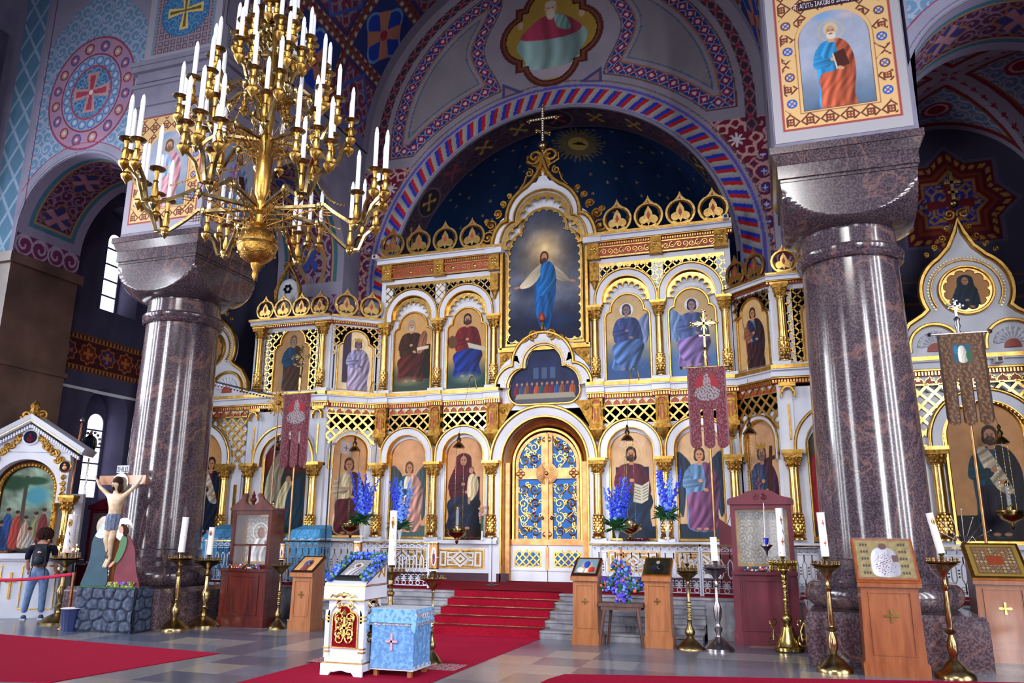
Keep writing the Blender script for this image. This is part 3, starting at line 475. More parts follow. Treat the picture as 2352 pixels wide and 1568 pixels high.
for sd_ in (-1, 1):
    nm = 'left' if sd_ < 0 else 'right'
    for fc in range(2 if sd_ < 0 else 1):
        def pier(u, v, X, Y, Z, sd_=sd_, fc=fc):
            x = (u - .5) * 1.9; z = Z - 7.42; c = Cv(x, z, 'a19cab' if sd_ < 0 else 'aaa6ae', .007)
            def orn(z0, z1, w_):
                c.rect(-w_, w_, z0, z1, '9c4a48'); c.rect(-w_ + .035, w_ - .035, z0 + .035, z1 - .035, 'dcb47c')
                m = ((c.u > -w_ + .06) & (c.u < w_ - .06) & (c.v > z0 + .06) & (c.v < z1 - .06)); a, b_ = cell(c.u + .85, c.v - z0, .28, .28); ln = (abs(abs(a) + abs(b_) - .9) < .13) | ((abs(np.maximum(abs(a), abs(b_)) - .32) < .1)); c.put((m & ln).astype(float), '6b3a34'); c.put((m & (crossm(a, b_, .26, .12) > 0)).astype(float), '8c4a3c')
                for k in range(5):
                    for s_ in (-1, 1):
                        zz_ = z0 + .45 + k * .45
                        if zz_ < z1 - .3: c.ell(s_ * (w_ - .16), zz_, .12, .16, 'dcb47c'); c.ell(s_ * (w_ - .16), zz_, .075, .075, '2456c0' if k % 2 == 0 else '6b3a34'); c.ell(s_ * (w_ - .16), zz_, .05, .05, 'dcb47c'); c.line([(s_ * (w_ - .16) - .05, zz_ - .05), (s_ * (w_ - .16) + .05, zz_ + .05)], .018, '2456c0'); c.line([(s_ * (w_ - .16) + .05, zz_ - .05), (s_ * (w_ - .16) - .05, zz_ + .05)], .018, '2456c0')
            orn(.18, 2.54, .83); P = [(-.5, .48)] + arc(0, 1.63, .5, 180, 0, 24) + [(.5, .48)]; Q = [(-.56, .44)] + arc(0, 1.63, .56, 180, 0, 24) + [(.56, .44)]
            c.poly(Q, '6b3a34'); c.poly([(x_ * .985, z_ + .01) for x_, z_ in Q], 'dcb47c'); c.poly([(x_ * 1.02, z_ - .01) for x_, z_ in P], '5a2f2c')
            K = Cv(c.u, c.v, '9ea6bc', .008); K.put(np.clip((1.2 - c.v) / .8, 0, 1), '4c6480'); K.ell(-.15, 2.05, .25, .1, '6ea0d8', .7, soft=.8); K.ell(.25, 2.0, .2, .08, 'c9b4bc', .8, soft=.8); K.noise(.06, 2, 3)
            if sd_ > 0: saint(K, -.03, .4, 1.52, robe='2f7cb0', cloak='a8523a', hair='c9b898', beard='d8ccb8', book=True, skin='c99878', wx=1.06)
            else: saint(K, 0.0, .46, 1.5, robe='9ab0d8' if fc == 0 else '8c7cb0', cloak='c88c98' if fc == 0 else '7a9ac0', hair='6b4a34', beard='7a5a40', book=fc == 1, skin='c99878')
            m = Cv(c.u, c.v, '000000', .006).poly(P, 'ffffff'); c.C = c.C * (1 - m[:, None]) + K.C * m[:, None]
            if sd_ > 0: c.rect(-.46, .42, 2.2, 2.36, '3c2430')
            if sd_ < 0:
                z = c.v; c.put(((z > 2.75) & (z < 3.1)).astype(float), '5f7aa8'); a, b_ = cell(c.u, z - 2.75, .35, .35); c.put(((z > 2.75) & (z < 3.1) & (crossm(a, b_, .6, .2) > 0)).astype(float), 'a06078')
                up = z > 4.0; c.put((up & (abs(c.u) < .78)).astype(float), '6f8a9c'); c.put((up & (abs(c.u) < .72)).astype(float), '94808c'); a, b_ = cell(c.u, z, .16, .16); c.put((up & (abs(c.u) < .72) & (abs(np.maximum(abs(a), abs(b_)) - .6) < .14)).astype(float), '5a4c64'); rr_ = np.hypot(c.u, z - 4.95); c.put((rr_ < .62).astype(float), '34689c'); c.put(((rr_ < .58) & (spiral(c.u, z, .2) > 0)).astype(float), '5a8cb4'); c.put(crossm(c.u / .5, (z - 4.95) / .5, .9, .16), 'd8bc6c'); c.put(crossm(c.u / .5, (z - 4.95) / .5, .8, .06), '6b5a34')
            return c.C
        E_PIER = (sd_, fc, pier)
        z1 = 12.9
        if fc == 0: pos = lambda u, v, sd_=sd_: (sd_ * PX + (u - .5) * 1.9, 11.61 + 0 * u, 7.42 + (z1 - 7.42) * v)
        else: pos = lambda u, v, sd_=sd_: (sd_ * PX + .98 + 0 * u, 12.56 + (u - .5) * 1.85, 7.42 + (z1 - 7.42) * v)
        PIERS = globals().setdefault('PIERS', []); PIERS.append((nm, pos, pier))
# ---------------------------------------------------------------- painted figures
def saint(c, cx, z0, H, robe='2f86b8', cloak='b85a3c', hair='6b4a34', beard=None, book=False, skin='c99878', halo='c8b080', wings=None, seated=False, sash=None, cross=False, spear=False, child=False, veil=None, crown=False, under=None, halo_fill=None, wx=1.22):
    T = lambda P: [(cx + x * H * wx, z0 + z * H) for x, z in P]
    if wings:
        for s in (-1, 1): c.blob(T([(s * .08, .74), (s * .16, .9), (s * .23, .93), (s * .27, .7), (s * .26, .42), (s * .20, .15), (s * .17, .22), (s * .14, .5)]), wings, fold=.2, ang=85, fs=26)
    if halo_fill: c.ell(cx, z0 + .905 * H, .105 * H, .105 * H, halo_fill)
    c.ring(cx, z0 + .9 * H, .115 * H, .012 * H, halo, a=.7)
    if seated:
        c.blob(T([(-.15, .38), (-.19, .3), (-.17, .16), (-.19, .0), (-.05, -.03), (.1, -.02), (.19, .0), (.17, .18), (.21, .32), (.16, .42), (.0, .48)]), cloak, fold=.3, ang=78, fs=21); c.blob(T([(-.15, .4), (-.16, .62), (-.1, .77), (.1, .77), (.17, .62), (.18, .4), (0, .36)]), robe, fold=.16)
        c.blob(T([(-.13, .38), (.13, .44), (.2, .36), (.13, .24), (.02, .14), (-.1, .06), (-.17, .2)]), cloak, fold=.3, ang=40, fs=19, seed=2); [c.ell(cx + s * .07 * H, z0 - .0 * H, .035 * H, .018 * H, skin) for s in (-1, 1)]
    else:
        c.blob(T([(-.13, .0), (-.145, .3), (-.15, .55), (-.13, .72), (-.06, .79), (.06, .79), (.13, .72), (.15, .5), (.15, .3), (.13, 0)]), robe, fold=.24, fs=21)
        if under: c.blob(T([(-.05, .3), (-.06, .74), (.05, .74), (.06, .3), (.04, .02), (-.04, .02)]), under, fold=.12)
        if cloak: c.blob(T([(.03, .8), (.12, .76), (.18, .6), (.185, .4), (.16, .2), (.15, .0), (-.11, .0), (-.13, .22), (-.12, .42), (.02, .46), (.05, .6)]), cloak, fold=.28, ang=68, fs=21, seed=1)
    if sash: c.blob(T([(-.1, .74), (-.03, .78), (.1, .45), (.1, .36), (0, .42)]), sash, fold=.2, ang=40)
    # arms, hands
    c.blob(T([(-.13, .72), (-.17, .62), (-.17, .5), (-.05, .5), (-.0, .56), (-.04, .6), (-.09, .6)]), robe, fold=.14, ang=10); c.ell(cx + .0 * H, z0 + .58 * H, .028 * H, .022 * H, skin)
    if book: c.poly(T([(-.0, .64), (.1, .68), (.14, .5), (.03, .46)]), '4a2420'); c.poly(T([(-.005, .64), (.005, .645), (.035, .465), (.022, .46)]), 'd8ccb0')
    c.ell(cx + .06 * H, z0 + .47 * H, .035 * H, .02 * H, skin, rot=-20)
    if cross: c.line(T([(.12, .95), (.04, .05)]), .05 * H, '5c3a2c'); c.line(T([(.0, .8), (.24, .86)]), .045 * H, '5c3a2c')
    if spear: c.line(T([(-.2, .98), (-.1, .2)]), .012 * H, '6b5040')
    # head
    c.rect(cx - .028 * H, cx + .028 * H, z0 + .77 * H, z0 + .84 * H, skin)
    if veil: c.blob(T([(0, 1.0), (.085, .95), (.1, .82), (.13, .72), (0, .7), (-.13, .72), (-.1, .82), (-.085, .95)]), veil, fold=.1)
    else:
        c.ell(cx, z0 + .92 * H, .066 * H, .078 * H, hair)
        if beard is None or hair != 'c9b898': c.ell(cx - .04 * H, z0 + .87 * H, .03 * H, .05 * H, hair); c.ell(cx + .04 * H, z0 + .87 * H, .03 * H, .05 * H, hair)
    c.ell(cx, z0 + .895 * H, .047 * H, .066 * H, skin)
    if beard: c.ell(cx, z0 + .85 * H, .044 * H, .045 * H, beard); c.ell(cx, z0 + .868 * H, .022 * H, .008 * H, '8c5048')
    else: c.ell(cx, z0 + .862 * H, .016 * H, .006 * H, 'a05a50')
    for s in (-1, 1): c.ell(cx + s * .018 * H, z0 + .902 * H, .009 * H, .006 * H, '3a2820'); c.line([(cx + s * .009 * H, z0 + .915 * H), (cx + s * .03 * H, z0 + .917 * H)], .004 * H, '5a4030')
    c.line([(cx, z0 + .9 * H), (cx + .003 * H, z0 + .88 * H)], .006 * H, '9c6a54')
    if crown: c.poly(T([(-.05, .95), (-.06, 1.02), (-.02, .99), (0, 1.03), (.02, .99), (.06, 1.02), (.05, .95)]), 'c8a050')
    if child:
        c.blob(T([(.05, .45), (.06, .66), (.11, .72), (.17, .66), (.18, .5), (.1, .36)]), 'd8c8a8', fold=.15); c.ell(cx + .115 * H, z0 + .77 * H, .04 * H, .045 * H, '7a5038'); c.ell(cx + .115 * H, z0 + .76 * H, .034 * H, .04 * H, skin); c.ell(cx + .09 * H, z0 + .36 * H, .02 * H, .05 * H, skin)
    for s in (-1, 1):
        if not seated: c.ell(cx + s * .045 * H, z0 + .0 * H, .032 * H, .016 * H, skin)
for nm, pos, fn in PIERS: o_ = grid('wall_pier_mural_' + nm, 210, 600, pos, fn, kind='structure')
for o_ in [o for o in bpy.data.objects if o.name == 'wall_pier_mural_right']:
    lettering('СТ. АПЛЪ ІАКѠВЪ ЗАВЕДЄѠВЪ', .115, Matrix.Translation((PX - .02, 11.6, 9.655)) @ Matrix.Scale(.60, 4, (1, 0, 0)), 'flower_white', o_, ext=.003)
# ---------------------------------------------------------------- north wall with windows
XN = -11.5; XG = -12.2
def axx(x, y, X): d = ray(x, y); return CAM + d * ((X - CAM.x) / d.x)
wins = []
for (xa, xb, yt, yb) in ((240, 273, 535, 722), (192, 229, 948, 1142)):
    ya = axx(xa, (yt + yb) / 2, XG).y; yb_ = axx(xb, (yt + yb) / 2, XG).y; zt = axx((xa + xb) / 2, yt, XG).z; zb = axx((xa + xb) / 2, yb, XG).z; wins.append((ya, yb_, zb, zt))
hl = []
for ya, yb_, zb, zt in wins:
    a, b = ya - .78, yb_ + .08; hl.append([(a, zb - .18), (b, zb - .18)] + arc((a + b) / 2, zt - .1, (b - a) / 2, 0, 180, 14))
m = yz([(11, 0), (YE + .3, 0), (YE + .3, 13), (11, 13)], XN, XG - .05, hl) if False else MB(Matrix.Rotation(PI / 2, 4, 'Z'))
m.plate([(11, 0), (YE + .3, 0), (YE + .3, 13), (11, 13)], hl, XN, XG)
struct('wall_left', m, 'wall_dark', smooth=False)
for i, (ya, yb_, zb, zt) in enumerate(wins):
    root = thing('window_%d' % (i + 1), '', 'window', (XG, (ya + yb_) / 2, zb)); del root['label']; del root['category']; root['kind'] = 'structure'
    w_ = yb_ - ya; P = [(ya, zb), (yb_, zb)] + arc((ya + yb_) / 2, zt - w_ / 2, w_ / 2, 0, 180, 12); q = MB(Matrix.Rotation(PI / 2, 4, 'Z')); q.plate(P, (), XG - .03, XG - .05); part('pane', q, 'daylight_pane', root, smooth=False)
    q = MB(); n = 5
    for k in range(1, n): z = zb + (zt - zb) * k / n; q.box(XG - .04, XG + .02, ya, yb_, z - .02, z + .02)
    hole = P[::-1]; P2 = [(11.9, zb - .5), (YE, zb - .5), (YE, zt + .5), (11.9, zt + .5)]; q2 = MB(Matrix.Rotation(PI / 2, 4, 'Z')); q2.plate([(ya - 1.2, zb - .6), (yb_ + .5, zb - .6), (yb_ + .5, zt + .9), (ya - 1.2, zt + .9)], [P], XG + .0, XG - .06)
    part('window_frame', q.merge(q2), 'wall_dark', root, smooth=False)
def northband(u, v, X, Y, Z):
    c = Cv(Y, v * .95, '4a2026', .01); a, b_ = cell(Y, v * .95, .62, .95); r = np.hypot(a * .65, b_); A = np.arctan2(b_, a * .65); i = abs(b_) < .68; par = np.floor(Y / .62) % 2
    c.put((i & (abs(r - .5 - .06 * np.cos(8 * A)) < .05)).astype(float), 'a8642c'); c.put((i & (r < .44)).astype(float), '6b2424'); c.put((i & (r < .42) & (crossm(a * .65, b_, .4, .2) > 0) & (par > 0)).astype(float), '2c3484'); c.put((i & (crossm(a * .65, b_, .3, .12) > 0)).astype(float), 'b06a34')
    k = (Y / .12) % 1; c.put(((abs(abs(b_) - .84) < .1) & (k < .5)).astype(float), 'b07a3c'); c.put((abs(abs(b_) - .72) < .02).astype(float), 'a8642c'); c.put((abs(b_) > .97).astype(float), 'a8642c'); return c.C
grid('wall_left_frieze_trim_3', 420, 50, lambda u, v: (XN + .012 + 0 * u, 13.4 + 4.4 * u, 5.55 + .95 * v), northband, kind='structure')
struct('wall_left_string_trim_4', MB().box(XN, XN + .06, 13.4, YE, 5.08, 5.15), 'plastic_white', smooth=False)
struct('ceiling_light_block', MB().box(-13, 13, 7.5, 19, 17.4, 17.7), 'ceiling', smooth=False)  # unseen slab added overhead to keep the upper area dark
# ---------------------------------------------------------------- granite columns
def cushion(mb, a, zb, zt, r0, n=176, m=56):
    vs = []; fs = []
    for i in range(m + 1):
        t = i / m; z = zb + (zt - zb) * t; R = r0 + (a * 1.415 - r0) * math.sin(math.acos(max(0, 1 - t)) if t < 1 else PI / 2); R = r0 + (a * 1.415 - r0) * math.sqrt(max(0, 1 - (1 - t) ** 2)) ** 1.15
        for j in range(n): th = 2 * PI * j / n; r = min(R, a / max(abs(math.cos(th)), abs(math.sin(th)))); vs.append((r * math.cos(th), r * math.sin(th), z))
    for i in range(m):
        for j in range(n): k = (j + 1) % n; fs.append((i * n + j, i * n + k, (i + 1) * n + k, (i + 1) * n + j))
    return mb.add(vs, fs)
for sd_, lb in ((-1, 'massive polished red-brown granite column behind the painted crucifix group'), (1, 'massive polished red-brown granite column behind the tall maple icon lectern')):
    t = thing('granite_column', lb, 'column', (sd_ * PX, PY, 0), 'granite columns of the nave'); M = Matrix.Translation((sd_ * PX, PY, 0))
    part('plinth', MB(M).box(-1.06, 1.06, -1.06, 1.06, 0, .6).box(-1.06, 1.06, -1.06, 1.06, .6, .68, t=.96), 'granite', t, smooth=False)
    part('base', MB(M).lathe([(.98, .68)] + [(.84 + .17 * math.cos(math.radians(a)), .86 + .18 * math.sin(math.radians(a))) for a in range(-70, 91, 16)] + [(.84, 1.06), (.84, 1.12), (.76, 1.2), (.76, 1.32), (.735, 1.34)], n=72), 'granite', t)
    part('shaft', MB(M).lathe([(.735, 1.32), (.73, 2.2), (.72, 3.4), (.695, 4.8), (.685, 5.62)], n=96), 'granite', t)
    part('neck_ring', MB(M).lathe([(.68, 5.62), (.73, 5.62), (.76, 5.66), (.75, 5.7), (.77, 5.73), (.775, 5.78), (.74, 5.82), (.69, 5.84), (.685, 6.16)], n=96), 'granite', t)
    m = MB(M); cushion(m, .93, 6.1, 6.78, .68); m.box(-.93, .93, -.93, .93, 6.77, 6.83); m.box(-.96, .96, -.96, .96, 6.83, 7.04); m.box(-.97, .97, -.97, .97, 7.04, 7.2, tx=1.06, ty=1.06); m.box(-1.05, 1.05, -1.05, 1.05, 7.2, 7.31)
    part('capital', m, 'granite', t, angle=22)
# ================================================================ ICONOSTASIS
def icon(name, label, M, P, fig, w_, z0, z1, base='e0b98c', parent=None, nu=110, frame=True, d=.0, fw=.045, group=None, mt='painting'):
    """painted panel clipped to the outline P (panel coordinates) with a gilt frame; its own thing"""
    o = M @ Vector(((P[0][0] + P[-1][0]) / 2, -d, z0)); t = thing(name, label, 'icon', o, group); nv = int(nu * (z1 - z0) / (2 * w_)) + 2; xc = (P[0][0] + P[-1][0]) / 2
    zs = sorted(set([p[1] for p in P])); top = np.array([[p[0], p[1]] for p in P if True])
    def zc(x):
        # upper outline at each x
        best = np.full(x.shape, z0)
        for (xa, za), (xb, zb) in zip(P[:-1], P[1:]):
            if abs(xb - xa) < 1e-6: continue
            lo, hi = min(xa, xb), max(xa, xb); k = (x >= lo - 1e-6) & (x <= hi + 1e-6); zz = za + (zb - za) * (x - xa) / (xb - xa); best = np.where(k, np.maximum(best, zz), best)
        return best
    def pos(u, v):
        x = xc + (2 * u - 1) * w_; zt = zc(x); z = z0 + (zt - z0) * v; A = np.array(M); p = np.stack([x, np.full_like(x, -d), z, np.ones_like(x)]); q = A @ p; return q[0], q[1], q[2]
    def cf(u, v, X, Y, Z):
        x = (2 * u - 1) * w_; zt = zc(x + xc); z = z0 + (zt - z0) * v - z0; c = Cv(x, z, base, .008); c.noise(.035, 3, 5); fig(c); return c.C
    grid('painting', nu, nv, pos, cf, mt, t)
    if frame:
        m = MB(M); m.mold(P + [P[0]] if False else P, BEAD(-.008, fw, d - .02, d + .045)); m.box(P[0][0] - fw, P[-1][0] + fw, -d - .045, -d + .02, z0 - fw, z0); part('frame', m, 'gold', t)
    return t
def goldcol(parent, M, x, z0, z1, r, d, carved=.28, name='column'):
    h = z1 - z0; m = MB(M); c = (x, -d, 0); cz = z1 - .3
    m.lathe([(r * 1.45, z0), (r * 1.45, z0 + .03), (r * 1.25, z0 + .05), (r * 1.35, z0 + .08), (r * 1.1, z0 + .11), (r * 1.12, z0 + h * carved), (r * 1.2, z0 + h * carved + .015), (r * 1.2, z0 + h * carved + .03), (r, z0 + h * carved + .045), (r * .95, cz), (r * 1.12, cz + .01), (r * 1.12, cz + .03), (r * .95, cz + .04)], c, 18)
    o = part(name, m, 'gold_bright', parent)
    k = MB(M)
    for i in range(6):
        for j in range(8): a = 2 * PI * (j + .5 * (i % 2)) / 8; zz = z0 + .15 + (h * carved - .18) * i / 5; k.ball((x + r * 1.05 * math.cos(a), -d + r * 1.05 * math.sin(a), zz), r * .3, 6, sz=1.2)
    part('carving', k, 'gold', o)
    k = MB(M); k.lathe([(r * .95, cz + .03), (r * 1.1, cz + .1), (r * 1.5, cz + .2), (r * 1.55, cz + .22)], c, 12, flute=.05)
    for i in range(8):
        a = 2 * PI * i / 8 + PI / 8; k.ball((x + r * 1.25 * math.cos(a), -d + r * 1.25 * math.sin(a), cz + .1), r * .28, 6, sz=1.6); k.ball((x + r * 1.5 * math.cos(a), -d + r * 1.5 * math.sin(a), cz + .19), r * .32, 6)
    k.box(x - r * 1.65, x + r * 1.65, -d - r * 1.65, -d + r * 1.65, cz + .22, cz + .3, t=1.06); part('capital', k, 'gold_carved', o); return o
def lattice(M, inside, x0, x1, z0, z1, st, wd, d=.03, quat=False):
    m = MB(M)
    for s in (1, -1):
        k0 = math.floor(((x0 if s > 0 else x0) + (z0 if s > 0 else -z1)) / st) - 1; k1 = math.ceil((x1 + (z1 if s > 0 else -z0)) / st) + 1
        for k in range(k0, k1):
            c = k * st; run = None; n = 90       # line x + s*z = c
            for i in range(n + 1):
                z = z0 + (z1 - z0) * i / n; x = c - s * z; ok = x0 <= x <= x1 and inside(x, z)
                if ok and run is None: run = (x, z)
                if (not ok or i == n) and run is not None:
                    a = run; b = (x, z); run = None
                    if math.hypot(a[0] - b[0], a[1] - b[1]) < .05: continue
                    h = wd / 2 * .7071; nx, nz_ = h, h * s; v = [(a[0] - nx, a[1] - nz_), (b[0] - nx, b[1] - nz_), (b[0] + nx, b[1] + nz_), (a[0] + nx, a[1] + nz_)]
                    m.add([(p[0], -dd, p[1]) for dd in (d, d + .025) for p in v], [(0, 1, 2, 3), (7, 6, 5, 4), (0, 4, 5, 1), (1, 5, 6, 2), (2, 6, 7, 3), (3, 7, 4, 0)])
    if quat:
        i0 = int(x0 / st * 2) - 1
        for i in range(int(math.floor(x0 / st * 2)), int(math.ceil(x1 / st * 2)) + 1):
            for j in range(int(math.floor(z0 / st * 2)), int(math.ceil(z1 / st * 2)) + 1):
                x, z = i * st / 2, j * st / 2
                if (i + j) % 2 == 0 and x0 < x < x1 and inside(x, z):
                    for dx, dz in ((-.0, 0),): m.box(x - wd * .62, x + wd * .62, -d - .03, -d, z - wd * .62, z + wd * .62)
    return m
CREST = None
def crest(parent, M, x, z, r, white=False):
    P = arc(0, r, r, -60, 52, 20); tip = [(r * .38, r * 1.9), (r * .2, r * 2.08), (r * .08, r * 2.28), (0, r * 2.5), (-r * .08, r * 2.28), (-r * .2, r * 2.08), (-r * .38, r * 1.9)]; P = [(-r * .5, .0)] + [(r * .5, 0)] + P + tip + [(-a, b) for a, b in P[::-1]]
    m = MB(M @ Matrix.Translation((x, 0, z))); m.plate(P, [arc(0, r, r * .74, 0, 360, 24)[:-1]], .0, .05); m.mold(arc(0, r, r * .86, -50, 230, 24), [(0, .05), (r * .06, .075), (r * .12, .05)])
    o = part('cresting', m, 'gold_bright', parent); m = MB(M @ Matrix.Translation((x, 0, z)))
    cl = [(0, r * .26), (r * .12, r * .52), (r * .32, r * .42), (r * .58, r * .52), (r * .62, r * .82), (r * .44, r * 1.0), (r * .28, r * 1.06), (r * .24, r * 1.3), (0, r * 1.72)]; cl = [tuple(p) for p in catmull(cl, 4, False)]; cl = cl + [(-a, b) for a, b in cl[-2:0:-1]]
    m.plate(cl, (), .0, .045); part('clover', m, 'gold_bright', o); m = MB(M @ Matrix.Translation((x, 0, z)))
    m.plate([(0, r * .7), (r * .14, r * 1.0), (0, r * 1.35), (-r * .14, r * 1.0)], (), .045, .055); m.plate([(-r * .1, r * 1.93), (r * .1, r * 1.93), (0, r * 2.14)], (), .05, .06); part('enamel', m, 'red_enamel', o)
def cornice(parent, M, x0, x1, z0, z1, d0, d1, name='cornice', cap='gold'):
    # white fascia stepping out with gilt edge and dentils
    h = z1 - z0; m = MB(M); m.box(x0, x1, -d0 - (d1 - d0) * .6, 0, z0 + h * .35, z0 + h * .7); m.box(x0, x1, -d1 + .01, 0, z0 + h * .7, z0 + h * .78); o = part(name, m, 'white_paint', parent, smooth=False)
    g = MB(M); g.box(x0, x1, -d1 - .01, 0, z0 + h * .78, z1); g.box(x0, x1, -d0 - (d1 - d0) * .45, 0, z0 + h * .26, z0 + h * .37); part('gilt_edge', g, 'gold', o, smooth=False)
    g = MB(M); n = max(3, int((x1 - x0) / .055)); g.box(x0, x1, -d0 - .01, 0, z0, z0 + h * .26)
    q = MB(M)
    for i in range(n): x = x0 + (x1 - x0) * (i + .5) / n; q.box(x - .014, x + .014, -d0 - .04, -d0, z0 + .01, z0 + h * .24)
    part('dentils', q, 'gold_bright', o, smooth=False); part('dentil_band', g, 'red_enamel', o, smooth=False)
def ogees(parent, M, x0, x1, z0, z1, d=.03, step=.2):
    n = max(1, round((x1 - x0) / step)); s = (x1 - x0) / n; h = z1 - z0; g = MB(M); r = MB(M); w_ = MB(M); w_.box(x0, x1, -d, 0, z0, z1)
    for i in range(n):
        x = x0 + s * (i + .5); P = [(x - s * .5, z0)] + [(x + s * .42 * a, z0 + h * b) for a, b in ((-1, .1), (-.95, .35), (-.6, .55), (-.2, .66), (0, .95), (.2, .66), (.6, .55), (.95, .35), (1, .1))] + [(x + s * .5, z0)]
        g.mold(P, [(-.008, d), (0, d + .03), (.014, d + .03), (.02, d)]); r.plate([(x - s * .38, z0)] + [(x + s * .36 * a, z0 + h * b * .85) for a, b in ((-1, .1), (-.95, .35), (-.6, .55), (0, .85), (.6, .55), (.95, .35), (1, .1))] + [(x + s * .38, z0)], (), d, d + .012)
    g.box(x0, x1, -d - .03, -d, z0 - .03, z0); o = part('ogee_arcade', w_, 'white_paint', parent, smooth=False); part('gilt_moulding', g, 'gold_bright', o); part('enamel', r, 'red_enamel', o, smooth=False)
def archboard(mb, xc, r, z0, zs, x0, x1, zt, d0, d1, zs_pts=24):
    A = archp(xc, r, z0, zs, zs_pts); n = len(A); B = []
    for i, (x, z) in enumerate(A):
        if i == 0: B.append((x0, z0))
        elif i == n - 1: B.append((x1, z0))
        else:
            th = math.pi * (1 - (i - 1) / (n - 3)); cx, cz = math.cos(th), math.sin(th); s = min(((x1 - xc) if cx > 0 else (xc - x0)) / max(abs(cx), 1e-6), (zt - zs) / max(cz, 1e-6)); B.append((xc + cx * s, zs + cz * s))
    mb.strip(A, B, d0, d1)
def archtrim(parent, M, xc, r, z0, zs, w_, d0, d1, whites=(0.3, .7), name='arch_moulding', n=28):
    P = archp(xc, r, z0, zs, n); m = MB(M); m.mold(P, [(0, d0), (0, d1), (w_, d1), (w_, d0)]); o = part(name, m, 'white_paint', parent)
    g = MB(M); g.mold(archp(xc, r + w_ * .78, z0, zs, n), BEAD(0, w_ * .3, d1 - .01, d1 + .035)); g.mold(P, BEAD(-.02, .012, d0, d1 + .01)); part('gilt_bead', g, 'gold', o); return o
def cusped(parent, M, xc, r, zs, ri, n, d, name='cusped_arch', full=False, z0=None):
    a0, a1 = (180, 0) if not full else (270, -90); N = n * 8; O = arc(xc, zs, r, a0, a1, N); I = []
    for i in range(N + 1): th = math.radians(a0 + (a1 - a0) * i / N); q = ri - (r - ri) * 1.15 * (1 - abs(math.sin(PI * i / 8)) ** .6); I.append((xc + q * math.cos(th), zs + q * math.sin(th)))
    m = MB(M); m.strip(I, O, d, d + .04); o = part(name, m, 'gold_bright', parent); g = MB(M); g.mold(I, [(-.0, d + .01), (0, d + .06), (.022, d + .06), (.03, d + .03)]); part('cusp_moulding', g, 'gold', o); return o
def scroll(m, pts, r=.018, n=6, d=0.):
    m.tube([(x, -d, z) for x, z in pts], r, n)
def volute(cx, cz, r, a0, turns, dr=1., n=18, sgn=1):
    return [(cx + r * (1 - .82 * i / n) * math.cos(math.radians(a0 + sgn * 360 * turns * i / n)), cz + r * (1 - .82 * i / n) * math.sin(math.radians(a0 + sgn * 360 * turns * i / n))) for i in range(n + 1)]
MI = Matrix.Translation((AX, YI, 0))
IC = thing('iconostasis', 'towering white and gilded icon screen with blue and gold royal doors', 'altar screen', (AX, YI, ZS))
CXL = (1.22, 2.66, 4.08); A1 = (1.94, 3.37)
# body boards -----------------------------------------------------------------
b = MB(MI)
for s in (-1, 1):
    for k, xc in enumerate(A1):
        xa, xb = sorted((s * CXL[k], s * CXL[k + 1])); ZT = 4.02
        archboard(b, s * xc, .50, 1.5, 3.32, xa, xb, 4.02, -.12, .0); b.box(xa, xb, .1, .12, 1.4, 4.0)
        archboard(b, s * xc, .50, 4.98, 6.62, xa, xb, 7.22, -.1, .0)
        b.box(xa, xb, .02, .06, 4.9, 7.15)
    for x in CXL: b.box(s * x - .13, s * x + .13, -.05, .06, 1.4, 8.0)
    b.box(*sorted((s * 1.1, s * 4.2)), -.04, .06, 7.72, 7.84); b.box(*sorted((s * 4.14, s * 4.26)), -.06, .08, 6.6, 8.0)
    b.box(*sorted((s * 1.1, s * 4.25)), -.12, .1, ZS + .18, 1.42); b.box(*sorted((s * 1.05, s * 4.28)), -.3, .1, 1.42, 1.5); b.box(*sorted((s * 1.1, s * 1.25)), -.04, .1, 3.2, 8.0)
    b.box(*sorted((s * 1.1, s * 4.2)), -.1, .05, 4.82, 4.96)
    for x in CXL: b.box(s * x - .2, s * x + .2, -.2, 0, 4.88, 5.0); b.box(s * x - .17, s * x + .17, -.22, 0, 1.5, 1.56)
b.box(-1.1, 1.1, .02, .1, 5.3, 8.4)
part('body', b, 'white_paint', IC, smooth=False)
part('plinth', MB(MI).box(-4.25, -.85, -.16, .1, ZS, ZS + .18), 'plum_plinth', IC, smooth=False); part('plinth', MB(MI).box(.85, 4.25, -.16, .1, ZS, ZS + .18), 'plum_plinth', IC, smooth=False)
# predella panels with a geometric gold and white pattern
for s in (-1, 1):
    for xc in A1:
        x = s * xc; P_ = MB(MI); P_.box(x - .56, x + .56, -.14, -.1, .88, 1.3); o = part('predella_panel', P_, 'gold', IC, smooth=False); q = MB(MI)
        q.box(x - .53, x + .53, -.15, -.12, .91, 1.27); part('panel_field', q, 'gold_carved', o, smooth=False); q = MB(MI)
        for k in (-1, 1): q.mold([(x + k * .48, .95), (x + k * .48, 1.23), (x + k * .36, 1.23), (x + k * .36, .95)], [(-.02, .15), (-.02, .16), (.02, .16), (.02, .15)], closed=True)
        for sc in (.2, .09): q.mold([(x - sc, 1.09), (x, 1.09 + sc * .8), (x + sc, 1.09), (x, 1.09 - sc * .8)], [(-.02, .15), (-.02, .16), (.02, .16), (.02, .15)], closed=True)
        for k in (-1, 1):
            for j in (-1, 1): q.mold([(x + k * .3, 1.09 + j * .03), (x + k * .2, 1.09 + j * .03), (x + k * .08, 1.09 + j * .13), (x + k * .3, 1.09 + j * .13)], [(-.016, .15), (-.016, .16), (.016, .16), (.016, .15)], closed=True)
        part('inlay', q, 'white_paint', o, smooth=False)
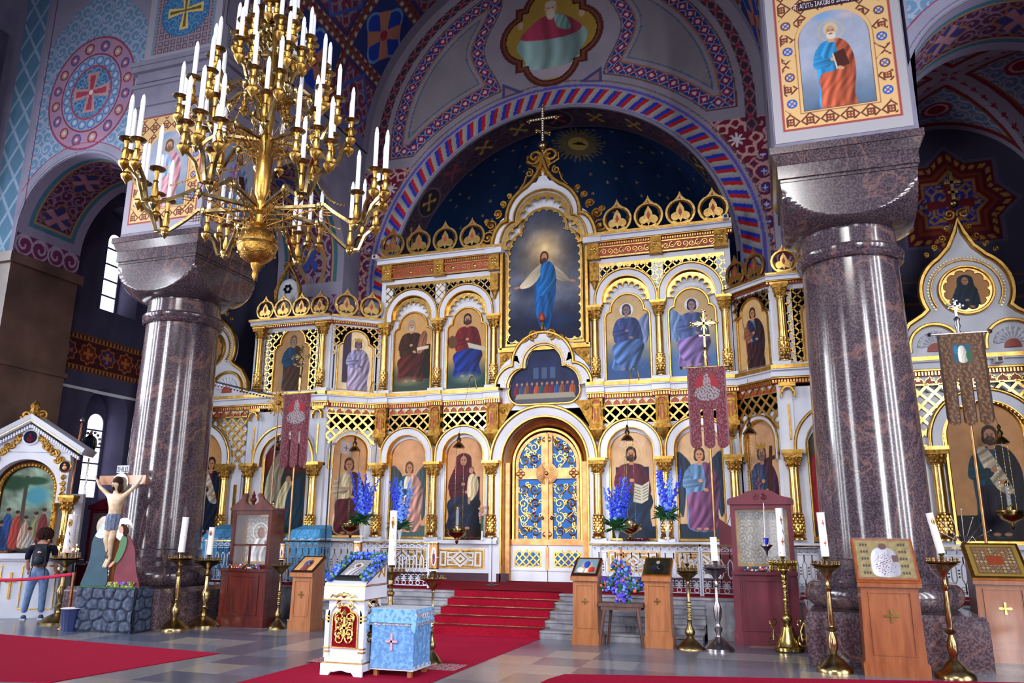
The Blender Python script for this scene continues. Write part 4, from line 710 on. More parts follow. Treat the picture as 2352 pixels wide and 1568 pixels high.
# columns
for s in (-1, 1):
    for x in CXL: goldcol(IC, MI, s * x, 1.56, 3.19, .1, .16); goldcol(IC, MI, s * x, 5.0, 6.64, .085, .12)
    for x in CXL: part('impost', MB(MI).box(s * x - .2, s * x + .2, -.3, 0, 3.19, 3.25), 'gold', IC, smooth=False); part('impost', MB(MI).box(s * x - .17, s * x + .17, -.24, 0, 6.64, 6.7), 'gold', IC, smooth=False)
# arches
for s in (-1, 1):
    for xc in A1:
        archtrim(IC, MI, s * xc, .51, 3.25, 3.4, .18, .0, .16); archtrim(IC, MI, s * xc, .54, 6.7, 6.82, .17, .0, .16)
        cusped(IC, MI, s * xc, .54, 6.78, .455, 9, .04)
# lattice bands
for s in (-1, 1):
    q1 = lambda x, z, s=s: all(math.hypot(x - s * xc, max(z - 3.4, 0)) > .66 for xc in A1) and z < 4.4 and z > 3.5
    q2 = lambda x, z, s=s: all(math.hypot(x - s * xc, max(z - 6.82, 0)) > .7 for xc in A1)
    x0, x1 = sorted((s * 1.25, s * 4.15))
    part('quatrefoil_lattice', lattice(MI, q1, x0, x1, 3.4, 4.4, .25, .042, quat=True), 'gold_bright', IC, smooth=False); part('diagonal_lattice', lattice(MI, q2, x0, x1, 6.75, 7.72, .2, .026), 'gold_bright', IC, smooth=False)
    n = 22; m = MB(MI)
    for i in range(n):
        x = x0 + (x1 - x0) * (i + .5) / n; w_ = (x1 - x0) / n; m.strip(arc(x, 7.6, w_ * .38, 180, 0, 8), [(x - w_ / 2, 7.6), (x - w_ / 2, 7.68)] + [(x - w_ / 2 + w_ * k / 4, 7.72) for k in range(5)] + [(x + w_ / 2, 7.68), (x + w_ / 2, 7.6)], .03, .06)
    part('scalloped_fringe', m, 'gold_bright', IC)
    for k in range(2): xa, xb = sorted((s * (CXL[k] + .16), s * (CXL[k + 1] - .16))); ogees(IC, MI, xa, xb, 4.42, 4.57)
    # corbelled brackets over the columns
    for x in CXL:
        x = s * x; g = MB(MI); g.box(x - .14, x + .14, -.18, 0, 3.95, 4.56); g.box(x - .17, x + .17, -.22, 0, 3.86, 3.95); g.box(x - .15, x + .15, -.2, -.1, 4.38, 4.44)
        g.lathe([(.13, 3.86), (.12, 3.8), (.08, 3.74), (.05, 3.68), (.03, 3.64), (.0, 3.62)], (x, -.12, 0), 12, flute=.1); g.mold([(x - .08, 4.1), (x - .08, 4.44)] + arc(x, 4.44, .08, 180, 0, 8) + [(x + .08, 4.44), (x + .08, 4.1)], BEAD(0, .03, .18, .21))
        o = part('bracket', g, 'gold_carved', IC); r_ = MB(MI); r_.plate([(x - .07, 4.4)] + arc(x, 4.44, .07, 180, 0, 8) + [(x + .07, 4.4)], (), .18, .19); r_.box(x - .05, x - .02, -.19, -.18, 4.05, 4.34); r_.box(x + .02, x + .05, -.19, -.18, 4.05, 4.34); part('enamel', r_, 'red_enamel', o, smooth=False)
        g = MB(MI); g.box(x - .13, x + .13, -.2, 0, 7.84, 8.2); g.box(x - .15, x + .15, -.22, 0, 7.8, 7.86); o = part('frieze_block', g, 'gold_carved', IC, smooth=False); g = MB(MI)
        for a in range(4): g.ball((x + .05 * math.cos(a * PI / 2 + .78), -.2, 8.02 + .05 * math.sin(a * PI / 2 + .78)), .035, 8, sy=.5)
        part('rosette', g, 'gold_bright', o)
        if x * s < 1.5: 
            g = MB(MI); g.box(x - .1, x + .1, -.16, 0, 7.3, 7.74); g.lathe([(.1, 7.32), (.08, 7.26), (.05, 7.2), (.03, 7.12), (0, 7.08)], (x, -.08, 0), 10); part('hanging_corbel', g, 'gold_carved', IC)
    # cornices
    cornice(IC, MI, *sorted((s * 1.28, s * 4.3)), 4.56, 4.9, .1, .26)
    for x in CXL: xx = s * x; cornice(IC, MI, xx - .2, xx + .2, 4.57, 4.91, .17, .33, 'cornice_break')
    cornice(IC, MI, *sorted((s * 1.15, s * 4.34)), 8.13, 8.4, .12, .32)
    g = MB(MI); xa, xb = sorted((s * 1.1, s * 4.24)); g.box(xa, xb, -.1, 0, 7.86, 8.12); o = part('scroll_frieze', g, 'red_enamel', IC, smooth=False); g = MB(MI); n = 22
    for i in range(n):
        x = xa + (xb - xa) * (i + .5) / n; scroll(g, volute(x, 7.99, .075, 90 * (i % 4), 1.3, sgn=1 if i % 2 else -1), .012, 4, .11)
        if i % 4 == 1: g.ball((x, -.12, 7.99), .04, 8, sy=.4)
    g.box(xa, xb, -.13, -.09, 8.09, 8.12); g.box(xa, xb, -.13, -.09, 7.85, 7.88); part('gilt_scrolls', g, 'gold_bright', o)
    for x in (1.8, 2.52, 3.24, 3.96): crest(IC, MI @ Matrix.Translation((0, -.12, 0)), s * x, 8.4, .335)
# central bay: royal door arch -------------------------------------------------
m = MB(MI); m.mold(archp(0, .98, ZS, 3.22, 40), [(0, -.25), (0, .1), (.18, .2), (.27, .2), (.27, -.05)]); part('door_arch', m, 'white_paint', IC)
g = MB(MI); g.mold(archp(0, 1.19, 3.2, 3.22, 40), BEAD(0, .07, .19, .26)); g.mold(archp(0, 1.0, ZS, 3.22, 40), BEAD(-.03, .03, .06, .16)); part('door_arch_bead', g, 'gold', IC)
g = MB(MI); g.mold(archp(0, .83, ZS + .02, 3.2, 40), [(0, -.24), (.0, -.16), (.05, -.1), (.15, -.02), (.15, -.24)]); g.box(-.98, -.84, -.0, .2, ZS + .02, 3.2).box(.84, .98, -.0, .2, ZS + .02, 3.2); part('door_reveal', g, 'rose_gold', IC)
g = MB(MI); g.mold(archp(0, .75, 1.5, 3.17, 40), BEAD(-.01, .08, -.2, -.1)); part('door_frame', g, 'gold', IC)
MD = Matrix.Translation((AX, YI + .2, 0)); ZD = 3.14; RD = .74
for s, nm in ((-1, 'left'), (1, 'right')):
    q = [(0, 1.5), (0, ZD + RD)] + arc(0, ZD, RD, 90, 0, 16) + [(RD, 1.5)]; q = [(s * x, z) for x, z in q]; o = part('door_leaf', MB(MD).plate(q, (), .0, .02), 'blue_back', IC, smooth=False, label=nm + ' leaf of the arched royal doors')
    g = MB(MD); g.mold([(s * x, z) for x, z in ([(.02, 1.5), (.02, ZD + RD - .02)] + arc(0, ZD, RD - .03, 88, 0, 16) + [(RD - .03, 1.5)])][:: (1 if s > 0 else 1)], [(-.035, .02), (-.035, .06), (.035, .06), (.035, .02)], closed=True); g.box(*sorted((0, s * .13)), -.08, -.02, 1.5, ZD + RD - .02); g.box(*sorted((0, s * .72)), -.08, -.02, 2.84, 3.08)
    g.box(*sorted((0, s * .84)), -.1, .0, 1.4, 1.52)
    part('gilt_cross_frame', g, 'rose_gold', o, smooth=False)
    sc = MB(MD)
    for cx, cz, r, a, tn, sg in ((.28, 1.68, .12, 0, 1.4, 1), (.55, 1.68, .12, 180, 1.4, -1), (.28, 1.98, .13, 90, 1.4, -1), (.56, 1.98, .13, 90, 1.4, 1), (.28, 2.3, .13, 270, 1.4, 1), (.56, 2.3, .13, 270, 1.4, -1), (.3, 2.62, .14, 180, 1.4, 1), (.56, 2.62, .13, 0, 1.4, -1), (.3, 3.28, .14, 270, 1.5, 1), (.54, 3.24, .13, 200, 1.4, -1), (.3, 3.56, .12, 90, 1.4, 1), (.2, 3.7, .06, 0, 1.2, -1), (.46, 3.46, .08, 20, 1.3, 1)):
        scroll(sc, volute(s * cx, cz, r, a if s > 0 else 180 - a, tn, sgn=sg * s, n=16), .018, 5, .035)
        for k in range(3): aa = k * 2.1 + cx * 9; scroll(sc, volute(s * cx + r * math.cos(aa) * 1.05, cz + r * math.sin(aa) * 1.05, r * .42, math.degrees(aa), 1.1, sgn=-sg, n=8), .013, 4, .035)
    for z in (1.84, 2.14, 2.46): scroll(sc, [(s * (.42 + .2 * math.sin(t * 2.2)), z - .16 + .3 * t) for t in np.linspace(0, 1, 8)], .011, 4, .03)
    part('gilt_scrollwork', sc, 'gold', o); h = MB(MD); h.tube([(s * .1, -.1, 2.02), (s * .16, -.15, 2.0), (s * .1, -.1, 1.95)], .014); h.ball((s * .1, -.09, 1.98), .035); part('door_handle', h, 'brass_dark', o)
    lo = part('lower_panel', MB(MD).box(*sorted((s * .01, s * .86)), -.06, .02, ZS + .02, 1.4), 'white_paint', o, smooth=False)
    g = MB(MD); g.box(*sorted((s * .14, s * .76)), -.07, -.05, .93, 1.27); part('gilt_grille', g, 'gold', lo, smooth=False)
    g = MB(MD); g.box(*sorted((s * .17, s * .73)), -.074, -.06, .96, 1.24); part('blue_ground', g, 'blue_back', lo, smooth=False)
    part('grille_bars', lattice(MD, lambda x, z: True, *sorted((s * .17, s * .73)), .96, 1.24, .16, .03, d=.07, quat=True), 'gold', lo, smooth=False)
    part('panel_rail', MB(MD).box(*sorted((s * .01, s * .87)), -.09, -.05, ZS + .24, ZS + .28), 'white_paint', lo, smooth=False)
g = MB(MD)
for x, z in ((0, 3.72), (0, 1.63), (-.62, 2.96), (.62, 2.96)):
    for a in range(4): g.ball((x + .06 * math.cos(a * PI / 2), -.08, z + .06 * math.sin(a * PI / 2)), .055, 10, sy=.5)
g.lathe([(.25, .06), (.25, .09), (.21, .1), (.0, .12)], (0, 0, 2.96), 32, axis='y'); g.box(-.035, .035, -.12, -.07, 1.5, 3.85); g.box(-.03, .03, -.1, 0, ZS + .26, 1.36)
for a in range(24): t_ = a * PI / 12; g.tube([(.07 * math.cos(t_), -.13, 2.96 + .07 * math.sin(t_)), (.2 * math.cos(t_), -.11, 2.96 + .2 * math.sin(t_))], .012, 4)
g.ball((0, -.13, 2.96), .05); part('door_sunburst', g, 'rose_gold', IC)
# spandrel scroll panels beside the door arch and beside the trefoil
for s in (-1, 1):
    for z0, z1, xa, xb in ((3.98, 4.56, .68, 1.1), (5.36, 5.78, .74, 1.08)):
        P_ = [(s * xb, z0), (s * xb, z1), (s * xa, z1), (s * (xa + .1), z1 - .1), (s * (xb - .06), z0)] if z0 < 5 else [(s * xb, z0), (s * xb, z1), (s * (xa - .1), z1), (s * xa, z1 - .1), (s * (xb - .05), z0)]
        g = MB(MI); g.plate(P_ if s > 0 else P_[::-1], (), .0, .07); scroll(g, volute(s * (xb - .12), z1 - .17, .09, 0, 1.4), .015, 5, .08); g.ball((s * (xb - .12), -.08, z1 - .17), .04, 8, sy=.5); part('scroll_spandrel', g, 'gold_carved', IC, smooth=False)
# trefoil over the door: supper painting
def tre(c, w_, h, z0, n=12, k=1.):
    # trefoil outline: two side lobes and a top lobe (left foot to right foot)
    return [(-w_, z0)] + [(-w_ + .0 + (w_ - h) * (1 - math.cos(t)), z0 + (w_ - h) * 1.15 * math.sin(t)) for t in np.linspace(0, PI / 2, 9)][1:] + arc(0, z0 + (w_ - h) * 1.3, h, 172, 8, 20) + [(w_ - (w_ - h) * (1 - math.cos(t)), z0 + (w_ - h) * 1.15 * math.sin(t)) for t in np.linspace(PI / 2, 0, 9)][:-1] + [(w_, z0)]
TP = tre(0, .82, .42, 4.9); low = [(.82, 4.9)] + arc(.55, 4.8, .3, 10, -90, 8) + arc(-.55, 4.8, .3, -90, -190, 8) + [(-.82, 4.9)]
m = MB(MI); m.mold(tre(0, .86, .46, 4.9), [(-.02, .0), (-.02, .12), (.1, .2), (.3, .2), (.3, .0)]); m.box(-1.2, 1.2, -.02, .05, 4.4, 5.2); m.box(-.7, .7, -.04, .05, 4.45, 6.0); part('trefoil_moulding', m, 'white_paint', IC)
g = MB(MI); g.mold(tre(0, 1.1, .69, 4.9), BEAD(0, .07, .19, .25)); g.mold(tre(0, .9, .5, 4.9), BEAD(-.02, .02, .1, .18)); g.mold(tre(0, .84, .44, 4.9), BEAD(-.02, .02, .08, .14)); g.mold(low, BEAD(-.03, .02, .04, .12)); part('trefoil_bead', g, 'gold', IC)
g = MB(MI); TT = tre(0, .95, .55, 4.9)
L_ = 0
for (xa, za), (xb, zb) in zip(TT[:-1], TT[1:]):
    seg = math.hypot(xb - xa, zb - za); k = max(1, int(seg / .045))
    for i in range(k): t = (i + .5) / k; x, z = xa + (xb - xa) * t, za + (zb - za) * t; g.box(x - .012, x + .012, -.2, -.12, z - .012, z + .012)
part('trefoil_dentils', g, 'gold_bright', IC, smooth=False)
g = MB(MI)
for s in (-1, 1): scroll(g, volute(s * .2, 6.1, .13, 270, 1.5, sgn=s), .03, 6, .22); scroll(g, [(s * .62, 5.86), (s * .5, 5.98), (s * .38, 5.98), (s * .25, 6.12)], .028, 6, .22); scroll(g, volute(s * .45, 6.0, .07, 200, 1.2, sgn=-s), .02, 5, .22)
g.lathe([(.06, 6.2), (.03, 6.3), (.02, 6.45), (.0, 6.5)], (0, -.22, 0), 10); part('trefoil_crest', g, 'gold_carved', IC)
g = MB(MI); g.lathe([(.0, 6.38), (.06, 6.42), (.08, 6.5), (.05, 6.58), (.0, 6.62)], (0, -.26, 0), 12); part('finial_lamp', g, 'red_enamel', IC)
tt = thing('icon_painting', 'dark trefoil painting of a row of diners at a long table above the royal doors', 'icon', (AX, YI - .03, 4.5))
def supper(u, v, X, Y, Z):
    x = X - AX; c = Cv(x, Z, '2c3a66', .008); c.put(np.clip((4.75 - Z) / .3, 0, 1), '34202c'); c.noise(.15, 2, 2); 
    for k in range(3): c.rect(-.27 + .2 * k, -.14 + .2 * k, 5.1, 5.36, '6a7f9c', .7)
    cl = ['7a3040', '3a5a8c', '8c5a3c', '4a3a6c', 'a8603c', '2c5c6c', '8c3c30']
    for k in range(12): xx = -.66 + k * .12; c.blob([(xx - .07, 4.72), (xx - .06, 4.9), (xx, 4.96), (xx + .06, 4.9), (xx + .07, 4.72)], cl[k % 7], fold=.2); c.ell(xx, 4.985, .028, .035, 'b98c6c')
    c.poly([(-.72, 4.62), (-.66, 4.76), (.68, 4.76), (.74, 4.62)], 'a8a294'); c.poly([(-.7, 4.5), (-.7, 4.64), (.72, 4.64), (.72, 4.5)], '6a6a76'); return c.C
def spos(u, v):
    x = (2 * u - 1) * .83; TPa = np.array(TP); zt = np.interp(x, TPa[:, 0] + np.arange(len(TPa)) * 1e-9, TPa[:, 1]); zb = np.where(abs(x) < .55, 4.5, 4.8 - np.sqrt(np.maximum(.3 ** 2 - (abs(x) - .55) ** 2, 0))); return AX + x, np.full_like(x, YI - .05), zb + (zt - zb) * v
grid('painting', 150, 110, spos, supper, 'painting', tt)
# upper central bay ----------------------------------------------------------
g = MB(MI); Q = [(-1.03, 5.82), (-1.03, 8.3), (1.03, 8.3), (1.03, 5.82)]; g.mold([(-1.03, 5.82), (-1.03, 8.42)], BEAD(-.05, .07, .02, .14)); g.mold([(1.03, 8.42), (1.03, 5.82)], BEAD(-.05, .07, .02, .14)); g.box(-1.1, 1.1, -.14, 0, 5.76, 5.86); part('bay_frame', g, 'gold', IC)
def top(w_, sh, z0, pk=True):
    # ogee-topped trefoil: shoulders, then the big lobe ending in a point
    L = [(-w_, z0)] + [(-w_ + (w_ - sh) * (1 - math.cos(t)), z0 + (w_ - sh) * 1.9 * math.sin(t)) for t in np.linspace(0, PI / 2, 8)][1:]; zc = z0 + (w_ - sh) * 1.9 + .05
    A = arc(0, zc, sh, 176, 118 if pk else 92, 10, sh * .95)
    if pk: x0_, z0_ = A[-1]; A += [(x0_ * .62, z0_ + .14), (x0_ * .3, z0_ + .34), (x0_ * .1, z0_ + .58)]
    L = L + A; return L + ([(0, L[-1][1] + .22)] if pk else [(0, zc + sh * .95)]) + [(-x, z) for x, z in L[::-1]]
T1 = top(1.3, .92, 8.3)
m = MB(MI); m.mold(top(1.12, .76, 8.3, False), [(0, -.05), (0, .1), (.2, .16), (.2, -.05)]); TA, TB = top(1.26, .88, 8.25, False), top(.98, .62, 8.25, False); m.strip(TB, TA, .0, .12); m.strip([(a * .8, b) for a, b in top(1.26, .88, 8.25)][18:-18], top(1.26, .88, 8.25)[18:-18], .0, .12) if False else None; m.plate([(-.3, 9.75), (.3, 9.75), (.14, 10.0), (.0, 10.2), (-.14, 10.0)], (), .0, .13); m.plate(top(1.02, .66, 8.2, False), (), -.06, -.0); m.box(-1.42, -1.0, -.28, .05, 8.2, 8.34).box(1.0, 1.42, -.28, .05, 8.2, 8.34); part('ogee_gable', m, 'white_paint', IC)
g = MB(MI); g.mold(T1, BEAD(-.06, .05, .1, .2)); g.mold(top(1.08, .72, 8.3, False), BEAD(-.02, .03, .14, .2)); g.box(-1.45, -1.0, -.3, .0, 8.34, 8.4).box(1.0, 1.45, -.3, .0, 8.34, 8.4); part('gable_bead', g, 'gold', IC)
I_ = []; O_ = top(1.03, .68, 8.3, False); n_ = len(O_); DP = []
acc = [0.]
for a, b_ in zip(O_[:-1], O_[1:]): acc.append(acc[-1] + math.hypot(b_[0] - a[0], b_[1] - a[1]))
def along(P, acc, s): 
    i = min(max(np.searchsorted(acc, s) - 1, 0), len(P) - 2); t = (s - acc[i]) / max(acc[i + 1] - acc[i], 1e-9); a, b_ = P[i], P[i + 1]; dx, dz = b_[0] - a[0], b_[1] - a[1]; L = math.hypot(dx, dz) + 1e-9; return (a[0] + dx * t, a[1] + dz * t), (-dz / L, dx / L)
N_ = 13 * 8; OO = []
for i in range(N_ + 1):
    p, nn = along(O_, acc, acc[-1] * i / N_); q = .10 + .12 * (1 - abs(math.sin(PI * i / 8)) ** .55); OO.append(p); I_.append((p[0] - nn[0] * q, p[1] - nn[1] * q))
g = MB(MI); g.strip(I_, OO, .1, .15); part('gable_cusping', g, 'gold_bright', IC); g = MB(MI); g.mold(I_[1:-1], [(0, .1), (0, .17), (.02, .17), (.028, .12)]); part('cusp_moulding', g, 'gold', IC)
g = MB(MI)
for i in range(90): p, nn = along(O_, acc, acc[-1] * (i + .5) / 90); g.box(p[0] + nn[0] * .04 - .012, p[0] + nn[0] * .04 + .012, -.19, -.1, p[1] + nn[1] * .04 - .012, p[1] + nn[1] * .04 + .012)
part('gable_dentils', g, 'gold_bright', IC, smooth=False)
# scrolls climbing the gable, finial
g = MB(MI)
for s in (-1, 1):
    for x, z, r in ((1.4, 8.66, .2), (1.32, 8.98, .15), (1.16, 9.26, .12), (1.44, 9.08, .08), (1.52, 8.44, .1), (1.02, 9.5, .09), (.86, 9.7, .07)): scroll(g, volute(s * x, z, r, 250, 1.6, sgn=-s), .03, 5, .1); g.ball((s * x, -.12, z), r * .3, 6)
    scroll(g, volute(s * .2, 10.62, .2, 210, 1.4, sgn=-s), .042, 6, .14); scroll(g, volute(s * .34, 10.22, .11, 100, 1.4, sgn=s), .03, 6, .12); scroll(g, [(s * .05, 10.1), (s * .12, 10.35), (s * .4, 10.5), (s * .38, 10.68)], .035, 6, .12)
    scroll(g, [(s * .62, 9.78), (s * .48, 9.95), (s * .42, 10.15)], .03, 6, .12)
g.plate([(-.12, 10.05), (.12, 10.05), (.2, 10.5), (.1, 10.75), (-.1, 10.75), (-.2, 10.5)], (), .04, .12); part('gable_scrollwork', g, 'gold_carved', IC)
g = MB(MI); g.lathe([(.05, 10.68), (.09, 10.72), (.05, 10.78), (.12, 10.84), (.14, 10.92), (.1, 11.0), (.04, 11.04)], (0, -.1, 0), 16); part('finial_ball', g, 'brass', IC)
g = MB(MI); g.box(-.035, .035, -.13, -.07, 11.02, 11.98).box(-.34, .34, -.13, -.07, 11.6, 11.67); g.add([(-.14, -.13, 11.3), (.14, -.13, 11.18), (.14, -.13, 11.25), (-.14, -.13, 11.37), (-.14, -.07, 11.3), (.14, -.07, 11.18), (.14, -.07, 11.25), (-.14, -.07, 11.37)], [(0, 1, 2, 3), (7, 6, 5, 4), (0, 4, 5, 1), (1, 5, 6, 2), (2, 6, 7, 3), (3, 7, 4, 0)])
for x, z in ((0, 12.0), (-.36, 11.635), (.36, 11.635), (-.15, 11.34), (.15, 11.22)):
    for a in range(3): th = a * 2.09 + math.atan2(z - 11.6, x + .001) ; g.ball((x + .035 * math.cos(th), -.1, z + .035 * math.sin(th)), .035, 8, sy=.8)
o = part('gable_cross', g, 'gold_bright', IC, label='gilded cross with a slanted foot bar on the gable top'); g = MB(MI)
for i in range(14): g.ball((0, -.135, 11.06 + .065 * i), .017, 6)
for i in range(10): g.ball((-.3 + .0667 * i, -.135, 11.635), .017, 6)
part('crystals', g, 'bulb', o)
# big picture in the gable
PB = top(.9, .56, 8.05, False)
def risen(c):
    c.put(np.clip((c.v - 1.0) / 1.2, 0, 1), '5a6076'); c.ell(0, 2.15, .85, 1.0, 'd8b890', .85, soft=.9); c.ell(0, 2.35, .45, .5, 'f0d8a8', .8, soft=.9); c.put(np.clip((1.3 - c.v) / .9, 0, 1), '1c2a52'); c.C = np.clip(c.C * (1 + .16 * fnoise(c.u, c.v, .9, 8))[:, None], 0, 1); c.ell(.3, .5, .6, .25, '2f4a80', .7, soft=.9); c.ell(-.4, 1.3, .5, .3, '343c60', .7, soft=.9)
    c.blob([(-.1, .35), (-.22, .8), (-.24, 1.3), (-.18, 1.75), (.02, 1.9), (.2, 1.8), (.28, 1.3), (.2, .8), (.08, .3)], '1c6aa8', fold=.2); c.blob([(-.2, 1.85), (-.45, 1.6), (-.62, 1.38), (-.4, 1.36), (-.2, 1.5), (-.05, 1.75), (.05, 1.98)], 'cfc4b0', fold=.1, ang=30); c.blob([(.15, 1.9), (.42, 1.7), (.62, 1.45), (.42, 1.46), (.2, 1.6), (.02, 1.8)], 'c4b8a4', fold=.1, ang=140); c.blob([(-.08, 1.9), (.1, 1.98), (.25, 1.8), (.28, 1.4), (.1, 1.2), (-.15, 1.15), (-.1, 1.5)], '2478b4', fold=.2, ang=60)
    c.ell(-.68, 1.38, .08, .03, 'c8987c', rot=10); c.ell(.68, 1.44, .08, .03, 'c8987c', rot=-10); c.ell(.0, 2.1, .105, .14, '5a3424'); c.ell(-.06, 2.0, .05, .09, '5a3424'); c.ell(.0, 2.09, .07, .105, 'c8987c'); c.ell(.0, 2.02, .055, .05, '6a4430'); c.ell(-.02, .28, .05, .09, 'b98c74')
icon('icon_painting', 'large gable painting of a blue-draped figure with outstretched arms above clouds', MI, [(-.9, 5.96)] + PB + [(.9, 5.96)], risen, .9, 5.96, 9.4, base='8c8f9c', nu=210, fw=.05, d=.02)
g = MB(MI); path = [(-.9, 5.98)] + PB + [(.9, 5.98), (-.9, 5.98)]; ac = [0.]
for a, b_ in zip(path[:-1], path[1:]): ac.append(ac[-1] + math.hypot(b_[0] - a[0], b_[1] - a[1]))
N_ = 46 * 6; I2 = []; O2 = []
for i in range(N_ + 1): p, nn = along(path, ac, ac[-1] * i / N_); q = .02 + .06 * (1 - abs(math.sin(PI * i / 6)) ** .5); O2.append(p); I2.append((p[0] - nn[0] * q, p[1] - nn[1] * q))
g.strip(I2, O2, .03, .06); part('scalloped_border', g, 'gold_bright', IC)
# the icons of the two tiers
WR = lambda xc, w_, z0, zs: archp(xc, w_, z0, zs, 20)
ground = lambda c, col='4a2c28': c.rect(-1, 1, 0, .2, col)
def f_warrior(c): ground(c, '3c2824'); saint(c, 0, .06, 1.75, robe='b8a890', cloak='5a1c2c', hair='5a3a28', under='c8bc9c')
F = {
 'a1l': lambda c: (c.rect(-1, 1, 0, .25, '5a7474'), saint(c, -.0, .14, 1.6, robe='1c6070', cloak='c89c90', hair='7a5430', wings='5c666c', under='cfc4b4')),
 'a2l': lambda c: (c.rect(-1, 1, 0, .3, '3a2428'), c.rect(-.36, .36, .2, 1.35, '1c2434'), saint(c, -.05, .2, 1.7, robe='5a1830', cloak='24304c', veil='6b1c30', seated=True, child=True)),
 'a1r': lambda c: (c.rect(-1, 1, 0, .25, '24384c'), c.rect(-.36, .36, .3, 1.5, '20304a'), saint(c, -.02, .2, 1.75, robe='6b2c44', cloak='1c3a5c', hair='3c2824', beard='4a3024', seated=True), c.poly([(.04, 1.15), (.2, 1.1), (.36, 1.2), (.32, .8), (.18, .72), (.0, .76)], 'c9c4b4'), [c.line([(.05, 1.08 - k * .06), (.16, 1.04 - k * .06)], .012, '5a5050') for k in range(5)], [c.line([(.21, 1.05 - k * .06), (.32, 1.11 - k * .06)], .012, '5a5050') for k in range(5)]),
 'a2r': lambda c: (c.rect(-1, 1, 0, .3, '3c4c60'), saint(c, 0, .2, 1.7, robe='6a88a8', cloak='7c5478', hair='5a4038', wings='3c4c64')),
 'b1l': lambda c: (c.put(np.clip((.8 - c.v) / .5, 0, 1), '4c5c50'), c.rect(.1, .5, .3, 1.15, '2a2024'), saint(c, -.05, .25, 1.55, robe='4a2c20', cloak='5c2420', hair='a89c90', beard='c8bcac', seated=True), c.blob([(.12, .95), (.3, 1.0), (.38, 1.35), (.3, 1.5), (.18, 1.35)], '9a6a54', fold=.2), c.poly([(.1, 1.08), (.42, 1.12), (.42, 1.04), (.12, 1.0)], 'd8ccb4'), c.ell(-.1, .25, .5, .15, '9a9a7c', .8, soft=.8)),
 'b2l': lambda c: (c.put(np.clip((.75 - c.v) / .5, 0, 1), '3c5c5c'), saint(c, .0, .3, 1.55, robe='7c2430', cloak='1c3c8c', hair='4a3024', beard='5a3c2c', seated=True), c.poly([(.0, 1.12), (.46, .98), (.46, .88), (.05, .98)], 'c9c4b0'), c.ell(-.38, 1.15, .12, .16, '7a5440'), c.ell(0, .25, .45, .18, '9aa494', .8, soft=.8)),
 'b1r': lambda c: (c.put(np.clip((1.0 - c.v) / .7, 0, 1), '4c6c9c'), c.blob([(.25, .6), (.45, .9), (.5, 1.5), (.2, 1.3), (.05, 1.1)], '8c9cc0', fold=.2), saint(c, -.02, .25, 1.5, robe='4c5c8c', cloak='5a78a8', hair='5c5464', seated=True, skin='9c8a90', halo_fill='e8e4ec')),
 'b2r': lambda c: (c.put(np.clip((1.1 - c.v) / .7, 0, 1), '6488b8'), c.blob([(-.5, 1.5), (-.3, 1.45), (-.1, 1.1), (-.3, .8), (-.5, .9)], '7c94bc', fold=.2), saint(c, 0, .25, 1.5, robe='5c6c98', cloak='8470a0', hair='4a4458', seated=True, skin='a89498', halo_fill='e8e4ec')),
}
LB = {'a1l': 'arched gold-ground icon of an angel with folded wings and teal robe', 'a2l': 'arched gold-ground icon of a crimson-veiled woman holding a child on a throne', 'a1r': 'arched gold-ground icon of a seated bearded figure holding an open book', 'a2r': 'arched icon of a dark-winged angel in mauve drapery',
      'b1l': 'upper icon of a white-bearded writer in brown beside a winged helper on clouds', 'b2l': 'upper icon of a seated man in red and royal blue beside a lion head', 'b1r': 'upper icon of a pale blue seated figure with a white halo', 'b2r': 'upper icon of a stooping blue and mauve figure behind the right banner pole'}
for s, sn in ((-1, 'l'), (1, 'r')):
    for k, xc in enumerate(A1):
        kk = 'a%d%s' % ((2 - k) if s < 0 else (k + 1), sn); kb = 'b%d%s' % ((2 - k) if s < 0 else (k + 1), sn)
        icon('icon_painting', LB[kk], MI, WR(s * xc, .46, 1.56, 3.38), F[kk], .46, 1.56, 3.84, nu=120, d=-.05, base='dfb088' if s < 0 else 'dcbc98')
        icon('icon_painting', LB[kb], MI, tref(s * xc, .49, 4.98, 6.42, .36), F[kb], .49, 4.98, 7.05, nu=120, d=.0, base='cfa874' if s < 0 else 'd4bb92')
# small lettering arcs above the haloed figures
for root, cx, cz in ((IC, 1.94, 3.42), (IC, 1.94, 6.72), (IC, 3.37, 6.78)):
    txt = 'ЦРЬ ЦАРСТВ' if cz < 5 else 'СТ. ЕВГ. МАТѲЕЙ' if cx < 3 else 'СТ. ЕВГ. ІОАННЪ'; n = len(txt); R = .3
    for i, ch in enumerate(txt):
        if ch == ' ': continue
        a = math.radians(140 - 100 * i / (n - 1)); 
        lettering(ch, .075, MI @ Matrix.Translation((cx + R * math.cos(a), -.012 if cz > 5 else .042, cz + R * math.sin(a) - .1)) @ Matrix.Rotation(-(a - PI / 2), 4, 'Y'), 'flower_white', IC, 'letter')
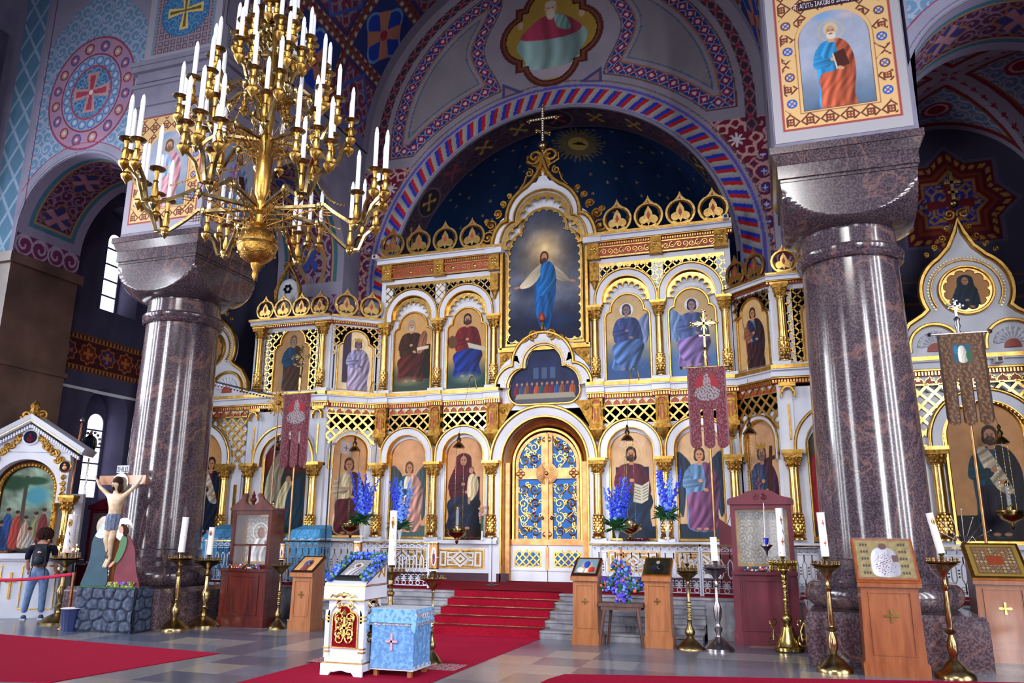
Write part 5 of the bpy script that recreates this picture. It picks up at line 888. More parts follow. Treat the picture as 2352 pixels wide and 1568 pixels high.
# ================================================================ WINGS AND SIDE CHAPELS
def wing(s, crests):
    cxm = s * 6.17; M = Matrix.Translation((0, YW, 0)); xa, xb = sorted((s * 5.12, s * 7.22)); b = MB(M)
    x0u, x1u = xa, xb
    archboard(b, cxm, .62, 1.5, 3.2, xa, xb, 4.5, -.1, .02); b.box(xa, xb, .12, .16, 1.4, 4.5); b.box(xa, xb, -.12, .1, ZS, 1.42); b.box(xa - .02, xb + .02, -.3, .1, 1.42, 1.5)
    b.box(xa, xb, -.06, .08, 4.82, 4.98); b.box(xa, xb, .03, .06, 4.98, 5.02)
    for x in (xa + .1, xb - .1): b.box(x - .14, x + .14, -.06, .12, 1.4, 6.6); b.box(x - .17, x + .17, -.2, 0, 4.9, 5.0)
    for x in (cxm - .72, cxm + .72): b.box(x - .05, x + .05, -.04, .06, 4.98, 6.45)
    b.box(xa, xb, -.05, .08, 6.5, 6.62); part('wing_body', b, 'white_paint', IC, smooth=False)
    for x in (xa + .16, xb - .16): goldcol(IC, M, x, 5.0, 6.58, .085, .12); goldcol(IC, M, x, 1.56, 3.17, .1, .16)
    q = tref(cxm, .5, 4.98, 6.0, .34); top_ = 6.47; PP = q
    def ins(x, z):
        dx = abs(x - cxm); return not (dx < .53 and z < 6.05) and not (math.hypot(dx, z - 6.1) < .46) 
    part('diagonal_lattice', lattice(M, ins, xa + .27, xb - .27, 4.98, 6.5, .19, .034), 'gold_bright', IC, smooth=False); part('lattice_backing', MB(M).box(xa + .2, xb - .2, .25, .28, 4.9, 6.5), 'dark', IC, smooth=False)
    archtrim(IC, M, cxm, .64, 3.17, 3.3, .2, .0, .12)
    g = MB(M)
    for x in (xa + .16, xb - .16): g.box(x - .2, x + .2, -.3, 0, 3.17, 3.24); g.box(x - .17, x + .17, -.24, 0, 6.56, 6.62); g.mold([(x - .12, 4.28), (x - .12, 4.4)] + arc(x, 4.38, .1, 180, 0, 8) + [(x + .12, 4.4), (x + .12, 4.28)], BEAD(-.02, .03, .1, .18)); g.box(x - .16, x + .16, -.14, 0, 4.5, 4.58); g.box(x - .02, x + .02, -.08, 0, 3.45, 4.15)
    part('gilt_details', g, 'gold', IC); cornice(IC, M, xa - .12, xb + .12, 4.56, 4.9, .1, .3); cornice(IC, M, xa - .1, xb + .1, 6.6, 6.8, .12, .3)
    for k in range(crests): crest(IC, M @ Matrix.Translation((0, -.15, 0)), xa + .28 + k * .52, 6.8, .255)
    return cxm, M, q
def facet(s):
    p0 = Vector((AX + s * 4.24, YI - .02, 0)); p1 = Vector((s * 5.12, YW, 0)); d = (p1 - p0) * s; a = math.atan2(d.y, d.x) ; L = d.length; M = Matrix.Translation((p0 + p1) / 2) @ Matrix.Rotation(a, 4, 'Z'); h = L / 2; b = MB(M)
    archboard(b, 0, .42, 1.5, 3.55, -h, h, 4.05, -.1, .0); b.box(-h, h, .1, .14, 1.4, 4.0); b.box(-h, h, -.05, .1, ZS, 1.42); b.box(-h, h, -.2, .1, 1.42, 1.5); b.box(-h, h, -.05, .05, 4.82, 4.96); b.box(-h, -h + .07, -.02, .06, 4.9, 6.7); b.box(h - .07, h, -.02, .06, 4.9, 6.7); b.box(-h, h, -.02, .06, 6.58, 6.66); b.box(-h, h, .0, .06, 4.9, 5.02); b.box(-.5, -.44, -.02, .02, 5.0, 6.1); b.box(.44, .5, -.02, .02, 5.0, 6.1)
    part('facet_body', b, 'white_paint', IC, smooth=False); archtrim(IC, M, 0, .42, 3.1, 3.5, .09, .0, .06)
    part('quatrefoil_lattice', lattice(M, lambda x, z: math.hypot(x, max(z - 3.5, 0)) > .53, -h, h, 3.7, 4.42, .25, .05, quat=True), 'gold_bright', IC, smooth=False); part('diagonal_lattice', lattice(M, lambda x, z: math.hypot(x, z - 6.12) > .42 and not (abs(x) < .48 and z < 6.1), -h + .05, h - .05, 5.8, 6.58, .2, .034), 'gold_bright', IC, smooth=False)
    part('lattice_backing', MB(M).box(-h, h, .2, .22, 3.6, 6.6), 'dark', IC, smooth=False); ogees(IC, M, -h, h, 4.42, 4.57); cornice(IC, M, -h - .1, h + .1, 4.56, 4.9, .08, .24); cornice(IC, M, -h - .05, h + .08, 6.62, 6.8, .08, .24)
    for k in (-1, 1): crest(IC, M @ Matrix.Translation((0, -.1, 0)), k * h * .5, 6.8, .29)
    return M
FL = {}
for s, cr in ((-1, 4), (1, 4)):
    cxm, M, q = wing(s, cr); Mf = facet(s)
    if s < 0:
        icon('icon_painting', 'upper icon of a grey-haired man in brown and blue between lattice strips', M, q, lambda c: saint(c, 0, .0, 1.42, robe='1c5878', cloak='5c3c28', hair='7c6c60', beard='a89c90'), .5, 4.98, 6.45, nu=100, base='d0a878')
        icon('icon_painting', 'upper canted icon of a cross-bearing figure glinting silver-mauve, left of centre', Mf, tref(0, .42, 4.98, 6.02, .3), lambda c: (c.poly([(-.3, .2), (-.1, .2), (-.12, 1.5), (-.32, 1.45)], '5c4c60'), saint(c, .06, .0, 1.3, robe='9c98b8', cloak='a89cb4', hair='5a4c5c', beard='8c7c88', skin='8c7880', crown=True)), .42, 4.98, 6.36, nu=100, base='f0dcb8')
        icon('icon_painting', 'large arched painting of a pale kneeling figure behind the left red banner', M, WR(cxm, .58, 1.62, 3.5), lambda c: (c.rect(-1, 1, 1.4, 3, '6c1c20'), c.rect(-1, 1, 0, 1.4, '2c3c38'), c.C.__setitem__(slice(None), np.clip(c.C * (1 + .25 * fnoise(c.u, c.v, 1, 3))[:, None], 0, 1)), c.blob([(-.5, .6), (-.5, 1.3), (-.2, 1.9), (.0, 1.7), (-.1, 1.2), (-.1, .6)], 'a8a08c', fold=.2), c.blob([(-.2, .5), (-.1, 1.0), (.1, 1.25), (.3, 1.0), (.2, .5), (0, .3)], 'd0c4a4', fold=.25), c.blob([(.1, .2), (.1, .9), (.4, 1.3), (.58, .9), (.58, .1)], '1c4c64', fold=.2), c.ell(-.08, 1.9, .1, .12, '9c7c60'), c.ell(.1, 1.25, .07, .08, 'c89c84')), .58, 1.62, 4.08, nu=120, base='6c2420', d=-.04, fw=.09)
        icon('icon_painting', 'tall arched icon of a standard-bearer with a small white flag', Mf, WR(0, .4, 1.58, 3.5), lambda c: (f_warrior(c), c.line([(-.25, .3), (-.2, 2.15)], .02, '6b4a38'), c.poly([(-.22, 2.2), (.04, 2.14), (.02, 1.86), (-.22, 1.9)], 'c8c4c4'), c.line([(-.14, 2.03), (-.04, 2.02)], .02, 'a03c50'), c.line([(-.09, 2.08), (-.09, 1.96)], .02, 'a03c50')), .4, 1.58, 3.9, nu=100, base='dcae84', d=-.05)
    else:
        icon('icon_painting', 'upper canted icon of a youth with a spear, right of centre', Mf, tref(0, .42, 4.98, 6.02, .3), lambda c: saint(c, 0, .0, 1.32, robe='9a6a54', cloak='4c3038', hair='4a3024', spear=True, sash='3c3c5c', under='5c8cac'), .42, 4.98, 6.36, nu=90, base='dcbc8c')
        icon('icon_painting', 'upper wing icon half hidden by the right granite column', M, q, lambda c: saint(c, 0, .0, 1.4, robe='5c3c4c', cloak='3c5c7c'), .5, 4.98, 6.45, nu=50, base='d8b484')
        icon('icon_painting', 'tall arched icon of a crowned robed figure holding a large brown cross', Mf, WR(0, .4, 1.58, 3.5), lambda c: (saint(c, -.06, .1, 1.75, robe='4c5878', cloak='5a3450', hair='5a4c50', beard='8c7c78', cross=True, crown=True),), .4, 1.58, 3.9, nu=100, base='dcb490', d=-.05)
        icon('icon_painting', 'large arched dark painting with a red robe edge beside the right granite column', M, WR(cxm, .58, 1.62, 3.5), lambda c: (c.rect(-1, 1, 0, 3, '5c5040'), c.C.__setitem__(slice(None), np.clip(c.C * (1 + .25 * fnoise(c.u, c.v, 1, 3))[:, None], 0, 1)), c.blob([(-.55, .2), (-.55, 1.4), (-.3, 1.6), (-.2, 1.0), (-.2, .1)], '8c1c30', fold=.2), c.blob([(.0, .2), (-.1, 1.1), (.1, 1.5), (.3, 1.1), (.3, .2)], '6a6a7c')), .58, 1.62, 4.08, nu=80, base='8c6a48', d=-.04, fw=.09)
# little gable with a pierced disc behind the left wing cresting
g = MB(Matrix.Translation((-6.45, YW + .05, 0))); o = part('wing_gable', g.lathe([(.27, -.05), (.27, .05), (.22, .07), (.16, .05)], (0, 0, 7.62), 32, axis='y').plate([(-.32, 7.1), (.32, 7.1), (.27, 7.6), (-.27, 7.6)], (), .0, .04), 'white_paint', IC)
g = MB(Matrix.Translation((-6.45, YW + .05, 0))); g.mold([(-.34, 7.3), (-.36, 7.6), (-.25, 7.88), (0, 8.3), (.25, 7.88), (.36, 7.6), (.34, 7.3)], BEAD(-.04, .03, .02, .1)); g.lathe([(0, 8.5), (.05, 8.53), (.07, 8.58), (.05, 8.64), (0, 8.67)], (0, 0, 0), 12); g.box(-.02, .02, -.02, .02, 8.65, 9.1); g.box(-.13, .13, -.02, .02, 8.9, 8.94)
for s in (-1, 1): scroll(g, volute(s * .1, 8.3, .09, 200, 1.3, sgn=-s), .02, 5, .05)
part('gable_trim', g, 'gold_carved', o); g = MB(Matrix.Translation((-6.45, YW + .05, 0)))
for a in range(6): g.ball((.085 * math.cos(a * PI / 3), -.07, 7.62 + .085 * math.sin(a * PI / 3)), .045, 8, sy=.3)
part('pierced_rosette', g, 'dark', o)
def chapel(s, lb):
    cx = s * 8.62; M = Matrix.Translation((cx, YW, 0)); t = thing('side_iconostasis', lb, 'altar screen', (cx, YW, ZS)); b = MB(M); xa, xb = -1.3, 1.3
    archboard(b, 0, .72, 1.5, 3.35, xa, xb, 4.25, -.1, .0); b.box(xa, xb, .12, .16, 1.4, 4.5); b.box(xa, xb, -.1, .1, ZS, 1.42); b.box(xa, xb, -.25, .1, 1.42, 1.5); b.box(xa - .05, xb + .05, -.06, .08, 4.9, 5.02)
    big = lambda g_: [(-1.25 + g_, 5.0), (-1.22 + g_, 5.3), (-1.05 + g_, 5.58), (-.8 + g_, 5.74)] + arc(0, 6.18, .78 - g_, 206, 90 + 32, 14) + [(-.22, 7.05 - g_), (-.08, 7.35 - g_)]
    S_ = big(0); SB = S_ + [(0, 7.6)] + [(-x, z) for x, z in S_[::-1]]; b.plate(SB, (), -.06, .04); part('body', b, 'white_paint', t, smooth=False)
    g = MB(M); g.mold(SB, BEAD(-.05, .05, .03, .13)); S2 = big(.2); g.mold(arc(0, 6.18, .6, 210, -30, 30), BEAD(-.015, .015, .04, .08)); g.mold(arc(0, 6.18, .46, 0, 360, 36)[:-1], BEAD(-.03, .03, .04, .12), closed=True); o = part('gilt_outline', g, 'gold', t)
    g = MB(M)
    for i in range(46): a = math.radians(212 - 244 * i / 45); g.box(.65 * math.cos(a) - .013, .65 * math.cos(a) + .013, -.07, -.03, 6.18 + .65 * math.sin(a) - .013, 6.18 + .65 * math.sin(a) + .013)
    part('dentils', g, 'gold_bright', o, smooth=False)
    for k in (-1, 1):
        g = MB(M); g.mold(archp(k * .64, .4, 5.02, 5.12, 18), BEAD(-.0, .07, .04, .12)); o = part('shell_niche', g, 'gold', t); g = MB(M)
        for i in range(9): a = math.radians(10 + 20 * i); g.ball((k * .64 + .23 * math.cos(a), -.06, 5.12 + .23 * math.sin(a)), .055, 8, sx=1, sy=.5); g.tube([(k * .64 + .1 * math.cos(a), -.05, 5.12 + .1 * math.sin(a)), (k * .64 + .3 * math.cos(a), -.06, 5.12 + .3 * math.sin(a))], [.012, .045], 6)
        part('shell', g, 'white_paint', o); g = MB(M); g.plate([(k * .64 - .14, 5.03), (k * .64 + .14, 5.03)] + arc(k * .64, 5.06, .13, 10, 170, 8), (), .05, .09); part('enamel', g, 'red_enamel', o)
    cornice(t, M, xa - .1, xb + .1, 4.56, 4.9, .08, .28); ogees(t, M, xa, xb, 4.42, 4.57)
    part('quatrefoil_lattice', lattice(M, lambda x, z: math.hypot(x, max(z - 3.35, 0)) > .95, xa, xb, 3.3, 4.42, .25, .05, quat=True), 'gold_bright', t, smooth=False); part('lattice_backing', MB(M).box(xa, xb, .2, .24, 3.2, 4.5), 'dark', t, smooth=False)
    archtrim(t, M, 0, .72, 3.24, 3.35, .22, .0, .12); g = MB(M)
    for i in range(30): a = math.radians(180 - 180 * i / 29); g.box(.7 * math.cos(a) - .014, .7 * math.cos(a) + .014, -.1, 0, 3.35 + .7 * math.sin(a) - .014, 3.35 + .7 * math.sin(a) + .014)
    part('arch_dentils', g, 'gold_bright', t, smooth=False)
    for k in (-1, 1):
        goldcol(t, M, k * .86, 1.56, 3.17, .1, .14); part('impost', MB(M).box(k * .86 - .2, k * .86 + .2, -.28, 0, 3.17, 3.24), 'gold', t, smooth=False)
        x0, x1 = sorted((k * 1.02, k * 1.28)); part('side_panel', MB(M).box(x0, x1, -.05, 0, 1.6, 3.0), 'white_paint', t, smooth=False); part('gilt_strip', MB(M).box((x0 + x1) / 2 - .04, (x0 + x1) / 2 + .04, -.08, -.05, 1.8, 2.75), 'gold', t, smooth=False)
    g = MB(M)
    for k in (-1, 1):
        scroll(g, volute(k * .12, 7.72, .11, 200, 1.4, sgn=-k), .025, 5, .08); 
        for x, z, r in ((.3, 7.25, .07), (.45, 7.08, .06), (.6, 6.95, .05), (.2, 7.45, .06)): scroll(g, volute(k * x, z, r, 250, 1.4, sgn=-k), .018, 5, .07)
    part('scroll_crest', g, 'gold_carved', t); g = MB(M); g.ball((0, -.05, 7.95), .085, 14); g.box(-.03, .03, -.08, -.02, 8.0, 8.62); g.box(-.15, .15, -.08, -.02, 8.36, 8.42); g.box(-.09, .09, -.08, -.02, 8.16, 8.21)
    for x, z in ((0, 8.64), (-.17, 8.39), (.17, 8.39)): g.ball((x, -.05, z), .05, 8)
    part('finial_cross', g, 'brass', t); g = MB(M); cu = 12 * 6; I = []; O = arc(0, 6.18, .44, 0, 360, cu)
    for i in range(cu + 1): a = 2 * PI * i / cu; q = .40 - .05 * (1 - abs(math.sin(PI * i / 6)) ** .5); I.append((q * math.cos(a), 6.18 + q * math.sin(a)))
    g.strip(I, O, .05, .09); part('roundel_scallops', g, 'gold_bright', t)
    return cx, M
for s, lb in ((-1, 'white and gold side altar screen glimpsed to the right of the left granite column'), (1, 'white and gold side altar screen with shell niches right of the right granite column')):
    cx, M = chapel(s, lb); circ = lambda: None
    tt = thing('icon_painting', 'round scalloped icon of a %s veiled woman in a gable roundel' % ('dark' if s < 0 else 'teal'), 'icon', (cx, YW - .05, 5.74))
    def rp_(u, v, X, Y, Z, cx=cx, s=s): c = Cv(X - cx, Z - 5.74, 'd0a070', .006); saint(c, 0, -.45, 1.2, robe='1c3c54' if s > 0 else '2c2430', cloak=None, veil='243c50' if s > 0 else '2c2430'); return c.C
    grid('painting', 90, 90, lambda u, v, cx=cx: (cx + .42 * v * np.cos(2 * PI * u), YW - .055 + 0 * u, 6.18 + .42 * v * np.sin(2 * PI * u)), rp_, 'painting', tt)
    fig = (lambda c: (c.rect(-1, 1, 0, .45, '2c1820'), saint(c, .08, .12, 1.95, robe='1c4c5c', cloak='2a2438', hair='4a3428', beard='4a3428', sash='c8bca8'))) if s > 0 else (lambda c: (c.rect(-1, 1, 0, .45, '1c2030'), saint(c, .3, .1, 1.8, robe='5c2c3c', cloak='24304c', hair='3c2c2c', sash='c8c0b4')))
    icon('icon_painting', 'arched icon of a prince in an ermine-edged dark mantle, far right side altar' if s > 0 else 'arched icon of a dark red-robed saint partly hidden by the left granite column', M, WR(0, .62, 1.56, 3.42), fig, .62, 1.56, 4.04, nu=110, base='d8a878', d=-.05, fw=.07)
# ================================================================ FURNITURE ON THE FLOOR
def mpp(x, y, Y): return (at(x + 1, y, Y) - at(x - 1, y, Y)).length / 2
def profile(style, h, rb, k=1.):
    # candle-stand silhouettes: (radius, height) pairs up to the dish underside
    if style == 'baluster': P = [(1, 0), (1, .02), (.92, .05), (.7, .075), (.55, .11), (.3, .15), (.17, .17), (.2, .19), (.26, .23), (.29, .27), (.24, .32), (.14, .36), (.12, .375), (.26, .39), (.3, .41), (.14, .425), (.13, .44), (.17, .47), (.14, .7), (.12, .76), (.2, .775), (.22, .8), (.12, .82), (.1, .86), (.14, .9), (.34, .95), (.6, .985), (.85, 1.0)]
    elif style == 'tulip': P = [(1, 0), (1, .03), (.86, .06), (.66, .1), (.4, .14), (.18, .17), (.15, .2), (.26, .24), (.29, .27), (.16, .3), (.14, .34), (.24, .4), (.3, .5), (.22, .56), (.13, .6), (.11, .78), (.22, .8), (.12, .83), (.12, .88), (.3, .93), (.7, .975), (.9, 1.0)]
    elif style == 'slim': P = [(1, 0), (.98, .02), (.8, .05), (.62, .09), (.4, .12), (.25, .15), (.2, .165), (.34, .19), (.38, .22), (.3, .26), (.18, .3), (.15, .36), (.18, .37), (.12, .38), (.12, .6), (.16, .61), (.12, .62), (.11, .84), (.15, .86), (.12, .88), (.3, .92), (.62, .97), (.8, 1.0)]
    elif style == 'pear': P = [(1, 0), (1, .025), (.85, .06), (.6, .1), (.45, .12), (.4, .16), (.2, .18), (.34, .21), (.36, .235), (.2, .27), (.3, .29), (.4, .31), (.2, .325), (.3, .33), (.22, .5), (.16, .6), (.15, .66), (.27, .69), (.27, .72), (.13, .75), (.13, .82), (.2, .84), (.18, .9), (.4, .95), (.75, 1.0)]
    else: P = [(.85, 0), (.95, .015), (.95, .05), (.88, .055), (.8, .07), (.7, .12), (.5, .2), (.38, .28), (.2, .3), (.2, .32), (.32, .35), (.36, .38), (.26, .42), (.14, .44), (.2, .45), (.14, .46), (.13, .82), (.18, .83), (.2, .88), (.14, .9), (.3, .94), (.4, .99), (.8, 1.0)]
    return [(r * rb, z * h) for r, z in P]
def pillar(x, y, z, h, r, label, pics='', lean=0, cat='candle', lit=False, wind=0):
    t = thing('pillar_candle', label, 'candle', (x, y, z)); t.rotation_euler.y = lean; m = MB(); m.lathe([(r, 0), (r, h * .45), (r * 1.06, h * .455), (r * 1.06, h * .47), (r * .97, h * .475), (r * .97, h * .97), (r * 1.05, h * .975), (r * 1.05, h * .99), (r * .8, h)], n=20)
    def mk(nm, mb, mt): return part(nm, mb, mt, t, world=False)
    mk('wax_body', m, 'wax')
    if pics:
        a = math.radians(-72)
        def dot(zc, w_, hh, mt, da=0., nm='decoration'):
            g = MB(); n = 8; rr = r * 1.075; vs = []; fs = []
            for i in range(n + 1):
                th = a + da + w_ / r * (i / n - .5); e = math.sqrt(max(0, 1 - (2 * i / n - 1) ** 2)) * hh / 2 + .001
                for s in (-1, 1): vs.append((rr * math.cos(th), rr * math.sin(th), zc + s * e))
            fs = [(2 * i, 2 * i + 2, 2 * i + 3, 2 * i + 1) for i in range(n)]; g.add(vs, fs); mk(nm, g, mt)
        if 'o' in pics: dot(h * .78, r * 1.1, h * .2, 'brass_light'); dot(h * .78, r * .9, h * .17, 'rose_gold'); dot(h * .76, r * .6, h * .1, 'velvet_red'); dot(h * .83, r * .35, h * .05, 'skin')
        if 'x' in pics:
            for zc in (.75, .3): dot(h * zc, r * .2, h * .16, 'red_enamel'); dot(h * zc, r * .7, h * .035, 'red_enamel')
        if 'd' in pics:
            for i in range(12): dot(h * (.07 + .03 * (i % 3) + .2 * (i // 3)), r * .16, .022, 'brass_dark', da=((i * 1.7) % 1.8) - .8)
        if 'b' in pics: g = MB(); g.lathe([(r * 1.03, h * .1), (r * 1.03, h * .92)], n=20); mk('picture_wrap', g, 'rose_gold'); dot(h * .5, r * 1.1, h * .62, 'flower_white'); dot(h * .42, r * .7, h * .4, 'velvet_red' if 'r' in pics else 'flower_violet'); dot(h * .66, r * .45, h * .14, 'skin')
        if 'b' in pics:
            for zc in (.08, .93): g = MB(); g.lathe([(r * 1.05, h * (zc - .03)), (r * 1.08, h * zc), (r * 1.05, h * (zc + .03))], n=20); mk('band', g, 'brass_dark')
    if lit: g = MB(); g.lathe([(0, h), (.012, h + .015), (.008, h + .04), (0, h + .06)], n=8); mk('flame', g, 'flame')
    return t
def cstand(label, bx, by, dx, dy, bw, dw, style, mt, candle=None, cup=True, n=14, cups=16, grp=None, tapers=0, ymax=99):
    p = gr(bx, by); k = mpp(bx, by, p.y); rb = bw * k / 2; p = gr(bx, by - 4); Y = min(p.y + rb * .5, ymax); X = at(bx, by - 6, Y).x; rd = dw * k / 2; zd = at(dx, dy, Y).z
    t = thing('candle_stand', label, 'candle stand', (X, Y, 0), grp); M = Matrix.Translation((X, Y, 0)); h = zd - .03
    part('stem', MB(M).lathe([(r, z) for r, z in profile(style, h, rb)], n=28, flute=0), mt, t)
    if style in ('slim', 'ornate'):
        g = MB(M); z0, z1 = (.38, .6) if style == 'slim' else (.46, .82); rr = rb * .13; g.tube([(rr * math.cos(a * 1.3), rr * math.sin(a * 1.3), h * (z0 + (z1 - z0) * a / 40)) for a in range(41)], rr * .35, 5); g.tube([(-rr * math.cos(a * 1.3), -rr * math.sin(a * 1.3), h * (z0 + (z1 - z0) * a / 40)) for a in range(41)], rr * .35, 5)
        part('spiral_twist', g, mt, t)
    g = MB(M); g.lathe([(rb * .3, h - .01), (rd * .7, h), (rd * .96, zd - .012), (rd, zd), (rd * .97, zd + .006), (rd * .2, zd - .002), (0, zd)], n=36); part('dish', g, mt, t)
    for a in range(3): th = a * 2.09 + .5; g = MB(M); g.ball((rb * .8 * math.cos(th), rb * .8 * math.sin(th), .018), .02, 8); part('foot', g, mt, t)
    for i in range(cups):
        th = 2 * PI * i / cups; rr = rd * .84; g = MB(M); g.lathe([(.013, 0), (.01, .012), (.016, .025), (.016, .04), (.01, .042)], (rr * math.cos(th), rr * math.sin(th), zd), 8); part('taper_cup', g, mt, t)
    if style == 'ornate':
        g = MB(M)
        for i in range(26): th = 2 * PI * i / 26; g.tube([((rd - .004) * math.cos(th + s * .12), (rd - .004) * math.sin(th + s * .12), zd - .01 - .09 * q) for s, q in ((-1, 0), (0, 1), (1, 0))], .006, 4); g.ball((rd * math.cos(th), rd * math.sin(th), zd + .014), .014, 6)
        g.lathe([(rd, zd - .03), (rd + .008, zd - .02), (rd, zd - .01)], n=32); g.lathe([(rd * .98, zd - .1), (rd, zd - .09), (rd * .98, zd - .08)], n=32); part('pierced_skirt', g, mt, t)
        for a in (205, -35, 85):
            c_, s_ = math.cos(math.radians(a)), math.sin(math.radians(a)); g = MB(M @ Matrix.Rotation(math.radians(a), 4, 'Z')); pts = volute(rb * 1.15, .16, .1, 90, 1.2) + [(rb * 1.0, .3)] + volute(rb * .95, .42, .07, 0, 1.1, sgn=-1)
            g.tube([(x, 0, z) for x, z in pts], .011, 5); part('scroll_foot', g, mt, t)
    g = MB(M); zc = zd; g.lathe([(.03, zc), (.02, zc + .02), (.03, zc + .04), (.018, zc + .06), (.03, zc + .08), (.038, zc + .1), (.03, zc + .105)], n=14); part('candle_socket', g, mt, t)
    for i in range(tapers):
        th = rnd.random() * 6.28; rr = rd * (.3 + .55 * rnd.random()); hh = .1 + .12 * rnd.random(); q = thing('taper_candle', 'thin lit honey-coloured taper burning on the far-left stand', 'candle', (X + rr * math.cos(th), Y + rr * math.sin(th), zd + .005), 'lit tapers on the far-left stand'); g = MB(); g.lathe([(.005, 0), (.005, hh)], n=6); part('wax_stick', g, 'rose_gold', q, world=False); g = MB(); g.ball((0, 0, hh + .018), .013, 6, sz=1.6); part('flame', g, 'flame', q, world=False)
    if candle:
        lb, yt, yb, wpx, pics, lean = candle[:6]; hh = (at(dx, yt, Y).z - at(dx, yb, Y).z); z0 = zc + .1
        pillar(X, Y, z0, at(dx, yt, Y).z - z0, wpx * k / 2, lb, pics, lean, lit=('l' in pics))
    return t
cstand('brass candle stand crowded with lit tapers beside the stone-built crucifix base', 132, 1438, 146, 1281, 66, 54, 'tulip', 'brass_dark', ('tall white lit candle with gold motifs at the far left', 1181, 1262, 17, 'dol', .06), tapers=13)
cstand('brass baluster candle stand just right of the crucifix base', 398, 1452, 408, 1281, 62, 52, 'baluster', 'brass', ('plain white candle on the first stand right of the crucifix', 1187, 1262, 13, '', .05))
cstand('brass pear-stemmed candle stand nearest the mahogany icon case, on its left', 465, 1445, 473, 1286, 64, 52, 'tulip', 'brass', ('short white candle with a tiny picture beside the mahogany icon case', 1210, 1264, 12, 'o', .03))
cstand('dark brass candle stand between the mahogany icon case and a maple lectern', 636, 1447, 645, 1298, 38, 40, 'slim', 'brass_dark', ('short candle wrapped in a red picture beside the mahogany case', 1248, 1285, 12, 'br', .02), cups=12, ymax=12.6)
cstand('brass candle stand mostly hidden behind the flower-wreathed white lectern', 812, 1462, 812, 1318, 48, 44, 'slim', 'brass_dark', ('blue-robed saint candle rising above the flower garland', 1242, 1290, 19, 'b', 0), cups=10)
cstand('bronze candle stand between the white lectern and the blue-draped table', 893, 1478, 900, 1312, 60, 62, 'pear', 'brass_dark', ('tallest white candle with a small oval picture, behind the white lectern', 1172, 1282, 17, 'do', 0))
cstand('brass candle stand behind the blue-draped table, base on the runner', 990, 1530, 985, 1328, 50, 58, 'slim', 'brass', ('stout candle with a red-robed picture above the blue table', 1243, 1297, 21, 'br', 0))
cstand('slender brass candle stand without a candle right of the flower stool', 1586, 1483, 1580, 1310, 62, 48, 'slim', 'brass_dark', None, ymax=12.6)
cstand('silver candle stand with a large round base near the crimson icon case', 1652, 1483, 1642, 1303, 66, 56, 'tulip', 'silver_plain', ('plain white candle on the silver stand', 1233, 1278, 16, '', -.02), ymax=12.6)
cstand('ornate pale brass candle stand with scroll feet before the crimson icon case', 1813, 1502, 1803, 1293, 74, 68, 'ornate', 'brass_light', ('tall patterned candle on the ornate scroll-footed stand', 1166, 1276, 19, 'xd', 0))
cstand('brass baluster candle stand left of the large maple lectern', 1917, 1533, 1903, 1296, 84, 72, 'baluster', 'brass', ('white candle with two red crosses left of the large lectern', 1176, 1276, 19, 'x', -.03), ymax=11.2)
cstand('brass baluster candle stand right of the large maple lectern', 2193, 1538, 2168, 1289, 90, 82, 'baluster', 'brass', ('leaning white candle with an oval picture right of the large lectern', 1176, 1256, 18, 'o', -.17), ymax=11.2)
# ---- lecterns
def gcross(M, x, z, s, y, foot=False):
    g = MB(M)
    for a in range(4):
        c_, q = math.cos(a * PI / 2), math.sin(a * PI / 2); P_ = [(0, 0), (.12 * s, .12 * s), (.2 * s, .85 * s), (0, s), (-.2 * s, .85 * s), (-.12 * s, .12 * s)]; pts = [(x + c_ * u - q * v, z + q * u + c_ * v) for u, v in P_]; g.plate(pts, (), y, y + .012)
    return g
def slab(M, x0, x1, yf, zf, yb, zb, th, inset=0.):
    # tilted board from the front edge (yf,zf) up to the back edge (yb,zb); th is its thickness
    L = math.hypot(yb - yf, zb - zf); ny, nz_ = -(zb - zf) / L, (yb - yf) / L; iy, iz = (yb - yf) / L * inset, (zb - zf) / L * inset; g = MB(M); f = (yf + iy, zf + iz); b_ = (yb - iy, zb - iz)
    v = [(x0 + inset, f[0], f[1]), (x1 - inset, f[0], f[1]), (x1 - inset, b_[0], b_[1]), (x0 + inset, b_[0], b_[1])]; v += [(a, b + ny * th, c + nz_ * th) for a, b, c in v]; return g.add(v, [(3, 2, 1, 0), (4, 5, 6, 7), (0, 1, 5, 4), (1, 2, 6, 5), (2, 3, 7, 6), (3, 0, 4, 7)])
def slabpaint(M, x0, x1, yf, zf, yb, zb, th, inset, fn, par, nu=70, m='painting', name='painting'):
    L = math.hypot(yb - yf, zb - zf); ny, nz_ = -(zb - zf) / L, (yb - yf) / L; W_ = x1 - x0 - 2 * inset; Hh = L - 2 * inset
    def pos(u, v): s = (inset + Hh * v) / L; q = np.array(M) @ np.stack([x0 + inset + W_ * u, yf + (yb - yf) * s + ny * th, zf + (zb - zf) * s + nz_ * th, np.ones_like(u)]); return q[0], q[1], q[2]
    def cf(u, v, X, Y, Z): c = Cv((u - .5) * W_, v * Hh, 'c8a070', .004); fn(c, W_, Hh); return c.C
    return grid(name, nu, int(nu * Hh / W_), pos, cf, m, par)
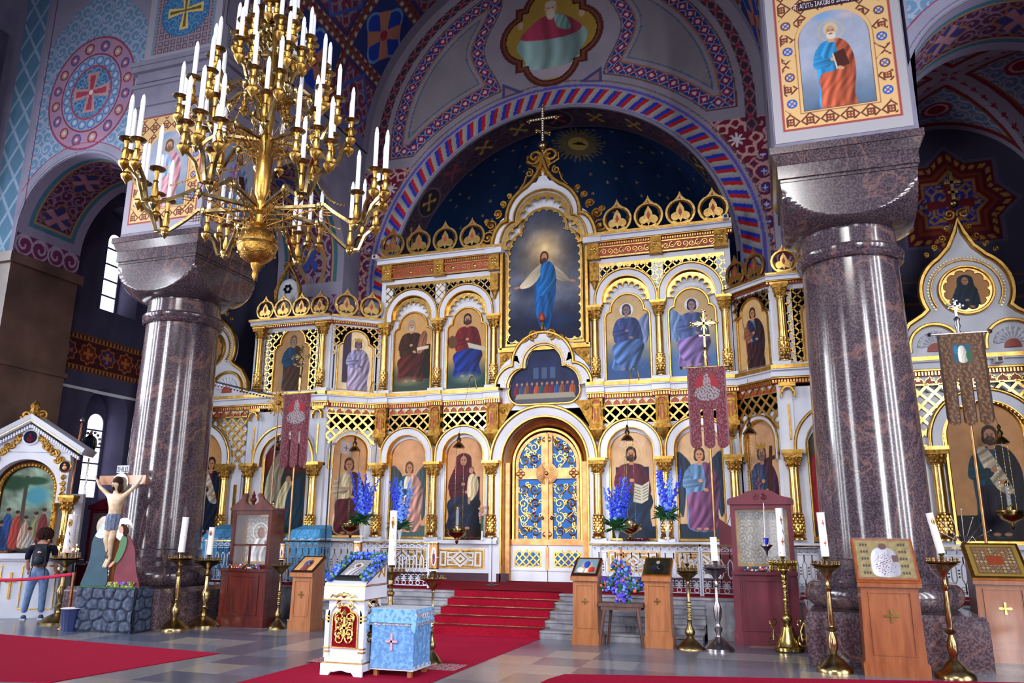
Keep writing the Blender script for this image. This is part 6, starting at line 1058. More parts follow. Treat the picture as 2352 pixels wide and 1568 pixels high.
def lectern(label, xl, xr, yb, yft, ybt, dep, mt, fn, il, cy=None, frame='wood_frame', tw=.03, over=.02, cs=.06, glass=False, panel=True, ymax=99):
    Y = min(gr((xl + xr) / 2, yb).y, ymax); X0, X1 = at(xl, yb, Y).x, at(xr, yb, Y).x; cx = (X0 + X1) / 2; w_ = (X1 - X0) / 2; M = Matrix.Translation((cx, Y, 0)); zf = at((xl + xr) / 2, yft, Y).z; zb = at((xl + xr) / 2, ybt, Y + dep).z
    t = thing('lectern', label, 'lectern', (cx, Y, 0)); g = MB(M); wb = w_ * .93; v = [(-wb, .02, .12), (wb, .02, .12), (wb, dep - .02, .12), (-wb, dep - .02, .12), (-wb * .95, .03, zf), (wb * .95, .03, zf), (wb * .95, dep - .02, zb - .02), (-wb * .95, dep - .02, zb - .02)]
    g.add(v, [(3, 2, 1, 0), (4, 5, 6, 7), (0, 1, 5, 4), (1, 2, 6, 5), (2, 3, 7, 6), (3, 0, 4, 7)]); part('body', g, mt, t, smooth=False); g = MB(M); g.box(-w_, w_, 0, dep, 0, .15).box(-w_ * .97, w_ * .97, .01, dep - .01, .15, .17); part('plinth', g, mt, t, smooth=False)
    if panel:
        g = MB(M); a = wb * .66; g.mold([(-a, .26), (-a, zf - .1), (a, zf - .1), (a, .26)], [(0, -.02), (0, -.012), (.018, -.012), (.018, -.02)], closed=True); part('panel_moulding', g, mt, t, smooth=False)
    part('top_board', slab(M, -wb - over, wb + over, -.01, zf, dep, zb, .035), mt, t, smooth=False); part('ledge', MB(M).box(-wb - over, wb + over, -.03, .01, zf - .03, zf + .03), mt, t, smooth=False)
    if cy: z = at((xl + xr) / 2, cy, Y).z; part('gilt_cross', gcross(M, 0, z, cs, -.02), 'brass_light', t, smooth=False)
    o = Vector((cx, Y + dep / 2, (zf + zb) / 2 + .04)); ic = thing('framed_icon', il, 'icon', o); a = wb + over * .5
    part('frame', slab(M @ Matrix.Translation((0, 0, .0)), -a, a, .0, zf + .036, dep - .01, zb + .034, .03), frame, ic, smooth=False)
    slabpaint(M, -a, a, .0, zf + .036, dep - .01, zb + .034, .034, .035, fn, ic, nu=80)
    if glass: part('glass', slab(M, -a + .02, a - .02, .01, zf + .04, dep - .02, zb + .04, .045), 'glass_case', ic, smooth=False)
    return t, M, w_, zf, zb
def ic_bishop(c, W_, H_): c.noise(.05, 8); saint(c, 0, 0, H_ * .95, robe='4c6494', cloak='7a4c4c', hair='9a8a80', beard='b8aca0', halo='e0b060', book=True)
def ic_multi(c, W_, H_): c.C[:] = hx('8c7860'); c.rect(-W_ * .45, W_ * .45, .02, H_ - .02, '7c98a8'); c.ell(0, H_ * .55, W_ * .3, H_ * .35, 'e0a870', soft=.6); c.blob([(-.03, H_ * .4), (-.05, H_ * .7), (.0, H_ * .85), (.05, H_ * .7), (.03, H_ * .4)], '3a58b0', fold=.1); c.blob([(-W_ * .35, H_ * .1), (-W_ * .3, H_ * .4), (0, H_ * .3), (W_ * .3, H_ * .4), (W_ * .35, H_ * .1)], 'd8ccb8', fold=.3); c.blob([(.05, H_ * .12), (.06, H_ * .4), (.13, H_ * .4), (.14, H_ * .12)], 'b8402c', fold=.1)
def ic_dark(c, W_, H_): c.C[:] = hx('2c2a1c'); c.noise(.3, 5); saint(c, 0, -.06, H_ * 1.0, robe='23303c', cloak='181a1c', hair='a8a090', beard='b8b0a0', halo='3c3420')
def ic_silver(c, W_, H_):
    c.C[:] = hx('a8a6a4'); c.C *= (1 + .25 * fnoise(c.u, c.v, 22, 4))[:, None]; c.rect(-W_ * .46, W_ * .46, .0, H_, '8c8a90', .3); c.ring(0, H_ * .62, W_ * .2, .02, 'd8d6dc'); c.ell(.0, H_ * .6, W_ * .1, H_ * .12, '8a5a40'); c.blob([(-W_ * .3, 0), (-W_ * .25, H_ * .4), (0, H_ * .52), (W_ * .25, H_ * .4), (W_ * .3, 0)], 'b8b6c0', fold=.3); c.C = np.clip(c.C, 0, 1)
def ic_feast(c, W_, H_):
    c.C[:] = hx('9a8a58'); c.noise(.12, 9)
    for j in range(5):
        for s in (-1, 1):
            for q in range(3): c.ell(s * W_ * (.3 + .05 * q), H_ * (.12 + .19 * j), .012, .022, '3a2c20')
    c.blob([(-.13, .03), (-.16, H_ * .4), (-.12, H_ * .72), (0, H_ * .82), (.12, H_ * .72), (.16, H_ * .4), (.13, .03)], 'c0bec8', fold=.05); m = (fnoise(c.u, c.v, 30, 6) > .35) & (np.hypot(c.u / .12, (c.v - H_ * .35) / (H_ * .3)) < 1); c.put(m.astype(float), '6a3440'); c.ell(0, H_ * .84, .05, .05, '6b4030'); c.rect(.09, .16, H_ * .42, H_ * .6, '6b4440')
def ic_grid(c, W_, H_):
    c.C[:] = hx('a08848'); c.rect(-W_ * .42, W_ * .42, .04, H_ - .04, '7c6448'); a, b_ = cell(c.u, c.v, .05, .06); i = (abs(c.u) < W_ * .4) & (c.v > .05) & (c.v < H_ - .05); n_ = fnoise(np.floor(c.u / .05) * 3.1, np.floor(c.v / .06) * 1.7, .8, 9); c.put((i & (np.hypot(a, b_) < .7)).astype(float), 'b0a488'); c.put((i & (np.hypot(a, b_) < .5) & (n_ > 0)).astype(float), '8c3c30'); c.put((i & (np.hypot(a, b_) < .5) & (n_ < -.3)).astype(float), '3a4c78'); c.rect(-W_ * .15, W_ * .15, H_ * .35, H_ * .65, '9a5038')
lectern('maple lectern with a gilt cross between the mahogany icon case and white lectern', 659, 711, 1450, 1320, 1284, .42, 'wood_maple', ic_bishop, 'dark-framed icon of a blue-robed bishop on the leftmost maple lectern', 1365, ymax=12.48)
lectern('maple lectern left of the flower stool', 1313, 1376, 1481, 1329, 1289, .42, 'wood_maple', ic_multi, 'dark-framed colourful icon of a glowing figure left of the flower stool', 1381, cs=.05, ymax=12.48)
lectern('maple lectern right of the flower stool', 1480, 1546, 1483, 1330, 1289, .42, 'wood_maple', ic_dark, 'gold-framed very dark portrait icon right of the flower stool', 1381, frame='gold', cs=.05, ymax=12.48)
lectern('large maple lectern in front of the right granite column', 1986, 2140, 1543, 1343, 1247, .42, 'wood_orange', ic_feast, 'glazed icon with a silver-clad figure on the large maple lectern', 1415, frame='wood_orange', cs=.085, glass=True, ymax=11.0)
lectern('maple lectern cut off by the right edge of the picture', 2256, 2400, 1524, 1338, 1257, .5, 'wood_orange', ic_grid, 'gold-framed many-scene icon on the lectern at the right edge', 1398, frame='gold', cs=.085)
# ---- white and gold lectern with a garlanded icon
def leafy(mb, pts, r, n, seed, sz=.02, flat=False):
    q = random.Random(seed)
    for i in range(n):
        a = pts[q.randrange(len(pts))]; p = [a[k] + (q.random() - .5) * 2 * r for k in range(3)]; mb.ball(p, sz * (.6 + .7 * q.random()), 5)
def garland(name, label, pts, r, n, mats, cat='flower garland', seed=1, sz=.022, grp=None):
    lo = [sum(p[k] for p in pts) / len(pts) for k in range(2)] + [min(p[2] for p in pts)]; t = thing(name, label, cat, lo, grp); names = {'leaf': 'foliage', 'leaf_light': 'foliage'}
    for i, (mt, f) in enumerate(mats): g = MB(); leafy(g, pts, r, int(n * f), seed * 31 + i, sz); part(names.get(mt, mt.replace('flower_', '') + '_flowers'), g, mt, t, kind='stuff')
    return t
Y = gr(785, 1553).y; X0, X1 = at(737, 1553, Y).x, at(833, 1553, Y).x; cx = (X0 + X1) / 2; w_ = (X1 - X0) / 2; dp = .5; M = Matrix.Translation((cx, Y, 0)); Zt = lambda y: at(785, y, Y).z
t = thing('ornate_lectern', 'white and gold carved lectern with red arched panels standing on the runner carpet', 'lectern', (cx, Y, 0)); g = MB(M)
g.plate([(-w_, 0), (-w_ + .1, 0), (-w_ + .14, .05), (-.1, .05), (0, .07), (.1, .05), (w_ - .14, .05), (w_ - .1, 0), (w_, 0), (w_, .14), (-w_, .14)], (), 0, .03); g.box(-w_, w_, 0, dp, .06, .14).box(-w_ + .03, w_ - .03, -.0, dp - .02, .14, .2); zb_ = Zt(1377); g.box(-w_ * .86, w_ * .86, .03, dp - .04, .2, zb_); part('body', g, 'white_paint', t, smooth=False)
part('gilt_edging', MB(M).box(-w_ * .98, w_ * .98, -.01, dp, .14, .155).box(-w_ * 1.0, w_ * 1.0, -.04, dp + .03, zb_, zb_ + .012).box(-w_ * 1.0, w_ * 1.0, -.04, dp + .03, Zt(1346), Zt(1346) + .01), 'gold', t, smooth=False)
for face, FM in ((0, M), (1, M @ Matrix.Translation((w_ * .86, dp / 2, 0)) @ Matrix.Rotation(PI / 2, 4, 'Z') @ Matrix.Translation((0, .03, 0)))):
    hw = w_ * .6 if face == 0 else dp * .3; zt = Zt(1420); Q = [(-hw, .32)] + [(-hw, zt)] + arc(-hw * .55, zt, hw * .45, 180, 90, 5) + arc(0, zt + hw * .42, hw * .45, 180, 0, 8) + arc(hw * .55, zt, hw * .45, 90, 0, 5) + [(hw, .32)]
    yo = -.03 if face == 0 else .0
    o = part('red_panel', MB(FM).plate(Q, (), yo, yo + .012), 'carpet_stairs', t, smooth=False); g = MB(FM); g.mold(Q + [Q[0]], [(-.004, yo + .01), (-.004, yo + .022), (.01, yo + .022), (.01, yo + .01)]); part('gilt_border', g, 'gold', o, smooth=False)
    part('arch_hood', MB(FM).mold(archp(0, hw + .03, zt - .05, zt + .02, 14, zt + hw * 1.1), [(0, yo), (0, yo + .03), (.035, yo + .03), (.035, yo)]), 'white_paint', t); g = MB(FM); zm = .62
    g.box(-.016, .016, -yo - .035, -yo - .01, .42, zt + .02); g.box(-.09, .09, -yo - .035, -yo - .01, zt - .12, zt - .09)
    for s in (-1, 1):
        for cz, r, a, sg in ((.42, .07, 90, 1), (.56, .05, 200, -1), (.66, .075, 250, 1), (.8, .05, 100, -1), (zt - .16, .06, 260, 1), (zt - .02, .06, 80, -1)): g.tube([(x, -yo - .03, z) for x, z in volute(s * .07, cz, r, a if s > 0 else 180 - a, 1.3, sgn=sg * s, n=12)], .012, 5)
        g.tube([(s * .1, -yo - .03, .4), (s * .12, -yo - .03, .7), (s * .1, -yo - .03, zt)], .009, 4)
    g.lathe([(.0, zt + .02), (.05, zt + .05), (.03, zt + .08), (0, zt + .12)], (0, -yo - .03, 0), 8); part('gilt_carving', g, 'gold_bright', o)
for s in (-1, 1):
    g = MB(M); g.box(s * w_ * .84 - .03, s * w_ * .84 + .03, -.0, .06, .2, zb_ - .12); o = part('corner_post', g, 'white_paint', t, smooth=False); g = MB(M)
    for z in (.26, .3, zb_ - .24, zb_ - .2): g.box(s * w_ * .84 - .034, s * w_ * .84 + .034, -.006, .06, z, z + .018)
    part('gilt_rings', g, 'gold', o, smooth=False)
zc_ = Zt(1346); part('drawer_case', MB(M).box(-w_, w_, -.04, dp + .03, zb_ + .012, zc_), 'white_paint', t, smooth=False); g = MB(M)
for s in (-1, 1): g.tube([(s * x, -.05, zb_ + z) for x, z in ((.0, .06), (.05, .07), (.1, .04), (.15, .06), (.18, .03))], [.02, .016, .014, .01, .006], 6)
g.ball((0, -.05, zb_ + .06), .035, 8, sy=.4); part('gilt_swag', g, 'gold_bright', t); zt_ = at(800, 1290, Y + dp).z
g = MB(M); v = [(-w_, -.03, zc_ + .01), (w_, -.03, zc_ + .01), (w_, dp + .02, zc_ + .01), (-w_, dp + .02, zc_ + .01), (-w_, -.03, zc_ + .03), (w_, -.03, zc_ + .03), (w_, dp + .02, zt_), (-w_, dp + .02, zt_)]; g.add(v, [(3, 2, 1, 0), (4, 5, 6, 7), (0, 1, 5, 4), (1, 2, 6, 5), (2, 3, 7, 6), (3, 0, 4, 7)]); part('sloping_desk', g, 'white_paint', t, smooth=False)
g = MB(M); L1 = [(w_ + .004, dp * .55, zc_ + .1), (w_ + .004, dp * .7, zc_ + .18), (w_ + .004, dp * .85, zc_ + .1), (w_ + .004, dp * .9, zc_ + .25), (w_ + .004, dp * .8, zc_ + .3)]; g.tube(L1, .012, 5); g.tube([(w_ + .004, -.02, zc_ + .035), (w_ + .004, dp + .01, zt_ - .005), (w_ + .004, dp + .01, zc_ + .02), (w_ + .004, -.02, zc_ + .02)], .006, 4); part('gilt_spray', g, 'gold_bright', t)
ic = thing('framed_icon', 'silver-covered icon in a black frame wreathed in blue flowers', 'icon', (cx, Y + dp / 2, zc_ + .15)); part('frame', slab(M, -w_ * .62, w_ * .62, .03, zc_ + .07, dp - .02, zt_ + .01, .04), 'black', ic, smooth=False); slabpaint(M, -w_ * .62, w_ * .62, .03, zc_ + .07, dp - .02, zt_ + .01, .044, .045, ic_silver, ic)
pts = []
for i in range(60):
    f = i / 59
    if f < .36: q = f / .36; p = (-w_ * .86, .02 + (dp - .04) * q, zc_ + .07 + (zt_ - zc_ - .05) * q)
    elif f < .64: q = (f - .36) / .28; p = (-w_ * .86 + w_ * 1.72 * q, dp, zt_ + .05)
    else: q = (f - .64) / .36; p = (w_ * .86, dp - .02 - (dp - .04) * q, zt_ + .05 - (zt_ - zc_ - .05) * q)
    pts.append((cx + p[0], Y + p[1], p[2] + .02))
garland('flower_garland', 'garland of blue and pale blue flowers framing the silver icon', pts, .045, 900, (('leaf', .3), ('flower_blue', .35), ('flower_light', .35), ('leaf_light', .12)), sz=.019)
# ---- table under a blue brocade cover
Y = gr(898, 1556).y; X0, X1 = at(850, 1556, Y).x, at(946, 1556, Y).x; cx = (X0 + X1) / 2; w_ = (X1 - X0) / 2; dp = .5; zt = at(898, 1401, Y).z; M = Matrix.Translation((cx, Y, 0)); t = thing('draped_table', 'square table under a blue brocade cover with a pale cross beside the white lectern', 'table', (cx, Y, 0))
for x in (-w_ + .05, w_ - .05):
    for y in (.05, dp - .05): part('leg', MB(M).box(x - .025, x + .025, y - .025, y + .025, 0, .3), 'wood_maple', t, smooth=False)
def skirt(M, w_, dp, z0, z1, amp, n=24, out=.0):
    P_ = []; cor = [(-w_, 0), (w_, 0), (w_, dp), (-w_, dp)]
    for k in range(4):
        a, b_ = cor[k], cor[(k + 1) % 4]
        for i in range(n): f = i / n; P_.append((a[0] + (b_[0] - a[0]) * f, a[1] + (b_[1] - a[1]) * f, k))
    g = MB(M); vs = []; m = 7
    for j in range(m):
        z = z1 + (z0 - z1) * j / (m - 1)
        for i, (x, y, k) in enumerate(P_): nx, ny = [(0, -1), (1, 0), (0, 1), (-1, 0)][k]; o = amp * (j / (m - 1)) * math.sin(i * 1.1 + j * .35) + out * j / (m - 1); vs.append((x + nx * o, y + ny * o, z))
    N = len(P_); fs = [(j * N + i, j * N + (i + 1) % N, (j + 1) * N + (i + 1) % N, (j + 1) * N + i) for j in range(m - 1) for i in range(N)]; fs.append(tuple(range(N))); return g.add(vs, fs)
part('cloth_cover', skirt(M, w_, dp, .1, zt, .006, out=.01), 'blue_cloth', t); part('cover_hem', skirt(M, w_ + .012, dp + .0, .08, .13, .004), 'cloth_white', t); g = MB(M); z = at(897, 1474, Y).z; g.box(-.012, .012, -.03, -.012, z - .09, z + .1).box(-.075, .075, -.03, -.012, z - .002, z + .022); part('pale_cross', g, 'flower_pink', t, smooth=False)
tc_ = thing('table_cloth', 'fringed pale blue top cloth draped over the blue table', 'cloth', (cx, Y + dp / 2, zt)); part('cloth', skirt(M, w_ + .02, dp + .01, zt - .14, zt + .012, .008, out=.025), 'blue_cloth_light', tc_)
for z0, z1 in ((zt - .07, zt - .035), (zt - .17, zt - .14)): part('fringe', skirt(M, w_ + .035, dp + .02, z0, z1, .008, n=60, out=.012), 'silver_trim', tc_)
part('white_band', skirt(M, w_ + .036, dp + .02, zt - .14, zt - .112, .004, out=.0), 'cloth_white', tc_); g = MB(M); g.plate([(-w_ - .02, zt + .013), (w_ + .02, zt + .013), (w_ + .02, zt + .016), (-w_ - .02, zt + .016)], (), -dp, 0); part('lace_top', g, 'cloth_white', tc_, smooth=False)
for s in (-1, 1):
    g = MB(M); x = s * (w_ + .03); g.add([(x - .05, -.05, zt - .05), (x + .02, -.03, zt - .05), (x + s * .02, -.06, zt - .26), (x - .035, -.055, zt - .2), (x - .04, .0, zt - .05), (x + s * .02, .02, zt - .24)], [(0, 3, 2, 1), (1, 2, 5), (0, 4, 5, 2, 3)]); part('corner_fold', g, 'blue_cloth_light', tc_)
lettering('ССС', .09, M @ Matrix.Translation((w_ + .055, dp * .45, zt - .1)) @ Matrix.Rotation(PI / 2, 4, 'Z'), 'cloth_white', tc_, 'embroidered_letters')
# ---- carpets
def rug(name, label, P_, z, th, mt):
    m = MB(); n = len(P_); m.add([(p[0], p[1], z) for p in P_] + [(p[0], p[1], z + th) for p in P_], [tuple(range(n))[::-1], tuple(range(n, 2 * n))] + [(i, (i + 1) % n, n + (i + 1) % n, n + i) for i in range(n)]); return tag(part(name, m, mt, smooth=False), label, 'carpet')
rug('floor_carpet', 'crimson carpet with a pointed right corner on the left floor', [gr(505, 1501), gr(0, 1457), Vector((-9.5, 10.4, 0)), Vector((-9.5, 6, 0)), gr(115, 1568), ], .001, .008, 'carpet')
rug('runner_carpet', 'crimson runner on the floor leading from the lecterns to the steps', [Vector((1.16, YS - 1.28, 0)), Vector((-.88, YS - 1.28, 0)), Vector((-.98, 6.0, 0)), Vector((1.0, 6.0, 0))], .001, .008, 'carpet')
rug('floor_carpet', 'crimson carpet strip along the bottom right edge of the picture', [gr(1298, 1549), gr(1260, 1560), Vector((2.0, 6, 0)), Vector((9.5, 6, 0)), gr(2352, 1569)], .001, .008, 'carpet')
g = MB(); 
for k in range(5): z1 = ZS * (5 - k) / 5; y0 = YS - .31 * k - .03; g.box(-.86, 1.14, y0 - .008, y0 + .33, z1 - .0, z1 + .008); g.box(-.86, 1.14, y0 - .012, y0 - .002, z1 - ZS / 5 + .004, z1 + .008)
g.box(-.86, 1.14, YS, YS + .14, ZS, ZS + .009); st = tag(part('stair_carpet', g, 'carpet_stairs', smooth=False), 'dark crimson stair carpet covering the five steps to the royal doors', 'carpet')
g = MB()
for k in range(1, 5): z1 = ZS * (5 - k) / 5; y0 = YS - .31 * k; g.tube([(-.95, y0 + .27, z1 + .016), (1.23, y0 + .27, z1 + .016)], .008, 6)
part('stair_rods', g, 'brass_dark', st)
def lace(u, v, X, Y, Z): c = Cv(X, Y, '8c2038', .01); c.put((spiral(X, Y, .09) > 0).astype(float), 'b9a4a8'); return c.C
o = grid('lace_mat', 160, 40, lambda u, v: (-1.06 + 2.1 * u + .0 * v, 9.55 + .5 * v, .0125 + 0 * u), lace, 'mural'); tag(o, 'thin red and white patterned mat under the white lectern and blue table', 'mat')
# ---- icon cases
def pediment(M, w_, z, d, style):
    g = MB(M)
    if style == 'swan':
        for s in (-1, 1): P_ = catmull([(s * w_, z), (s * w_ * .8, z + .07), (s * w_ * .55, z + .16), (s * w_ * .42, z + .26), (s * w_ * .3, z + .27), (s * w_ * .26, z + .22), (s * w_ * .3, z + .12), (s * w_ * .12, z + .06), (0, z + .05), (0, z)], 4, False); g.plate([tuple(p) for p in P_], (), -.02, .04); g.lathe([(.035, -.03), (.035, .05)], (s * w_ * .33, 0, z + .235), 12, axis='y')
        g.lathe([(.03, z + .05), (.03, z + .1), (.06, z + .14), (.06, z + .17), (.03, z + .2), (.04, z + .23), (.02, z + .27), (0, z + .33)], (0, 0, 0), 14)
    else:
        P_ = catmull([(-w_, z), (-w_ * .95, z + .05), (-w_ * .6, z + .1), (-w_ * .35, z + .17), (0, z + .19), (w_ * .35, z + .17), (w_ * .6, z + .1), (w_ * .95, z + .05), (w_, z)], 4, False); g.plate([tuple(p) for p in P_], (), -.04, .04); g.box(-.01, .01, -.02, .0, z + .18, z + .36).box(-.05, .05, -.02, .0, z + .28, z + .3)
        for s in (-1, 1): g.tube([(x, -.05, q) for x, q in volute(s * .07, z + .08, .05, 90, 1.3, sgn=s)], .012, 5)
    return g
def kiot(label, icl, xl, xr, yb, ymid, ytop, dep, mt, style, fn, il_x=0., base='wood_dark', upf=.86, im='painting'):
    Y = gr((xl + xr) / 2, yb).y; X0, X1 = at(xl, yb, Y).x, at(xr, yb, Y).x; cx = (X0 + X1) / 2; w_ = (X1 - X0) / 2; M = Matrix.Translation((cx, Y, 0)); zm = at((xl + xr) / 2, ymid, Y).z; zt = at((xl + xr) / 2, ytop, Y + dep * .3).z
    t = thing('icon_case', label, 'icon case', (cx, Y, 0)); g = MB(M); g.box(-w_, w_, 0, dep, 0, .16).box(-w_ * .96, w_ * .96, .02, dep - .01, .16, zm - .05).box(-w_, w_, -.02, dep, zm - .05, zm); part('cabinet', g, mt, t, smooth=False)
    g = MB(M); a = w_ * .62; g.mold([(-a, .24), (-a, zm - .14), (a, zm - .14), (a, .24)], [(0, -.02), (0, .0), (.03, .0), (.03, -.02)], closed=True); part('door_moulding', g, mt, t, smooth=False); u = w_ * upf; d0 = dep * .25; g = MB(M)
    g.box(-u + .068, u - .068, dep - .04, dep - .002, zm + .068, zt - .068).box(-u, -u + .07, d0, dep, zm, zt).box(u - .07, u, d0, dep, zm, zt).box(-u + .069, u - .069, d0 + .002, dep - .004, zm + .001, zm + .07).box(-u + .069, u - .069, d0 + .002, dep - .004, zt - .07, zt - .001).box(-u - .04, u + .04, d0 - .04, dep, zt, zt + .04); part('case_frame', g, mt, t, smooth=False)
    part('pediment', pediment(M @ Matrix.Translation((0, d0, 0)), u + .04, zt + .04, .04, style), mt, t); part('glazing', MB(M).box(-u + .07, u - .07, d0 + .02, d0 + .026, zm + .07, zt - .07), 'glass_case', t, smooth=False)
    ic = thing('icon_painting', icl, 'icon', (cx, Y + dep - .1, zm + .08)); a = u - .1
    def cf(U, V, X, Yy, Z): c = Cv(X - cx, Z - zm - .1, 'a8a6a4', .006); fn(c, 2 * a, zt - zm - .2); return c.C
    grid('painting', 110, 150, lambda U, V: (cx - a + 2 * a * U, Y + dep - .1 + 0 * U, zm + .1 + (zt - zm - .2) * V), cf, im, ic); g = MB(M); g.mold([(-a, zm + .1), (-a, zt - .1), (a, zt - .1), (a, zm + .1)], [(-.01, -dep + .05), (-.01, -dep + .13), (.03, -dep + .13), (.03, -dep + .05)], closed=True); part('frame', g, 'gold', ic, smooth=False)
    return t, M, w_, zm, zt, cx, Y, u, d0
def silv(c, W_, H_, blue=False):
    c.C[:] = hx('b4b0aa') if not blue else hx('2434a0'); c.C *= (1 + .22 * fnoise(c.u, c.v, 14, 4))[:, None]; e = np.maximum(abs(c.u) / W_ * 2, abs(c.v - H_ / 2) / H_ * 2); c.put(((spiral(c.u, c.v, .09) > 0) & (e > .7)).astype(float), '8c8680', .6)
    if blue: c.put((spiral(c.u, c.v, .1) > 0).astype(float), '9aa4d8', .6); c.rect(-W_ * .2, W_ * .2, H_ * .2, H_ * .75, 'a8a498'); c.ell(0, H_ * .55, W_ * .1, H_ * .1, '8a6a5c'); c.ring(0, H_ * .3, W_ * .16, .03, 'd8d6e0', ry=.2); c.rect(-W_ * .35, W_ * .35, H_ * .82, H_ * .92, '9aa0b8')
    else:
        c.ring(-.02, H_ * .66, W_ * .24, .02, 'e2e0dc'); c.ring(-.02, H_ * .66, W_ * .2, .012, '8c8680'); c.blob([(-W_ * .36, 0), (-W_ * .33, H_ * .3), (-W_ * .12, H_ * .5), (W_ * .1, H_ * .5), (W_ * .3, H_ * .35), (W_ * .36, 0)], 'c4c0c0', fold=.3); c.ell(.0, H_ * .64, W_ * .12, H_ * .12, '7a4a34'); c.ell(.02, H_ * .64, W_ * .09, H_ * .09, '9a6244'); c.ell(W_ * .2, H_ * .42, W_ * .07, H_ * .05, '8a5238'); c.ring(W_ * .2, H_ * .43, W_ * .12, .015, 'e2e0dc')
    c.C = np.clip(c.C, 0, 1)
def silvcase(c, W_, H_):
    c.C[:] = hx('b8b4ac'); c.C *= (1 + .25 * fnoise(c.u, c.v, 18, 7))[:, None]; c.put((spiral(c.u, c.v, .12) > 0).astype(float), '7c7468', .55); c.ell(.12, H_ * .55, .2, H_ * .42, 'c8c4c4', .6); c.rect(.06, .12, H_ * .2, H_ * .95, '9a949c', .6); c.C = np.clip(c.C, 0, 1)
R1 = kiot('dark mahogany icon case with a broken swan-neck top and glazed front', 'silver-clad icon of a mother and child inside the dark mahogany case', 494, 602, 1440, 1305, 1172, .55, 'wood_dark', 'swan', silv)
t, M, w_, zm, zt, cx, Y, u, d0 = R1; g = MB(M); g.box(-u + .06, u - .06, d0, d0 + .03, zm + .4, zm + .43).box(-.015, .015, d0, d0 + .03, zm + .06, zm + .4); part('glazing_bar', g, 'wood_dark', t, smooth=False)
R2 = kiot('red-painted icon case behind the crucifix figures, holding a deep blue icon', 'deep blue jewelled icon inside the red case behind the crucifix', 160, 258, 1405, 1297, 1170, .5, 'wood_crimson', 'arch', lambda c, W_, H_: silv(c, W_, H_, True))
R3 = kiot('tall crimson icon case with an arched top at the right of the steps', 'embossed silver icon behind glass in the tall crimson case', 1690, 1846, 1484, 1313, 1158, .5, 'wood_crimson', 'arch', silvcase, upf=.95)
t, M, w_, zm, zt, cx, Y, u, d0 = R3; g = MB(M)
for s in (-1, 1): g.box(*sorted((s * w_ * .98, s * w_ * .76)), -.02, .02, .16, zm - .08).box(*sorted((s * w_ * 1.02, s * w_ * .74)), -.04, .02, 0, .2)
part('pilaster', g, 'wood_crimson', t, smooth=False)
l_ = thing('oil_lamp', 'small hanging lamp with a blue glass before the embossed silver icon', 'lamp', (cx + .06, Y - .06, zt - .7)); g = MB()
for a in range(3): th = a * 2.1; g.tube([(cx + .06 + .05 * math.cos(th), Y - .1 + .05 * math.sin(th), zt - .62), (cx + .06, Y - .02, zt + .02)], .003, 4)
g.lathe([(0, zt - .8), (.012, zt - .78), (.02, zt - .72), (.05, zt - .68), (.09, zt - .64), (.09, zt - .62), (.03, zt - .63)], (cx + .06, Y - .1, 0), 16); part('silver_bowl', g, 'silver_plain', l_); g = MB(); g.lathe([(.02, zt - .63), (.035, zt - .58), (.04, zt - .52)], (cx + .06, Y - .1, 0), 12); part('blue_glass', g, 'glass_blue', l_)
for R_, lb, sd2 in ((R1, 'low row of small mixed flowers along the mahogany case shelf', 3), (R3, 'low row of small mixed flowers along the crimson case shelf', 4), (R2, 'low row of small flowers on the shelf behind the crucifix', 5)):
    t, M, w_, zm, zt, cx, Y, u, d0 = R_; garland('flower_garland', lb, [(cx + w_ * .8 * (i / 20 - .5) * (1.5 if R_ is not R3 else .9) - (.1 if R_ is R3 else 0), Y + .03, zm + .035) for i in range(21)], .03, 160, (('leaf', .4), ('flower_violet', .2), ('flower_orange', .25), ('flower_white', .15)), seed=sd2, sz=.016)
# ---- stool with the flower cross
Y = 12.45; k = mpp(1428, 1483, Y); M = Matrix.Translation((at(1428, 1483, Y).x, Y, 0)); cx = at(1428, 1483, Y).x; zs = at(1428, 1384, Y + .1).z; t = thing('wooden_stool', 'old four-legged wooden stool between two maple lecterns', 'stool', (cx, Y, 0)); hw = 52 * k
part('seat', MB(M).box(-hw, hw, -.02, .3, zs - .05, zs), 'wood_old', t, smooth=False); part('apron', MB(M).box(-hw * .9, hw * .9, .0, .28, zs - .1, zs - .05), 'wood_old', t, smooth=False)
for sx_ in (-1, 1):
    for y, o_ in ((.02, 1.0), (.27, .8)): part('leg', MB(M).tube([(sx_ * hw * .72 * o_, y, zs - .05), (sx_ * hw * .96 * o_, y + (-.03 if y < .1 else .04), .0)], [.028, .02], 8), 'wood_old', t)
z1 = at(1426, 1302, Y + .12).z; pts = [(cx + (rnd.random() - .5) * .16, Y + .14, zs + .04 + (z1 - zs) * i / 40) for i in range(40)] + [(cx - .26 + .52 * i / 30, Y + .14, zs + .28 + (rnd.random() - .5) * .1) for i in range(60) for _ in (0,) if i < 31]
garland('flower_cross', 'cross-shaped arrangement of violet and blue flowers standing on the stool', pts, .075, 900, (('leaf', .42), ('flower_violet', .33), ('flower_light', .12), ('flower_orange', .06), ('flower_blue', .12)), 'flower arrangement', 9, .024)
t = thing('wooden_cross', 'small brown wooden cross with rounded tips above the flower cross', 'cross', (cx, Y + .16, z1 + .02)); g = MB(M); g.box(-.14, .14, .13, .19, z1 + .02, z1 + .06).box(-.015, .015, .15, .17, z1 + .06, z1 + .27).box(-.06, .06, .15, .17, z1 + .17, z1 + .195)
for x, z in ((0, z1 + .28), (-.065, z1 + .183), (.065, z1 + .183)): g.ball((x, .16, z), .02, 8)
part('cross', g, 'wood_maple', t, smooth=False)
